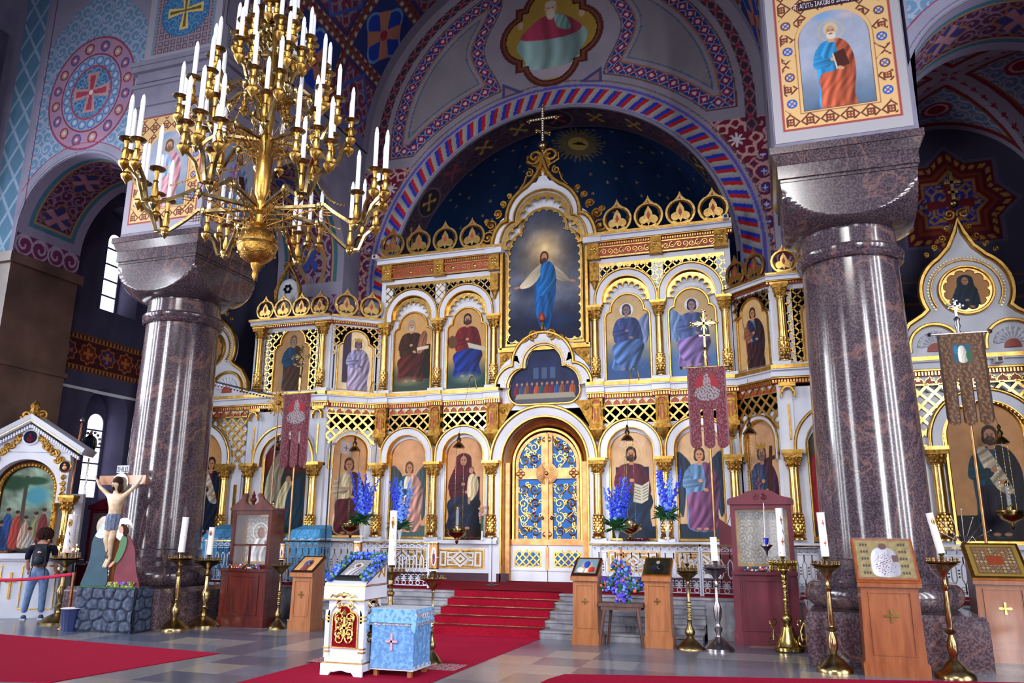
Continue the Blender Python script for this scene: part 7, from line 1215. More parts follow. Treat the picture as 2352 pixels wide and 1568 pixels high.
# ---- iron railings on the platform edge
def railing(label, xa, xb, grp=None, y=YS + .28):
    L = xb - xa; t = thing('altar_railing', label, 'railing', ((xa + xb) / 2, y, ZS)); M = Matrix.Translation((xa, y, ZS + .01)); H = .86; part('top_rail', MB(M).box(-.03, L + .03, -.04, .04, H - .03, H), 'brass', t, smooth=False)
    g = MB(M); g.box(0, L, -.008, .008, .04, .055).box(0, L, -.008, .008, .13, .14).box(0, L, -.008, .008, H - .16, H - .15)
    n = max(2, round(L / .15)); s = L / n; gd = MB(M)
    for i in range(n):
        x = s * (i + .5); g.tube([(x + .04 * math.cos(a * .785), 0, .092 + .036 * math.sin(a * .785)) for a in range(8)], .01, 4, closed=True)
        for q in (-1, 1):
            g.tube([(a, 0, b_) for a, b_ in volute(x + q * s * .25, H - .09, .05, 90, 1.2, sgn=q, n=10)], .01, 4); g.tube([(a, 0, b_) for a, b_ in volute(x + q * s * .24, .21, .055, 270, 1.2, sgn=q, n=10)], .01, 4); g.tube([(x + q * s * .5, 0, .14), (x + q * s * .5, 0, .28), (x + q * s * .25, 0, .36), (x + q * s * .25, 0, .54), (x + q * s * .5, 0, .62), (x + q * s * .5, 0, H - .15)], .012, 4)
        for a in range(5): th = math.radians(30 + 30 * a); g.tube([(x, 0, .14), (x + .05 * math.cos(th), 0, .14 + .07 * math.sin(th))], [.006, .013], 4)
        for z in (.4, .45, .5): gd.ball((x, 0, z), .018, 6, sz=.8)
    for x in (0, L): g.box(x - .018, x + .018, -.018, .018, 0, H)
    part('scroll_grille', g, 'rail_silver', t); part('gilt_buds', gd, 'brass', t)
xr_ = lambda px: at(px, 1300, YS + .28).x
railing('long scrolled silver railing left of the royal doors', xr_(470), xr_(985)); railing('scrolled silver railing right of the royal doors behind the flower stool', xr_(1358), xr_(1608)); railing('scrolled railing section between the silver stand and crimson case', xr_(1612), xr_(1700)); railing('short railing between the crimson case and the right column', xr_(1830), xr_(1885)); railing('railing behind the right column and far right lectern', xr_(2095), xr_(2262))
# ---- banners
def banner(label, xl, xr, yt, yb, ytong, px, pyt, pyb, Y, fn, cross_y, mt='painting', lean=0, crossbar='brass', pole='rose_gold', tong=3, polemat=None):
    A, B = at(xl, yt, Y), at(xr, yt, Y); zt = (A.z + B.z) / 2; x0, x1 = A.x, B.x; W_ = x1 - x0; cx = (x0 + x1) / 2; zb = at((xl + xr) / 2, yb, Y).z; zg = at((xl + xr) / 2, ytong, Y).z; zp = at(px, pyb, Y + .05).z; t = thing('church_banner', label, 'banner', (cx, Y, 0))
    top_z = at(px, pyt, Y).z; zp = (ZS + .008) if Y > YS + .1 else 0.; part('pole', MB().tube([(cx, Y + .05, zp), (cx, Y + .05, top_z)], .022, 10), pole, t); part('crossbar', MB().tube([(x0 - .08, Y + .01, zt + .01), (x1 + .08, Y + .01, zt + .01)], .016, 8).ball((x0 - .1, Y + .01, zt + .01), .035, 8).ball((x1 + .1, Y + .01, zt + .01), .035, 8), crossbar, t)
    g = MB(); g.lathe([(.03, top_z - .3), (.04, top_z - .22), (.025, top_z - .15), (.045, top_z - .08), (.03, top_z - .02), (.05, top_z + .03), (0, top_z + .08)], (cx, Y + .05, 0), 12); part('finial', g, crossbar, t)
    zc = top_z + .08; hh = (at(px, cross_y, Y).z - zc); g = MB(); g.box(cx - .018, cx + .018, Y + .04, Y + .06, zc, zc + hh); g.box(cx - hh * .3, cx + hh * .3, Y + .04, Y + .06, zc + hh * .62, zc + hh * .69)
    for x, z in ((0, hh), (-.32 * hh, .655 * hh), (.32 * hh, .655 * hh)):
        for a in range(3): th = a * 2.09; g.ball((cx + x + .03 * math.cos(th), Y + .05, zc + z + .03 * math.sin(th)), .025, 6)
    if hh > .35:
        for a in range(8): th = a * .785 + .39; g.tube([(cx, Y + .05, zc + hh * .655), (cx + hh * .22 * math.cos(th), Y + .05, zc + hh * .655 + hh * .22 * math.sin(th))], .007, 4); g.ball((cx + hh * .22 * math.cos(th), Y + .05, zc + hh * .655 + hh * .22 * math.sin(th)), .018, 5)
        g.box(cx - .1, cx + .1, Y + .04, Y + .06, zc + hh * .3, zc + hh * .34)
    part('banner_cross', g, crossbar, t); nu = 90
    def pos(u, v):
        k = (u * tong) % 1; k = np.where(u >= 1, 1, k); bot = zb + (.5 - np.sqrt(np.maximum(.25 - (k - .5) ** 2, 0))) * W_ / tong * 1.2; z = np.where(v < .5, zt + (zg - zt) * v * 2, zg + (bot - zg) * (v - .5) * 2); return x0 + W_ * u + .0 * v, Y - .012 + .014 * np.sin(u * 16 + v * 3) * v, z
    kp = lambda u, v, X, Y_, Z: ~((v > .5) & (abs(((u * tong) % 1) - .0) < .06) & (u > .08) & (u < .94)) & ~((v > .5) & (abs(((u * tong) % 1) - 1.) < .06) & (u > .08) & (u < .94))
    def cf(u, v, X, Y_, Z): c = Cv(X - cx, Z - zt, '000000', .005); fn(c, W_, zt - zb, u, v, zt - zg); return c.C
    grid('banner_cloth', nu, int(nu * 1.7), pos, cf, mt, t, keep=kp); return t
def redb(c, W_, H_, u, v, hb):
    c.C[:] = hx('741832'); c.C *= (1 + .12 * fnoise(c.u, c.v, 9, 3))[:, None]; m = fnoise(c.u, c.v, 10, 12) + .35 * fnoise(c.u, c.v, 24, 2); c.put((abs(m) < .13).astype(float), '9a8890', .75); c.put((abs(u - .5) > .46).astype(float), '8c7280', .8); c.ell(0, -hb * .42, W_ * .3, hb * .25, 'a02438'); k = (np.hypot(c.u / (W_ * .33), (c.v + hb * .62) / (hb * .18)) < 1) | (np.hypot(c.u / (W_ * .1), (c.v + hb * .4) / (hb * .25)) < 1); c.put((k & (fnoise(c.u, c.v, 16, 7) > -.35)).astype(float), 'a09aa0'); c.put((k & (fnoise(c.u, c.v, 20, 9) > .3)).astype(float), '5c5058')
def brownb(c, W_, H_, u, v, hb):
    c.C[:] = hx('6b4c3c'); m = fnoise(c.u, c.v, 12, 12) + .3 * fnoise(c.u, c.v, 28, 2); c.put((m > .15).astype(float), 'a08058', .8); e = np.minimum(np.minimum(u, 1 - u) * W_, .5); c.put((e < .03).astype(float), '4a3228'); k = (u * 3) % 1; c.put(((v > .5) & (np.minimum(k, 1 - k) < .16)).astype(float), '4a3228'); c.rect(-W_ * .24, W_ * .24, -hb * .68, -hb * .2, '7a5a40'); c.rect(-W_ * .19, W_ * .19, -hb * .64, -hb * .24, '3c6c84'); c.blob([(-.05, -hb * .62), (-.05, -hb * .35), (0, -hb * .27), (.05, -hb * .35), (.06, -hb * .62)], 'e0dcd4', fold=.1); c.ell(W_ * .13, -hb * .5, W_ * .05, hb * .12, '2c7c4c'); c.ell(-W_ * .13, -hb * .36, W_ * .05, hb * .1, '2c8cb0')
banner('crimson embroidered church banner hanging left of the screen centre', 653, 716, 905, 1073, 990, 686, 868, 1240, 14.9, redb, 797)
banner('crimson embroidered church banner hanging before the right part of the screen', 1577, 1666, 843, 1030, 940, 1621, 805, 1240, 14.6, redb, 712)
banner('brown and gold three-tongued banner with a small painting beside the right column', 2150, 2258, 766, 978, 870, 2200, 735, 1225, 13.6, brownb, 688, crossbar='silver_plain')
# ---- hanging lamps before the icons
def chain(g, a, b_, r=.006, st=.06):
    a = Vector(a); b_ = Vector(b_); n = max(2, int((b_ - a).length / st)); g.tube([a, b_], r * .5, 4)
    for i in range(n): g.ball(a + (b_ - a) * (i + .5) / n, r * 1.5, 5)
def lamp(label, x, ybell, ybowl, Y, hookx=None, tube=False, small=False):
    P_ = at(x, ybell, Y); zb = at(x, ybowl, Y).z; t = thing('hanging_lamp', label, 'lamp', (P_.x, Y, zb)); X = P_.x; z = P_.z; g = MB(); g.lathe([(.0, z + .28), (.02, z + .26), (.035, z + .22), (.02, z + .18), (.05, z + .14), (.06, z + .1), (.03, z + .07), (.08, z + .03), (.12, z - .02), (.14, z - .05), (.13, z - .06)], (X, Y, 0), 18); part('canopy', g, 'brass', t); g = MB(); chain(g, (X, Y, z + .26), (X, YI - .3, 4.95)); part('suspension_chain', g, 'brass_dark', t); g = MB()
    for a in range(3): th = a * 2.09 + .4; chain(g, (X + .11 * math.cos(th), Y + .11 * math.sin(th), z - .05), (X + .12 * math.cos(th), Y + .12 * math.sin(th), zb + .12), .007)
    part('bowl_chains', g, 'brass_dark', t); g = MB(); g.lathe([(0, zb - .2), (.03, zb - .17), (.04, zb - .13), (.02, zb - .1), (.08, zb - .06), (.18, zb - .01), (.21, zb + .05), (.19, zb + .09), (.23, zb + .11), (.23, zb + .13), (.07, zb + .14), (.06, zb + .19), (.03, zb + .21)], (X, Y, 0), 20); part('lamp_bowl', g, 'brass', t)
    if tube: g = MB(); g.lathe([(.035, zb + .2), (.035, zb + .55)], (X, Y, 0), 12); part('glass_tube', g, 'glass', t); g = MB(); g.lathe([(.04, zb + .54), (.045, zb + .58), (.02, zb + .62), (0, zb + .64)], (X, Y, 0), 12); part('tube_cap', g, 'brass', t)
    if hookx: g = MB(); g.tube([(X + .02, YI - .3, 4.95), (X + .03, YI - .33, 5.1), (X + .1, YI - .35, 5.2), (X + .18, YI - .33, 5.1), (X + .2, YI - .28, 4.9)], .014, 6); part('hook', g, 'brass_dark', t)
    return t
lamp('brass hanging lamp before the standard-bearer icon', 815, 1030, 1215, 16.2, True); lamp('brass hanging lamp with a glass tube before the throned mother and child', 1054, 1022, 1228, 16.3, True, tube=True); lamp('brass hanging lamp before the bearded figure with the open book', 1441, 1005, 1218, 16.3, True); lamp('brass hanging lamp left of the mahogany case before the kneeling figure painting', 637, 1030, 1215, 15.7, False, tube=True); lamp('brass hanging lamp before the cross-holding icon', 1722, 990, 1200, 15.8, True); lamp('brass hanging lamp with a glass tube before the prince icon, far right', 2298, 1010, 1190, 15.6, False, tube=True)
# ---- vases of delphiniums
def blooms(label, x, ytop, yleaf, ybase, Y, seed, cl=('flower_blue', 'flower_light'), n=13, z=None):
    q = random.Random(seed); P_ = at(x, ybase, Y); X = P_.x; zb = P_.z; zt = at(x, ytop, Y).z; zl = at(x, yleaf, Y).z; t = thing('flower_vase', label, 'flower vase', (X, Y, zb)); g = MB(); g.lathe([(.05, zb), (.05, zb + .01), (.015, zb + .03), (.025, zb + .1), (.06, zl - .1), (.06, zl - .1), (.05, zl - .1)], (X, Y, 0), 16); part('glass_vase', g, 'glass', t); g = MB()
    for i in range(44):
        a = q.random() * 6.28; r = .1 + .12 * q.random(); dz = (q.random() - .5) * .3; p0 = (X + .02 * math.cos(a), Y + .02 * math.sin(a), zl - .06); p1 = (X + r * math.cos(a), Y + r * math.sin(a), zl + dz * .6); p2 = (X + (r + .1) * math.cos(a), Y + (r + .08) * math.sin(a), zl + dz); g.tube([p0, p1, p2], [.015, .05, .006], 5, flat=.3)
    part('foliage', g, 'leaf', t)
    for i in range(n):
        a = q.random() * 6.28; sp_ = .05 + .17 * q.random(); h = (zt - zl) * (.62 + .38 * q.random()); mt = cl[i % len(cl)]; g = MB(); m = 34
        for k in range(m): f = k / m; rr = .06 * (1 - f * .7); g.ball((X + sp_ * math.cos(a) * (.4 + f) + (q.random() - .5) * 2 * rr, Y + sp_ * math.sin(a) * (.4 + f) + (q.random() - .5) * 2 * rr, zl + h * (.08 + .92 * f)), .03 * (1.15 - f * .6), 5)
        g.tube([(X, Y, zl - .05), (X + sp_ * math.cos(a) * .9, Y + sp_ * math.sin(a) * .9, zl + h * .6)], .006, 4); part('flower_spike', g, mt, t)
    return t
YV = YS + .3; zrail = ZS + .88
def onrail(y): return at(0, 0, 1)
blooms('vase of tall blue and white delphiniums before the standard-bearer icon', 829, 1078, 1190, 1246, YV - .02, 1, ('flower_light', 'flower_blue', 'flower_blue')); blooms('vase of blue delphiniums before the folded-wing angel', 917, 1092, 1205, 1246, YV - .02, 2, ('flower_blue', 'flower_light')); blooms('vase of deep blue delphiniums right beside the royal doors', 1418, 1092, 1205, 1246, YV - .02, 3, ('flower_blue', 'flower_blue', 'flower_light')); blooms('vase of blue and pale delphiniums before the mauve-draped angel', 1534, 1072, 1178, 1246, YV - .02, 4, ('flower_light', 'flower_blue', 'flower_violet'))
Pv = at(1107, 1243, YI - .35); t = thing('orchid_vase', 'slim white vase with pale pink blossoms beside the left edge of the doors', 'flower vase', (Pv.x, YI - .35, 1.5)); g = MB(); g.lathe([(.035, 1.5), (.02, 1.56), (.02, 1.78), (.028, 1.85)], (Pv.x, YI - .35, 0), 12); part('vase', g, 'plastic_white', t); g = MB(); q = random.Random(4)
for i in range(26): g.ball((Pv.x + (q.random() - .5) * .16, YI - .35 + (q.random() - .5) * .1, 1.95 + .3 * q.random()), .022, 6)
part('blossoms', g, 'flower_pink', t); g = MB(); g.tube([(Pv.x, YI - .35, 1.8), (Pv.x + .03, YI - .35, 2.2)], .006, 4); g.box(Pv.x - .02, Pv.x + .04, YI - .38, YI - .37, 1.7, 2.02); part('stem', g, 'leaf', t)
for x0, x1, lb, sd2 in ((1040, 1095, 'dark red posy on the ledge under the throned mother icon', 11), (1430, 1485, 'dark red posy on the ledge under the open book icon', 12)):
    a, b_ = at(x0, 1240, YI - .38), at(x1, 1240, YI - .38); garland('flower_posy', lb, [(a.x + (b_.x - a.x) * i / 12, YI - .22, 1.53) for i in range(13)], .025, 90, (('leaf', .4), ('velvet_red', .6)), 'flowers', sd2, .018)
# ---- draped reading desks behind the railing, podium, microphone, poles
def desk(label, xl, xr, Y, yt):
    a, b_ = at(xl, 1240, Y), at(xr, 1240, Y); cx = (a.x + b_.x) / 2; w_ = (b_.x - a.x) / 2; zt = at((xl + xr) / 2, yt, Y + .3).z; t = thing('draped_desk', label, 'reading desk', (cx, Y, ZS)); M = Matrix.Translation((cx, Y, 0)); g = skirt(M, w_, .5, ZS + .05, zt - .28, .01, out=.02); part('cloth_cover', g, 'cyan_cloth', t); g = MB(M); v = [(-w_ - .02, -.02, zt - .28), (w_ + .02, -.02, zt - .28), (w_ + .02, .52, zt - .28), (-w_ - .02, .52, zt - .28), (-w_ * .8, .1, zt - .1), (w_ * .9, .1, zt - .1), (w_ * .95, .5, zt), (-w_ * .7, .5, zt)]; g.add(v, [(3, 2, 1, 0), (4, 5, 6, 7), (0, 1, 5, 4), (1, 2, 6, 5), (2, 3, 7, 6), (3, 0, 4, 7)]); part('sloping_top', g, 'cyan_cloth', t); part('white_edge', skirt(M, w_ + .03, .53, zt - .31, zt - .28, .005), 'cloth_white', t)
desk('blue-cloth-covered reading desk behind the railing beside the left column', 466, 528, 14.9, 1204); desk('blue-cloth-covered reading desk right of the mahogany icon case', 657, 732, 15.2, 1205)
a, b_ = at(1652, 1240, 15.3), at(1704, 1240, 15.3); M = Matrix.Translation((a.x, 15.3, 0)); t = thing('podium', 'dark crimson slanted podium behind the railing left of the crimson case', 'podium', (a.x, 15.3, ZS)); g = MB(M); L = b_.x - a.x; z = at(1655, 1190, 15.3).z; g.plate([(0, ZS), (L, ZS), (L, z - .28), (0, z)], (), -.4, 0); part('body', g, 'wood_crimson', t, smooth=False); g = MB(M); g.tube([(L * .4, .1, z - .1), (L * .55, .1, z + .08), (L * .6, .05, z + .13)], .006, 5); g.ball((L * .62, .04, z + .15), .02, 6); part('microphone', g, 'black', t)
def pole(name, label, cat, x, yt, yb, Y, r, mt, base=True):
    A = at(x, yb, Y); zt = at(x, yt, Y).z; z0 = (ZS + .008) if Y > YS + .1 else 0.; t = thing(name, label, cat, (A.x, Y, z0)); part('pole', MB().tube([(A.x, Y, z0), (A.x, Y, zt)], r, 8), mt, t)
    if base: g = MB(); g.lathe([(.14, z0), (.14, z0 + .015), (.03, z0 + .03), (.02, z0 + .06)], (A.x, Y, 0), 20); part('base', g, mt, t)
    return t, A, zt
t, A, zt = pole('microphone_stand', 'thin black microphone stand left of the royal doors', 'microphone stand', 1129, 1235, 1336, 15.7, .007, 'black'); part('microphone', MB().ball((A.x, 15.7, zt), .02, 8), 'black', t)
t, A, zt = pole('lighting_pole', 'tall thin black pole with a small clamp left of the standard-bearer icon', 'pole', 742, 1012, 1330, 14.75, .016, 'black'); part('clamp', MB().box(A.x - .02, A.x + .1, 14.74, 14.8, zt - .1, zt - .05), 'silver_plain', t)
t, A, zt = pole('candle_snuffer_stand', 'wire stand fanning out thin rods behind the far right lectern', 'stand', 2222, 1250, 1300, 13.9, .02, 'silver_plain'); g = MB()
for i in range(12): th = 2 * PI * i / 12; g.tube([(A.x, 13.9, zt), (A.x + .12 * math.cos(th), 13.9 + .12 * math.sin(th), zt + .12), (A.x + .16 * math.cos(th), 13.9 + .16 * math.sin(th), zt + .05)], .005, 4)
for i in range(7): a_ = (i - 3) * .35; hh = .42 + .1 * (i == 3); g.tube([(A.x, 13.9, zt), (A.x + hh * math.sin(a_), 13.9 - .05, zt + hh * math.cos(a_))], .005, 4); g.ball((A.x + hh * math.sin(a_), 13.85, zt + hh * math.cos(a_)), .015, 6)
part('wire_rods', g, 'silver_plain', t)
for x, y, Y, lb in ((864, 592, 16.75, 'white security camera on the left end of the top cornice'), (1667, 500, 16.75, 'white security camera on the right end of the top cornice'), (2294, 826, 15.95, 'white security camera on the far right side altar cornice')):
    p = at(x, y, Y); t = thing('security_camera', lb, 'camera', p); part('housing', MB().box(p.x - .06, p.x + .06, p.y - .1, p.y + .1, p.z - .05, p.z + .05), 'plastic_white', t, smooth=False); part('lens', MB().box(p.x - .035, p.x + .035, p.y - .11, p.y - .1, p.z - .035, p.z + .035), 'black', t, smooth=False)
a, b_ = at(492, 876, 15.2), at(655, 912, 15.2); t = thing('beaded_rod', 'dark horizontal rod strung with small blue-grey beads right of the left column', 'rod', ((a.x + b_.x) / 2, 15.2, a.z)); part('rod', MB().tube([a, (a + b_) / 2 + Vector((0, 0, -.02)), b_], .022, 8), 'black_iron', t); g = MB()
for i in range(22): p = a + (b_ - a) * (i + .5) / 22; g.tube([p, p + Vector((0, 0, -.07))], .005, 4); g.ball(p + Vector((0, 0, -.09)), .022, 8)
part('beads', g, 'silver_plain', t)
p = at(640, 925, 15.0); t = thing('ray_fan', 'gilt processional fan of radiating rays behind the left red banner', 'processional fan', (p.x, 15.0, ZS)); g = MB()
for i in range(36): th = i * PI / 18; r = .31 if i % 2 else .24; g.tube([(p.x, 15, p.z), (p.x + r * math.cos(th), 15, p.z + r * math.sin(th))], [.006, .014], 4)
g.ball((p.x, 14.98, p.z), .06, 10, sy=.4); part('rays', g, 'gold_carved', t); part('handle', MB().tube([(p.x, 15.0, ZS), (p.x, 15.0, p.z)], .016, 8), 'wood_maple', t)
# ================================================================ CRUCIFIX GROUP, LEFT SHRINE, PERSON
def skinned(name, joints, edges, m, parent, sub=2, world=True):
    me = bpy.data.meshes.new(name); P_ = [Vector(j[0]) - (off(parent) if world else Vector()) for j in joints]; me.from_pydata([tuple(p) for p in P_], edges, []); o = bpy.data.objects.new(name, me); COL.objects.link(o); sk = o.modifiers.new('s', 'SKIN'); sd = o.modifiers.new('d', 'SUBSURF'); sd.levels = sub; sd.render_levels = sub
    for i, j in enumerate(joints): r = j[1] if hasattr(j[1], '__len__') else (j[1], j[1]); me.skin_vertices[0].data[i].radius = r
    me.skin_vertices[0].data[0].use_root = True; dg = bpy.context.evaluated_depsgraph_get(); m2 = bpy.data.meshes.new_from_object(o.evaluated_get(dg)); bpy.data.objects.remove(o)
    m2.materials.clear(); m2.materials.append(MATS[m]); m2.polygons.foreach_set('use_smooth', [True] * len(m2.polygons)); q = bpy.data.objects.new(name, m2); link(q, parent); return q
Y = gr(230, 1452).y; X0, X1 = at(162, 1452, Y).x, at(300, 1452, Y).x; cx = (X0 + X1) / 2; w_ = (X1 - X0) / 2; dp = .38; zt = at(230, 1347, Y).z; M = Matrix.Translation((cx, Y, 0)); t = thing('rock_pedestal', 'painted boulder-stone pedestal carrying the crucifix group', 'pedestal', (cx, Y, 0))
def rock(u, v, X, Y_, Z): c = Cv(X, Z, '39415a', .01); return c.C
def stones(face):
    rs = np.random.RandomState(8 + face); Wd = 2 * w_ if face == 0 else dp; pts = [((i + .5 + (j % 2) * .5 + (rs.rand() - .5) * .6) * .25, (j + .5 + (rs.rand() - .5) * .5) * .18) for i in range(-1, int(Wd / .23) + 1) for j in range(-1, 6)]; pts = np.array(pts)
    def dist(u, v): d = np.sort(np.hypot((u[:, None] - pts[None, :, 0]) / .23, (v[:, None] - pts[None, :, 1]) / .17), axis=1); return d[:, 1] - d[:, 0]
    def pos(u, v):
        b = np.clip(dist(u * Wd, v * zt) * 3, 0, 1) ** .5 * .045 * np.clip(np.minimum(v, 1 - v) * 16, 0, 1); taper = .05 * v
        if face == 0: return cx - w_ + taper * .5 + (2 * w_ - taper) * u, Y + taper - b, zt * v
        return cx + w_ - taper * .5 + b, Y + taper + (dp - taper) * u, zt * v
    def cf(u, v, X, Y_, Z): k = dist(u * Wd, v * zt); c = Cv(u * Wd, v * zt, '424c60', .01); c.put(np.clip(1 - k * 4, 0, 1), '262e40'); c.noise(.35, 6, 3); c.C = np.clip(c.C, 0, 1); return c.C
    return pos, cf
for f in (0, 1): pos, cf = stones(f); grid('stone_facing', 110 if f == 0 else 60, 80, pos, cf, 'mural', t)
part('core', MB(M).box(-w_ + .01, w_ - .03, .05, dp, 0, zt - .02), 'rock', t, smooth=False); part('green_top', MB(M).box(-w_ + .02, w_ - .03, .02, dp, zt - .02, zt), 'leaf', t, smooth=False)
garland('flower_garland', 'low strip of yellow and violet flowers on the boulder pedestal', [(cx - .02 + .5 * i / 20, Y + .1, zt + .03) for i in range(21)], .04, 220, (('leaf_light', .45), ('flower_yellow', .25), ('flower_violet', .15), ('flower_orange', .15)), seed=21, sz=.018)
XC = at(272, 1300, Y + .25).x; YC = Y + .25; zbeam = at(282, 1102, YC).z; zt2 = at(283, 1088, YC).z; t = thing('crucifix_cross', 'tall brown wooden cross with an inscribed plaque on the boulder pedestal', 'cross', (XC, YC, zt)); XC2 = at(281, 1102, YC).x; XC = XC2
part('upright', MB().box(XC - .05, XC + .05, YC, YC + .05, zt, zt2), 'wood_maple', t, smooth=False); wb = (at(335, 1100, YC).x - at(229, 1100, YC).x) / 2; part('crossbeam', MB().box(XC - wb, XC + wb, YC - .005, YC + .045, zbeam - .08, zbeam + .08), 'wood_maple', t, smooth=False)
zp = at(283, 1078, YC).z; o = part('plaque', MB().box(XC - .13, XC + .13, YC - .02, YC + .0, zp - .06, zp + .07), 'cloth_white', t, smooth=False); lettering('ІНЦІ', .12, Matrix.Translation((XC, YC - .022, zp - .04)) @ Matrix.Scale(.9, 4, (1, 0, 0)), 'black', o, 'lettering')
k = mpp(280, 1150, YC); H = at(277, 1118, YC).z; zf = at(268, 1296, YC).z; c0 = thing('crucified_figure', 'pale carved figure in a grey loincloth fixed to the tall cross', 'figure', (XC, YC - .1, zf)); s_ = (H - zf) / 1.5; yy = YC - .08
def J(x, z, r, y=0.): return ((XC + x * s_, yy - y * s_, zf + z * s_), (r * s_, r * s_))
hb = (zbeam - zf) / s_
jn = [J(0, .86, (.125)), J(0, 1.0, .11), J(0, 1.14, .135), J(0, 1.27, .13), J(0, 1.36, .05), J(-.02, 1.42, .05), J(-.03, 1.52, .085, .03), J(-.03, 1.6, .08, .03), J(-.16, 1.3, .06), J(-.3, 1.4, .045), J(-.45, 1.5, .035), J(-.56, hb + .02, .028), J(.16, 1.3, .06), J(.3, 1.4, .045), J(.45, 1.52, .035), J(.56, hb + .02, .028), J(-.07, .78, .09), J(-.07, .45, .06, .06), J(-.04, .4, .055, .05), J(-.03, .12, .035), J(-.03, .02, .035, .05), J(-.03, -.06, .025, .1), J(.07, .78, .09), J(.05, .45, .06, .06), J(.04, .4, .055, .05), J(.02, .12, .035), J(.02, .02, .035, .05), J(.02, -.06, .025, .1)]
skinned('body', jn, [(0, 1), (1, 2), (2, 3), (3, 4), (4, 5), (5, 6), (6, 7), (3, 8), (8, 9), (9, 10), (10, 11), (3, 12), (12, 13), (13, 14), (14, 15), (0, 16), (16, 17), (17, 18), (18, 19), (19, 20), (20, 21), (0, 22), (22, 23), (23, 24), (24, 25), (25, 26), (26, 27)], 'skin_pale', c0)
for s in (-1, 1):
    for f in range(4): a = math.radians(60 + f * 20); xh = XC + s * .56 * s_; zh = zf + (hb + .02) * s_; part('finger', MB().tube([(xh, yy, zh), (xh + s * .05 * s_ * math.cos(a - 1.05), yy - .02, zh + .06 * s_ * math.sin(a))], [.01, .006], 6), 'skin_pale', c0)
g = MB(); g.lathe([(.155, .66), (.15, .72), (.16, .8), (.15, .92), (.135, .97)], n=26, flute=.06); g.V = [(XC + x * s_, yy + y * s_ * .9, zf + z * s_) for x, y, z in g.V]; g.tube([(XC + s_ * (.13 + .03 * math.sin(a)), yy - .03, zf + s_ * (.95 - .05 * a)) for a in range(6)], .03, 6); part('loincloth', g, 'loin_cloth', c0)
g = MB(); g.ball((XC - .03 * s_, yy + .01, zf + 1.6 * s_), .1 * s_, 12, sz=1.1); g.ball((XC - .09 * s_, yy, zf + 1.47 * s_), .05 * s_, 8, sz=2); g.ball((XC + .05 * s_, yy, zf + 1.47 * s_), .05 * s_, 8, sz=2); g.ball((XC - .03 * s_, yy - .09 * s_, zf + 1.46 * s_), .035 * s_, 8, sz=1.3); part('hair', g, 'hair', c0)
g = MB(); 
for s in (-1, 1): g.ball((XC - .03 * s_ + s * .03 * s_, yy - .115 * s_, zf + 1.57 * s_), .01 * s_, 6)
part('eyes', g, 'black', c0); part('nose', MB().ball((XC - .03 * s_, yy - .12 * s_, zf + 1.53 * s_), .014 * s_, 6, sz=1.8), 'skin_pale', c0); g = MB(); g.lathe([(.02, -.005), (.17, -.005), (.175, .005), (.02, .005)], (XC - .02 * s_, yy + .06, zf + 1.58 * s_), 32, axis='y'); part('halo', g, 'halo_glass', c0)
def cutout(label, x0, parts_, halo, Yp):
    t = thing('painted_mourner', label, 'figure', (at(x0, 1347, Yp).x, Yp, zt)); 
    for nm, mt, d, P_ in parts_: Q = [tuple(q) for q in catmull([(at(x, y, Yp).x, at(x, y, Yp).z) for x, y in P_], 5)]; g = MB(Matrix.Translation((0, Yp, 0))); g.plate(Q, (), d, d + .015); part(nm, g, mt, t)
    c_ = at(halo[0], halo[1], Yp + .03); g = MB(); g.lathe([(.02, -.004), (halo[2] * k, -.004), (halo[2] * k, .004), (.02, .004)], (c_.x, Yp + .03, c_.z), 30, axis='y'); part('halo', g, 'halo_glass', t); return t
cutout('painted cut-out of a standing mourner in a teal cloak and white veil', 222, [('robe', 'teal_robe', 0, [(222, 1226), (240, 1222), (250, 1240), (253, 1262), (247, 1290), (245, 1342), (210, 1347), (186, 1345), (196, 1316), (208, 1280), (213, 1246)]), ('veil', 'cloth_white', .015, [(242, 1200), (250, 1206), (252, 1218), (246, 1232), (236, 1236), (222, 1230), (232, 1214)]), ('face', 'skin', .03, [(247, 1208), (252, 1213), (250, 1222), (246, 1218)]), ('hand', 'skin', .03, [(244, 1222), (251, 1226), (249, 1236), (244, 1232)]), ('sleeve', 'teal_robe', .02, [(236, 1238), (252, 1234), (253, 1256), (244, 1278), (236, 1262)])], (240, 1208, 18), YC - .1)
cutout('painted cut-out of a bent mourner in a crimson cloak and green tunic', 292, [('leg', 'skin', -.01, [(303, 1330), (310, 1328), (320, 1348), (306, 1350)]), ('cloak', 'crimson_robe', 0, [(290, 1228), (302, 1238), (311, 1262), (314, 1310), (321, 1350), (300, 1347), (272, 1342), (262, 1340), (266, 1310), (276, 1285), (284, 1262)]), ('tunic', 'green_robe', .015, [(284, 1230), (294, 1236), (290, 1262), (276, 1288), (262, 1294), (268, 1278), (276, 1256)]), ('hand', 'skin', .03, [(262, 1290), (268, 1290), (258, 1302), (254, 1300)]), ('hair', 'hair', .015, [(281, 1204), (292, 1206), (297, 1220), (290, 1232), (284, 1222)]), ('face', 'skin', .03, [(279, 1208), (286, 1210), (287, 1222), (280, 1224), (277, 1216)])], (284, 1215, 20), YC - .14)
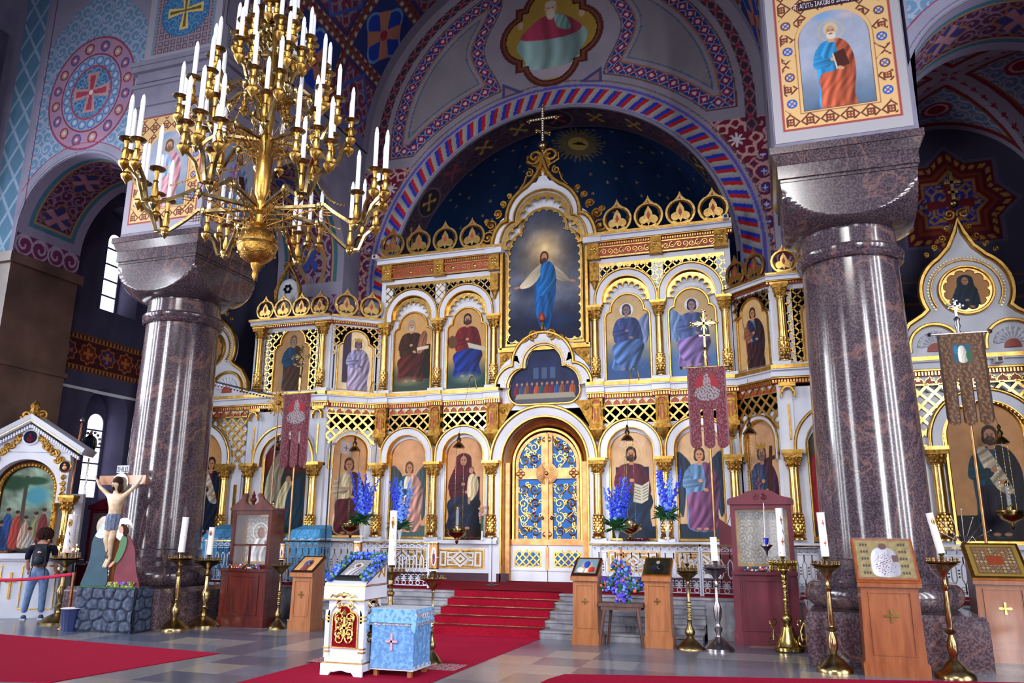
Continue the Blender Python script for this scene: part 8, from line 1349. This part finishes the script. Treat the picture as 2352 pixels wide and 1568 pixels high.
# bucket, stanchion, rope
p = gr(148, 1450); k2 = mpp(148, 1450, p.y); t = thing('bucket', 'dark blue bucket on the floor before the boulder pedestal', 'bucket', (p.x, p.y + .1, 0)); h = 38 * k2; g = MB(); g.lathe([(13 * k2, 0), (16.5 * k2, h), (18 * k2, h + .004), (17 * k2, h + .012), (15 * k2, h), (12 * k2, .02), (0, .02)], (p.x, p.y + .1, 0), 28); part('pail', g, 'bucket_blue', t); g = MB(); g.lathe([(16.5 * k2, h + .003), (19 * k2, h + .008), (19 * k2, h + .016), (16 * k2, h + .014)], (p.x, p.y + .1, 0), 28); part('rim', g, 'plastic_white', t)
ps = gr(153, 1442); zr = at(156, 1318, ps.y).z; t = thing('rope_stanchion', 'copper stanchion post behind the blue bucket', 'stanchion', (ps.x, ps.y, 0)); g = MB(); g.lathe([(.16, 0), (.16, .015), (.03, .03), (.028, zr), (.035, zr), (.035, zr + .03), (0, zr + .035)], (ps.x, ps.y, 0), 20); part('post', g, 'copper', t)
e = at(-60, 1330, 11.4); t = thing('barrier_rope', 'thick pinkish-red rope running left from the copper stanchion', 'rope', (ps.x, ps.y, zr)); part('rope', MB().tube([(ps.x - .03 + (e.x - ps.x) * f, ps.y + (e.y - ps.y) * f, zr - .0 + (e.z - zr) * f - .05 * math.sin(PI * f)) for f in np.linspace(0, 1, 12)], .03, 8), 'rope_red', t)
# ---- gabled white shrine at the far left
p = gr(52, 1420); a = -math.radians(-28); SX, SY = p.x - .42, p.y + .05; M = Matrix.Translation((SX, SY, 0)) @ Matrix.Rotation(a, 4, 'Z'); t = thing('icon_shrine', 'white gabled shrine with gilt carving, cut by the left edge', 'shrine', (SX, SY, 0)); W2 = 1.0
zz = lambda y: at(60, y, p.y + .5).z; zl = zz(1268); zsp = zz(1145); ztop = zz(1010); zap = zz(972); zev = zz(1046); zarch = zz(1062)
b = MB(M); b.box(-W2 * .86, W2 * .86, -.15, .5, 0, zl - .08).box(-W2 * .95, W2 * .95, -.22, .5, zl - .14, zl - .1).box(-W2, W2, -.28, .5, zl - .1, zl); b.box(-W2 * .95, W2 * .95, .35, .5, zl, zsp + .1)
R_ = .62; archboard(b, 0, R_, zsp - .1, zarch - R_, -W2 * .8, W2 * .8, zev, .0, .2); b.add([(-W2, -.25, zev), (W2, -.25, zev), (0, -.25, zap), (-W2, .5, zev), (W2, .5, zev), (0, .5, zap)], [(0, 1, 2), (5, 4, 3), (0, 2, 5, 3), (1, 4, 5, 2), (0, 3, 4, 1)]) if False else None
b.plate([(-W2 * .8, zev - .02), (W2 * .8, zev - .02), (0, zap - .16)], (), .0, .2); part('body', b, 'white_paint', t, smooth=False)
b = MB(M); b.mold([(-W2 * 1.02, zev - .05), (0, zap - .1), (W2 * 1.02, zev - .05)], [(0, -.4), (0, .3), (.06, .34), (.14, .36), (.14, -.4)]); part('gable_roof', b, 'white_paint', t, smooth=False); g = MB(M)
n = 22
for i in range(n):
    for s in (-1, 1): f = (i + .5) / n; x = s * W2 * .98 * (1 - f); z = zev - .09 + (zap - zev - .05) * f; g.box(x - .016, x + .016, -.29, -.2, z - .07, z - .0)
part('dentils', g, 'white_paint', t, smooth=False); g = MB(M); g.mold([(-W2 * .98, zev - .12), (0, zap - .19), (W2 * .98, zev - .12)], [(0, .2), (0, .26), (.015, .26), (.015, .2)]); g.mold([(-W2 * 1.0, zev - .02), (0, zap - .07), (W2 * 1.0, zev - .02)], [(0, .3), (0, .335), (.015, .335), (.015, .3)]); g.mold(archp(0, R_ - .12, zl, zarch - R_, 24), [(0, -.1), (0, -.02), (.05, .02), (.09, -.02), (.09, -.1)]); part('gilt_mouldings', g, 'gold_bright', t); g = MB(M)
for s in (-1, 1):
    for q in range(9): f = q / 8; scroll(g, volute(s * (.2 + .5 * f), zap - .42 - .52 * f + .04 * math.sin(q * 3), .075, 90 * q, 1.3, sgn=(-1) ** q), .022, 5, .22)
    for q in range(4): scroll(g, volute(s * .72, zsp + .05 + .12 * q, .05, 90 * q, 1.3, sgn=(-1) ** q), .018, 5, .22)
for q in range(26): th = PI * q / 25; g.ball(((R_ - .1) * math.cos(th), .0, zarch - R_ + (R_ - .1) * math.sin(th)), .035, 6)
for q in range(8):
    for s in (-1, 1): g.ball((s * (R_ - .1), .0, zl + .05 + (zarch - R_ - zl) * q / 8), .035, 6)
part('gilt_foliage', g, 'gold_carved', t); g = MB(M)
for s in (-1, 1): g.lathe([(.13, zap - .06), (.1, zap + .02), (.05, zap + .06)], (0, -.2, 0), 10, flute=.1); scroll(g, volute(s * .16, zap + .05, .1, 200, 1.4, sgn=-s), .028, 5, .2)
g.lathe([(.05, zap + .05), (.09, zap + .12), (.06, zap + .2), (.09, zap + .26), (.03, zap + .32), (0, zap + .38)], (0, -.2, 0), 12, flute=.08); g.box(-.09, .09, -.22, -.18, zap + .2, zap + .24); part('gilt_crest', g, 'gold_carved', t)
for x, z, r in ((0, zap - .4, .13), (-.72, zev - .28, .1), (.72, zev - .28, .1)):
    g = MB(M); g.lathe([(r, .2), (r, .24), (r * 1.25, .23), (r * 1.25, .2)], (x, 0, z), 24, axis='y'); o = part('medallion', g, 'white_paint' if x == 0 else 'gold', t); g = MB(M); g.lathe([(.001, .245), (r * .97, .24)], (x, 0, z), 20, axis='y'); part('portrait_ground', g, 'shirt_navy', o); g = MB(M); g.ball((x, -.25, z + r * .3), r * .25, 8, sy=.2); g.ball((x, -.245, z - r * .3), r * .45, 8, sy=.1); part('portrait', g, 'velvet_red' if x == 0 else 'rose_gold', o)
for s in (-1, 1): goldcol(t, M, s * W2 * .82, zl, zsp, .085, .1); part('impost', MB(M).box(s * W2 * .82 - .15, s * W2 * .82 + .15, -.26, .1, zsp, zsp + .05), 'gold', t, smooth=False)
g = MB(M)
for x in (-.5, .5): g.mold([(x - .3, .18), (x - .3, zl - .25), (x + .3, zl - .25), (x + .3, .18)], [(0, .14), (0, .165), (.02, .165), (.02, .14)], closed=True)
g.box(-.02, .02, -.17, -.14, .35, .85).box(-.1, .1, -.17, -.14, .66, .7); part('gilt_panel_lines', g, 'gold', t, smooth=False)
def gospel(c):
    c.put(np.clip((.9 - c.v) / .6, 0, 1), '3a3c34'); c.C = np.clip(c.C * (1 + .25 * fnoise(c.u, c.v, 2, 2))[:, None], 0, 1); c.ell(.15, 1.1, .3, .25, '5aa0b0', soft=.5); c.rect(-.1, -.03, .6, 1.5, '5c4c3c'); c.ell(-.3, 1.35, .35, .18, '2c5c40', soft=.4); c.ell(.1, 1.4, .3, .1, '2c5c40', soft=.4)
    for x, h, cl in ((-.32, .75, '2c5c9c'), (-.15, .7, 'a8483c'), (.02, .6, 'b09a8c'), (.2, .68, '8c8c6c'), (.34, .75, '7c2c34'), (-.42, .5, '1c4c8c'), (.12, .38, 'a8a4a0')): c.blob([(x - .1, .1), (x - .08, h - .15), (x, h), (x + .08, h - .15), (x + .11, .1)], cl, fold=.25); c.ell(x, h + .05, .04, .055, 'b08a70'); c.ell(x, h + .075, .043, .035, '3a2820')
icon('icon_painting', 'arched painting of many seated people outdoors inside the left shrine', M, archp(0, R_ - .14, zl + .02, zarch - R_, 20), gospel, R_ - .14, zl + .02, zarch - .14, base='9ab0a0', nu=110, frame=False, d=-.08)
sh = thing('open_book', 'closed patterned book lying on the shrine ledge', 'book', M @ Vector((-.3, -.1, zl))); part('cover', MB(M).box(-.5, -.1, -.24, .08, zl, zl + .05), 'brocade', sh, smooth=False)
# ---- person
p = gr(64, 1424); t = thing('person', 'person seen from behind in a navy shirt, pale jeans and dark backpack', 'person', (p.x, p.y + .1, 0)); X, Yp = p.x, p.y + .1
def K(x, y, z, r): return ((X + x, Yp + y, z), (r, r) if not hasattr(r, '__len__') else r)
jn = [K(0, 0, .9, (.135, .1)), K(0, 0, 1.08, (.13, .1)), K(0, .0, 1.26, (.15, .1)), K(0, .02, 1.38, (.12, .08)), K(0, .03, 1.45, .05), K(.01, .04, 1.54, .075), K(.01, .05, 1.6, .08), K(-.17, 0, 1.36, .055), K(-.23, .02, 1.12, .045), K(-.22, .1, .95, .035), K(-.2, .2, .9, .03), K(.17, 0, 1.36, .055), K(.25, .0, 1.12, .045), K(.26, .06, .92, .035), K(.28, .1, .86, .03)]
skinned('body', jn, [(0, 1), (1, 2), (2, 3), (3, 4), (4, 5), (5, 6), (3, 7), (7, 8), (8, 9), (9, 10), (3, 11), (11, 12), (12, 13), (13, 14)], 'skin', t)
jn = [K(0, 0, 1.0, (.15, .115)), K(0, 0, 1.12, (.145, .115)), K(0, 0, 1.28, (.165, .115)), K(0, .01, 1.39, (.14, .09)), K(-.18, 0, 1.36, .07), K(-.23, .01, 1.18, .06), K(-.235, .04, 1.08, .055), K(.18, 0, 1.36, .07), K(.24, .0, 1.18, .06), K(.25, .02, 1.06, .055)]
skinned('shirt', jn, [(0, 1), (1, 2), (2, 3), (3, 4), (4, 5), (5, 6), (3, 7), (7, 8), (8, 9)], 'shirt_navy', t)
jn = [K(0, 0, .98, (.15, .12)), K(0, 0, .88, (.16, .13)), K(-.1, 0, .76, .1), K(-.13, -.02, .46, .07), K(-.17, .02, .12, .06), K(.1, 0, .76, .1), K(.11, -.02, .46, .07), K(.12, .02, .12, .06)]
skinned('jeans', jn, [(0, 1), (1, 2), (2, 3), (3, 4), (1, 5), (5, 6), (6, 7)], 'jeans', t)
g = MB(); q = random.Random(3)
for i in range(150): a, b_ = q.random() * 6.28, q.random() * 2 - .7; r = .115; b_ = min(b_, 1); c_ = math.sqrt(max(0, 1 - b_ * b_)); g.ball((X + .01 + r * c_ * math.cos(a) * 1.1, Yp + .02 + r * c_ * math.sin(a), 1.58 + r * b_ * .95), .034, 6)
g.ball((X + .01, Yp + .02, 1.58), .115, 12); part('curly_hair', g, 'hair', t)
for s in (-1, 1): g = MB(); x = X + (-.17 if s < 0 else .12); g.ball((x, Yp + .06, .045), .055, 10, sx=.9, sy=2.1, sz=.75); o = part('shoe', g, 'shoe', t); part('sole', MB().box(x - .045, x + .045, Yp - .05, Yp + .17, 0, .025), 'sole', o)
for s, xh, yh, zh in ((-1, -.2, .2, .88), (1, .28, .1, .84)):
    for f in range(5): part('finger' if f < 4 else 'thumb', MB().tube([(X + xh + (f - 2) * .013, Yp + yh, zh), (X + xh + (f - 2) * .016, Yp + yh + .02, zh - .045), (X + xh + (f - 2) * .014, Yp + yh + .035, zh - .06)], [.011, .009, .007], 6), 'skin', t)
b = thing('backpack', 'dark blue backpack worn by the person at the far left', 'backpack', (X, Yp - .2, .98)); g = MB(); g.box(X - .12, X + .12, Yp - .25, Yp - .11, .99, 1.4, tx=.8, ty=.8); g.ball((X, Yp - .19, 1.18), .12, 12, sx=1.12, sy=.7, sz=1.75); part('main_bag', g, 'backpack', b); part('front_pocket', MB().ball((X, Yp - .26, 1.1), .085, 10, sx=1.05, sy=.5, sz=1.0), 'backpack', b); part('emblem', MB().ball((X, Yp - .285, 1.24), .035, 8, sy=.3), 'silver_plain', b)
for s in (-1, 1): part('strap', MB().tube([(X + s * .1, Yp - .12, 1.38), (X + s * .13, Yp - .02, 1.47), (X + s * .13, Yp + .1, 1.36)], .02, 6, flat=.4).tube([(X + s * .1, Yp - .16, 1.0), (X + s * .12, Yp - .2, .86), (X + s * .11, Yp - .19, .72)], .01, 5), 'backpack', b)
c_ = thing('held_candle', 'small lit candle in a red glass held by the person', 'candle', (X + .3, Yp + .12, .78)); g = MB(); g.lathe([(.03, .78), (.035, .88)], (X + .3, Yp + .14, 0), 12); part('red_glass', g, 'glass_red', c_); part('flame', MB().ball((X + .3, Yp + .14, .93), .014, 6, sz=1.6), 'flame', c_)
PR = math.radians(40); piv = Vector((X, Yp, 0))
for o in (t, b, c_): v = o.location - piv; v.rotate(Matrix.Rotation(PR, 3, 'Z')); o.location = piv + v; o.rotation_euler.z = PR
# ---- silvered standard leaning before the lower left window
A = at(188, 965, 13.6); B = at(152, 1190, 13.4); t = thing('leaning_pole', 'long reddish wooden pole leaning before the lower left window', 'pole', (B.x, 13.4, B.z)); part('shaft', MB().tube([gr(140, 1330, .0) + Vector((0, .0, .0)) if False else Vector((B.x - .25, 13.35, .0)), B, A], .028, 8), 'copper', t); part('tip', MB().ball(A, .05, 8, sz=2), 'silver_plain', t)
c1 = at(207, 1020, 13.7); t = thing('metal_standard', 'dark silvered processional icon before the bright lower left window', 'processional icon', (c1.x, 13.7, 0)); part('staff', MB().tube([(c1.x, 13.72, 0), (c1.x, 13.72, c1.z - .3)], .02, 8), 'silver_plain', t); g = MB(Matrix.Translation((0, 13.7, 0))); g.mold(arc(c1.x, c1.z, .2, 0, 360, 24)[:-1], [(0, 0), (0, .03), (.05, .03), (.05, 0)], closed=True); g.plate([(c1.x - .16, c1.z - .24), (c1.x + .16, c1.z - .24), (c1.x + .16, c1.z + .05), (c1.x, c1.z + .28), (c1.x - .16, c1.z + .05)], (), .0, .03)
for a_ in range(9): th = PI * a_ / 8; g.ball((c1.x + .27 * math.cos(th), -.0, c1.z + .27 * math.sin(th)), .035, 6)
part('silver_mount', g, 'silver', t); g = MB(Matrix.Translation((0, 13.7, 0))); g.plate(arc(c1.x, c1.z, .11, 0, 360, 16, .15)[:-1], (), .03, .04); part('oval_icon', g, 'shirt_navy', t)
# ================================================================ CHANDELIER
YCH = 8.6; O_ = at(591, 565, YCH); cx, cz = O_.x, O_.z; kk = mpp(591, 565, YCH); dz = lambda p: cz + p * kk * 1.03
ch = thing('chandelier', 'huge tiered gilt chandelier with dozens of white electric candles before the left pier', 'chandelier', (cx, YCH, cz + 5)); M = Matrix.Translation((cx, YCH, 0))
R = 37 * kk
part('orb', MB(M).lathe([(.0, cz - R * 1.9), (.02, cz - R * 1.8), (.04, cz - R * 1.6), (.03, cz - R * 1.35), (.06, cz - R * 1.15)] + [(R * math.cos(math.radians(a)), cz + R * math.sin(math.radians(a))) for a in range(-75, 76, 10)] + [(.06, cz + R * 1.05), (.12, cz + R * 1.15), (.12, cz + R * 1.2), (.05, cz + R * 1.3)], n=28), 'gold_carved', ch)
g = MB(M); g.lathe([(R * 1.02, cz - .02), (R * 1.06, cz), (R * 1.02, cz + .02)], n=28)
for i in range(8): a = i * PI / 4; g.ball((R * .88 * math.cos(a), R * .88 * math.sin(a), cz + R * .45), .035, 8); g.ball((R * .88 * math.cos(a), R * .88 * math.sin(a), cz - R * .45), .03, 8)
part('orb_studs', g, 'gold_bright', ch)
H1 = dz(75); H2 = dz(215); H3 = dz(320); H4 = dz(400); H5 = dz(455)
part('shaft', MB(M).lathe([(.05, cz + R), (.05, H1 - .1), (.1, H1 - .05), (.1, H1 + .08), (.05, H1 + .12), (.1, H1 + .22), (.11, H2 - .28), (.07, H2 - .2), (.1, H2 - .05), (.1, H2 + .06), (.06, H2 + .1), (.09, H2 + .3), (.05, H3 - .05), (.07, H3 + .05), (.04, H3 + .1), (.06, H4), (.03, H4 + .1), (.05, H5), (.03, H5 + .3), (.03, dz(640))], n=12), 'gold', ch)
g = MB(M); 
for i in range(40): g.ball((0, 0, dz(640) + i * .12), .04, 8, sz=1.2)
part('suspension_chain', g, 'gold_carved', ch)
def lathe_at(g, x, y, prof, n=8): g.lathe(prof, (x, y, 0), n)
def candleset(x, y, zb, par, h1, hc, big=1.):
    # baluster, drip pan and electric candle standing on an arm node at height zb
    g = MB(M); lathe_at(g, x, y, [(.0, zb - .13), (.025, zb - .09), (.06, zb - .05), (.075 * big, zb), (.05, zb + .035), (.028, zb + .045), (.045 * big, zb + .11), (.026, zb + h1 * .55), (.04, zb + h1 * .58), (.022, zb + h1 * .62), (.028, zb + h1 * .85), (.04, zb + h1 * .95)], 8); o = part('candle_baluster', g, 'gold', par)
    g = MB(M); lathe_at(g, x, y, [(.025, zb + h1 * .9), (.095 * big, zb + h1 * .96), (.105 * big, zb + h1), (.08 * big, zb + h1 + .014), (.0, zb + h1 + .004)], 14); part('drip_pan', g, 'brass_dark', o)
    z = zb + h1; g = MB(M); lathe_at(g, x, y, [(.03, z), (.029, z + hc)], 10); e = part('electric_candle', g, 'lamp_candle', ch); g = MB(M); lathe_at(g, x, y, [(.018, z + hc), (.024, z + hc + .025), (.016, z + hc + .065), (.0, z + hc + .09)], 8); part('bulb', g, 'bulb', e)
def beam(pts, w_=.028, par=None, nm='arm'):
    g = MB(M); g.tube(pts, w_, 4); return g
def tier(n, ph, hub, r0, rj, r1, zj, zn, h1, hc, spread, extra=0, rin=None, mid=True, fret=True):
    """n arms: horizontal bar from the hub to a knuckle, drop to a node at zj, then branches rising to holders at radius r1"""
    for i in range(n):
        a = ph + 2 * PI * i / n; c_, s_ = math.cos(a), math.sin(a); tx, ty = -s_, c_; L = lambda r, z, t=0: (r * c_ + t * tx, r * s_ + t * ty, z)
        g = MB(M); g.tube([L(.07, hub), L(r0, hub - .0), L(r0 + .08, hub + .02), L(r0 + .22, hub - .1), L(rj - .08, zj + .02), L(rj, zj)], .03, 4); lathe_at(g, r0 * c_, r0 * s_, [(.0, hub - .1), (.035, hub - .05), (.05, hub), (.035, hub + .05), (0, hub + .07)]); lathe_at(g, rj * c_, rj * s_, [(.0, zj - .12), (.02, zj - .09), (.05, zj - .05), (.06, zj), (.04, zj + .05), (0, zj + .06)]); arm = part('arm', g, 'brass', ch)
        if fret:
            g = MB(M); z0, z1 = hub - .03, hub - .26
            for k in range(6): r = .12 + (r0 - .2) * k / 6; g.tube([L(r, z0), L(r, z1 + (hub - z1) * (k / 6) ** 1.2 * .8)], .007, 3)
            for k in range(3): g.tube([L(.12, z0 - .07 * k), L(r0 * (.75 - .2 * k), z0 - .07 * k)], .007, 3)
            g.tube([L(.12, z1), L(r0 * .4, z1 + .07), L(r0 * .7, hub - .1), L(r0 * .95, hub - .05)], .01, 4)
            for r_, q in ((.55, .07), (.78, .05)): g.tube([L(r0 * r_ + q * math.cos(b_), hub - .11 + q * math.sin(b_)) for b_ in np.linspace(0, 5, 9)], .009, 4)
            g.tube([L(.1, z0 + .06), L(.1 + r0 * .25, z0 + .2), L(.1 + r0 * .28, z0 + .06)], .008, 3)
            for k in range(3): g.tube([L(r0 + .06 + .04 * k, hub + .0 - .02 * k), L(r0 + .06 + .04 * k, hub - .16)], .006, 3); g.tube([L(r0 + .04, hub - .05 - .04 * k), L(r0 + .2, hub - .07 - .04 * k)], .006, 3)
            part('fretwork', g, 'gold_carved', arm)
        ends = [(-spread, r1 * .97, zn), (spread, r1 * .97, zn)] + ([(0, r1 * 1.02, zn + .07)] if extra else [])
        for t_, r, z in ends:
            g = MB(M); g.tube([L(rj, zj), L(rj + (r - rj) * .35, zj + .0, t_ * .35), L(rj + (r - rj) * .55, zj + (z - zj) * .6, t_ * .6), L(r - .04, z - .02, t_), L(r, z, t_)], .027, 4); part('branch', g, 'brass', arm); x, y, _ = L(r, 0, t_); candleset(x, y, z, arm, h1, hc)
        if mid: x, y, _ = L(rj, 0); candleset(x, y, zj + .03, arm, h1 * 1.35, hc)
tier(8, .2, H1, .84, 1.38, 1.74, H1 - .28, H1 + .08, .32, .55, .22, extra=1)
tier(8, .2 + PI / 8, H2, .56, .92, 1.2, H2 - .2, H2 + .12, .3, .46, .16)
tier(8, .2, H3, .38, .6, .84, H3 - .16, H3 + .06, .25, .44, .1, mid=False)
tier(6, .4, H4, .22, .4, .54, H4 - .12, H4 + .04, .24, .44, .09, mid=False, fret=False)
tier(5, .1, H5, .12, .2, .3, H5 - .06, H5 + .06, .22, .44, .05, mid=False, fret=False)
g = MB(M)
for i in range(8):
    a = .2 + 2 * PI * i / 8; a2 = a + PI / 8
    for (r0, z0), (r1, z1), dd in (((1.2, H1), (.5, H2 - .05), a2), ((.85, H2 + .0), (.36, H3 - .02), a)):
        g = MB(M)
        for k in range(13): f = k / 12; r = r0 + (r1 - r0) * f; z = z0 + (z1 - z0) * f - .22 * math.sin(PI * f); b_ = a + (dd - a) * f; g.tube([(r * math.cos(b_) + .018 * math.cos(q), r * math.sin(b_), z + .018 * math.sin(q)) for q in (0, 1.57, 3.14, 4.71)], .005, 3, closed=True)
        P_ = []
        for k in range(13): f = k / 12; r = r0 + (r1 - r0) * f; b_ = a + (dd - a) * f; P_.append((r * math.cos(b_), r * math.sin(b_), z0 + (z1 - z0) * f - .22 * math.sin(PI * f)))
        g.tube(P_, .006, 4); part('swagged_chain', g, 'gold_carved', ch)
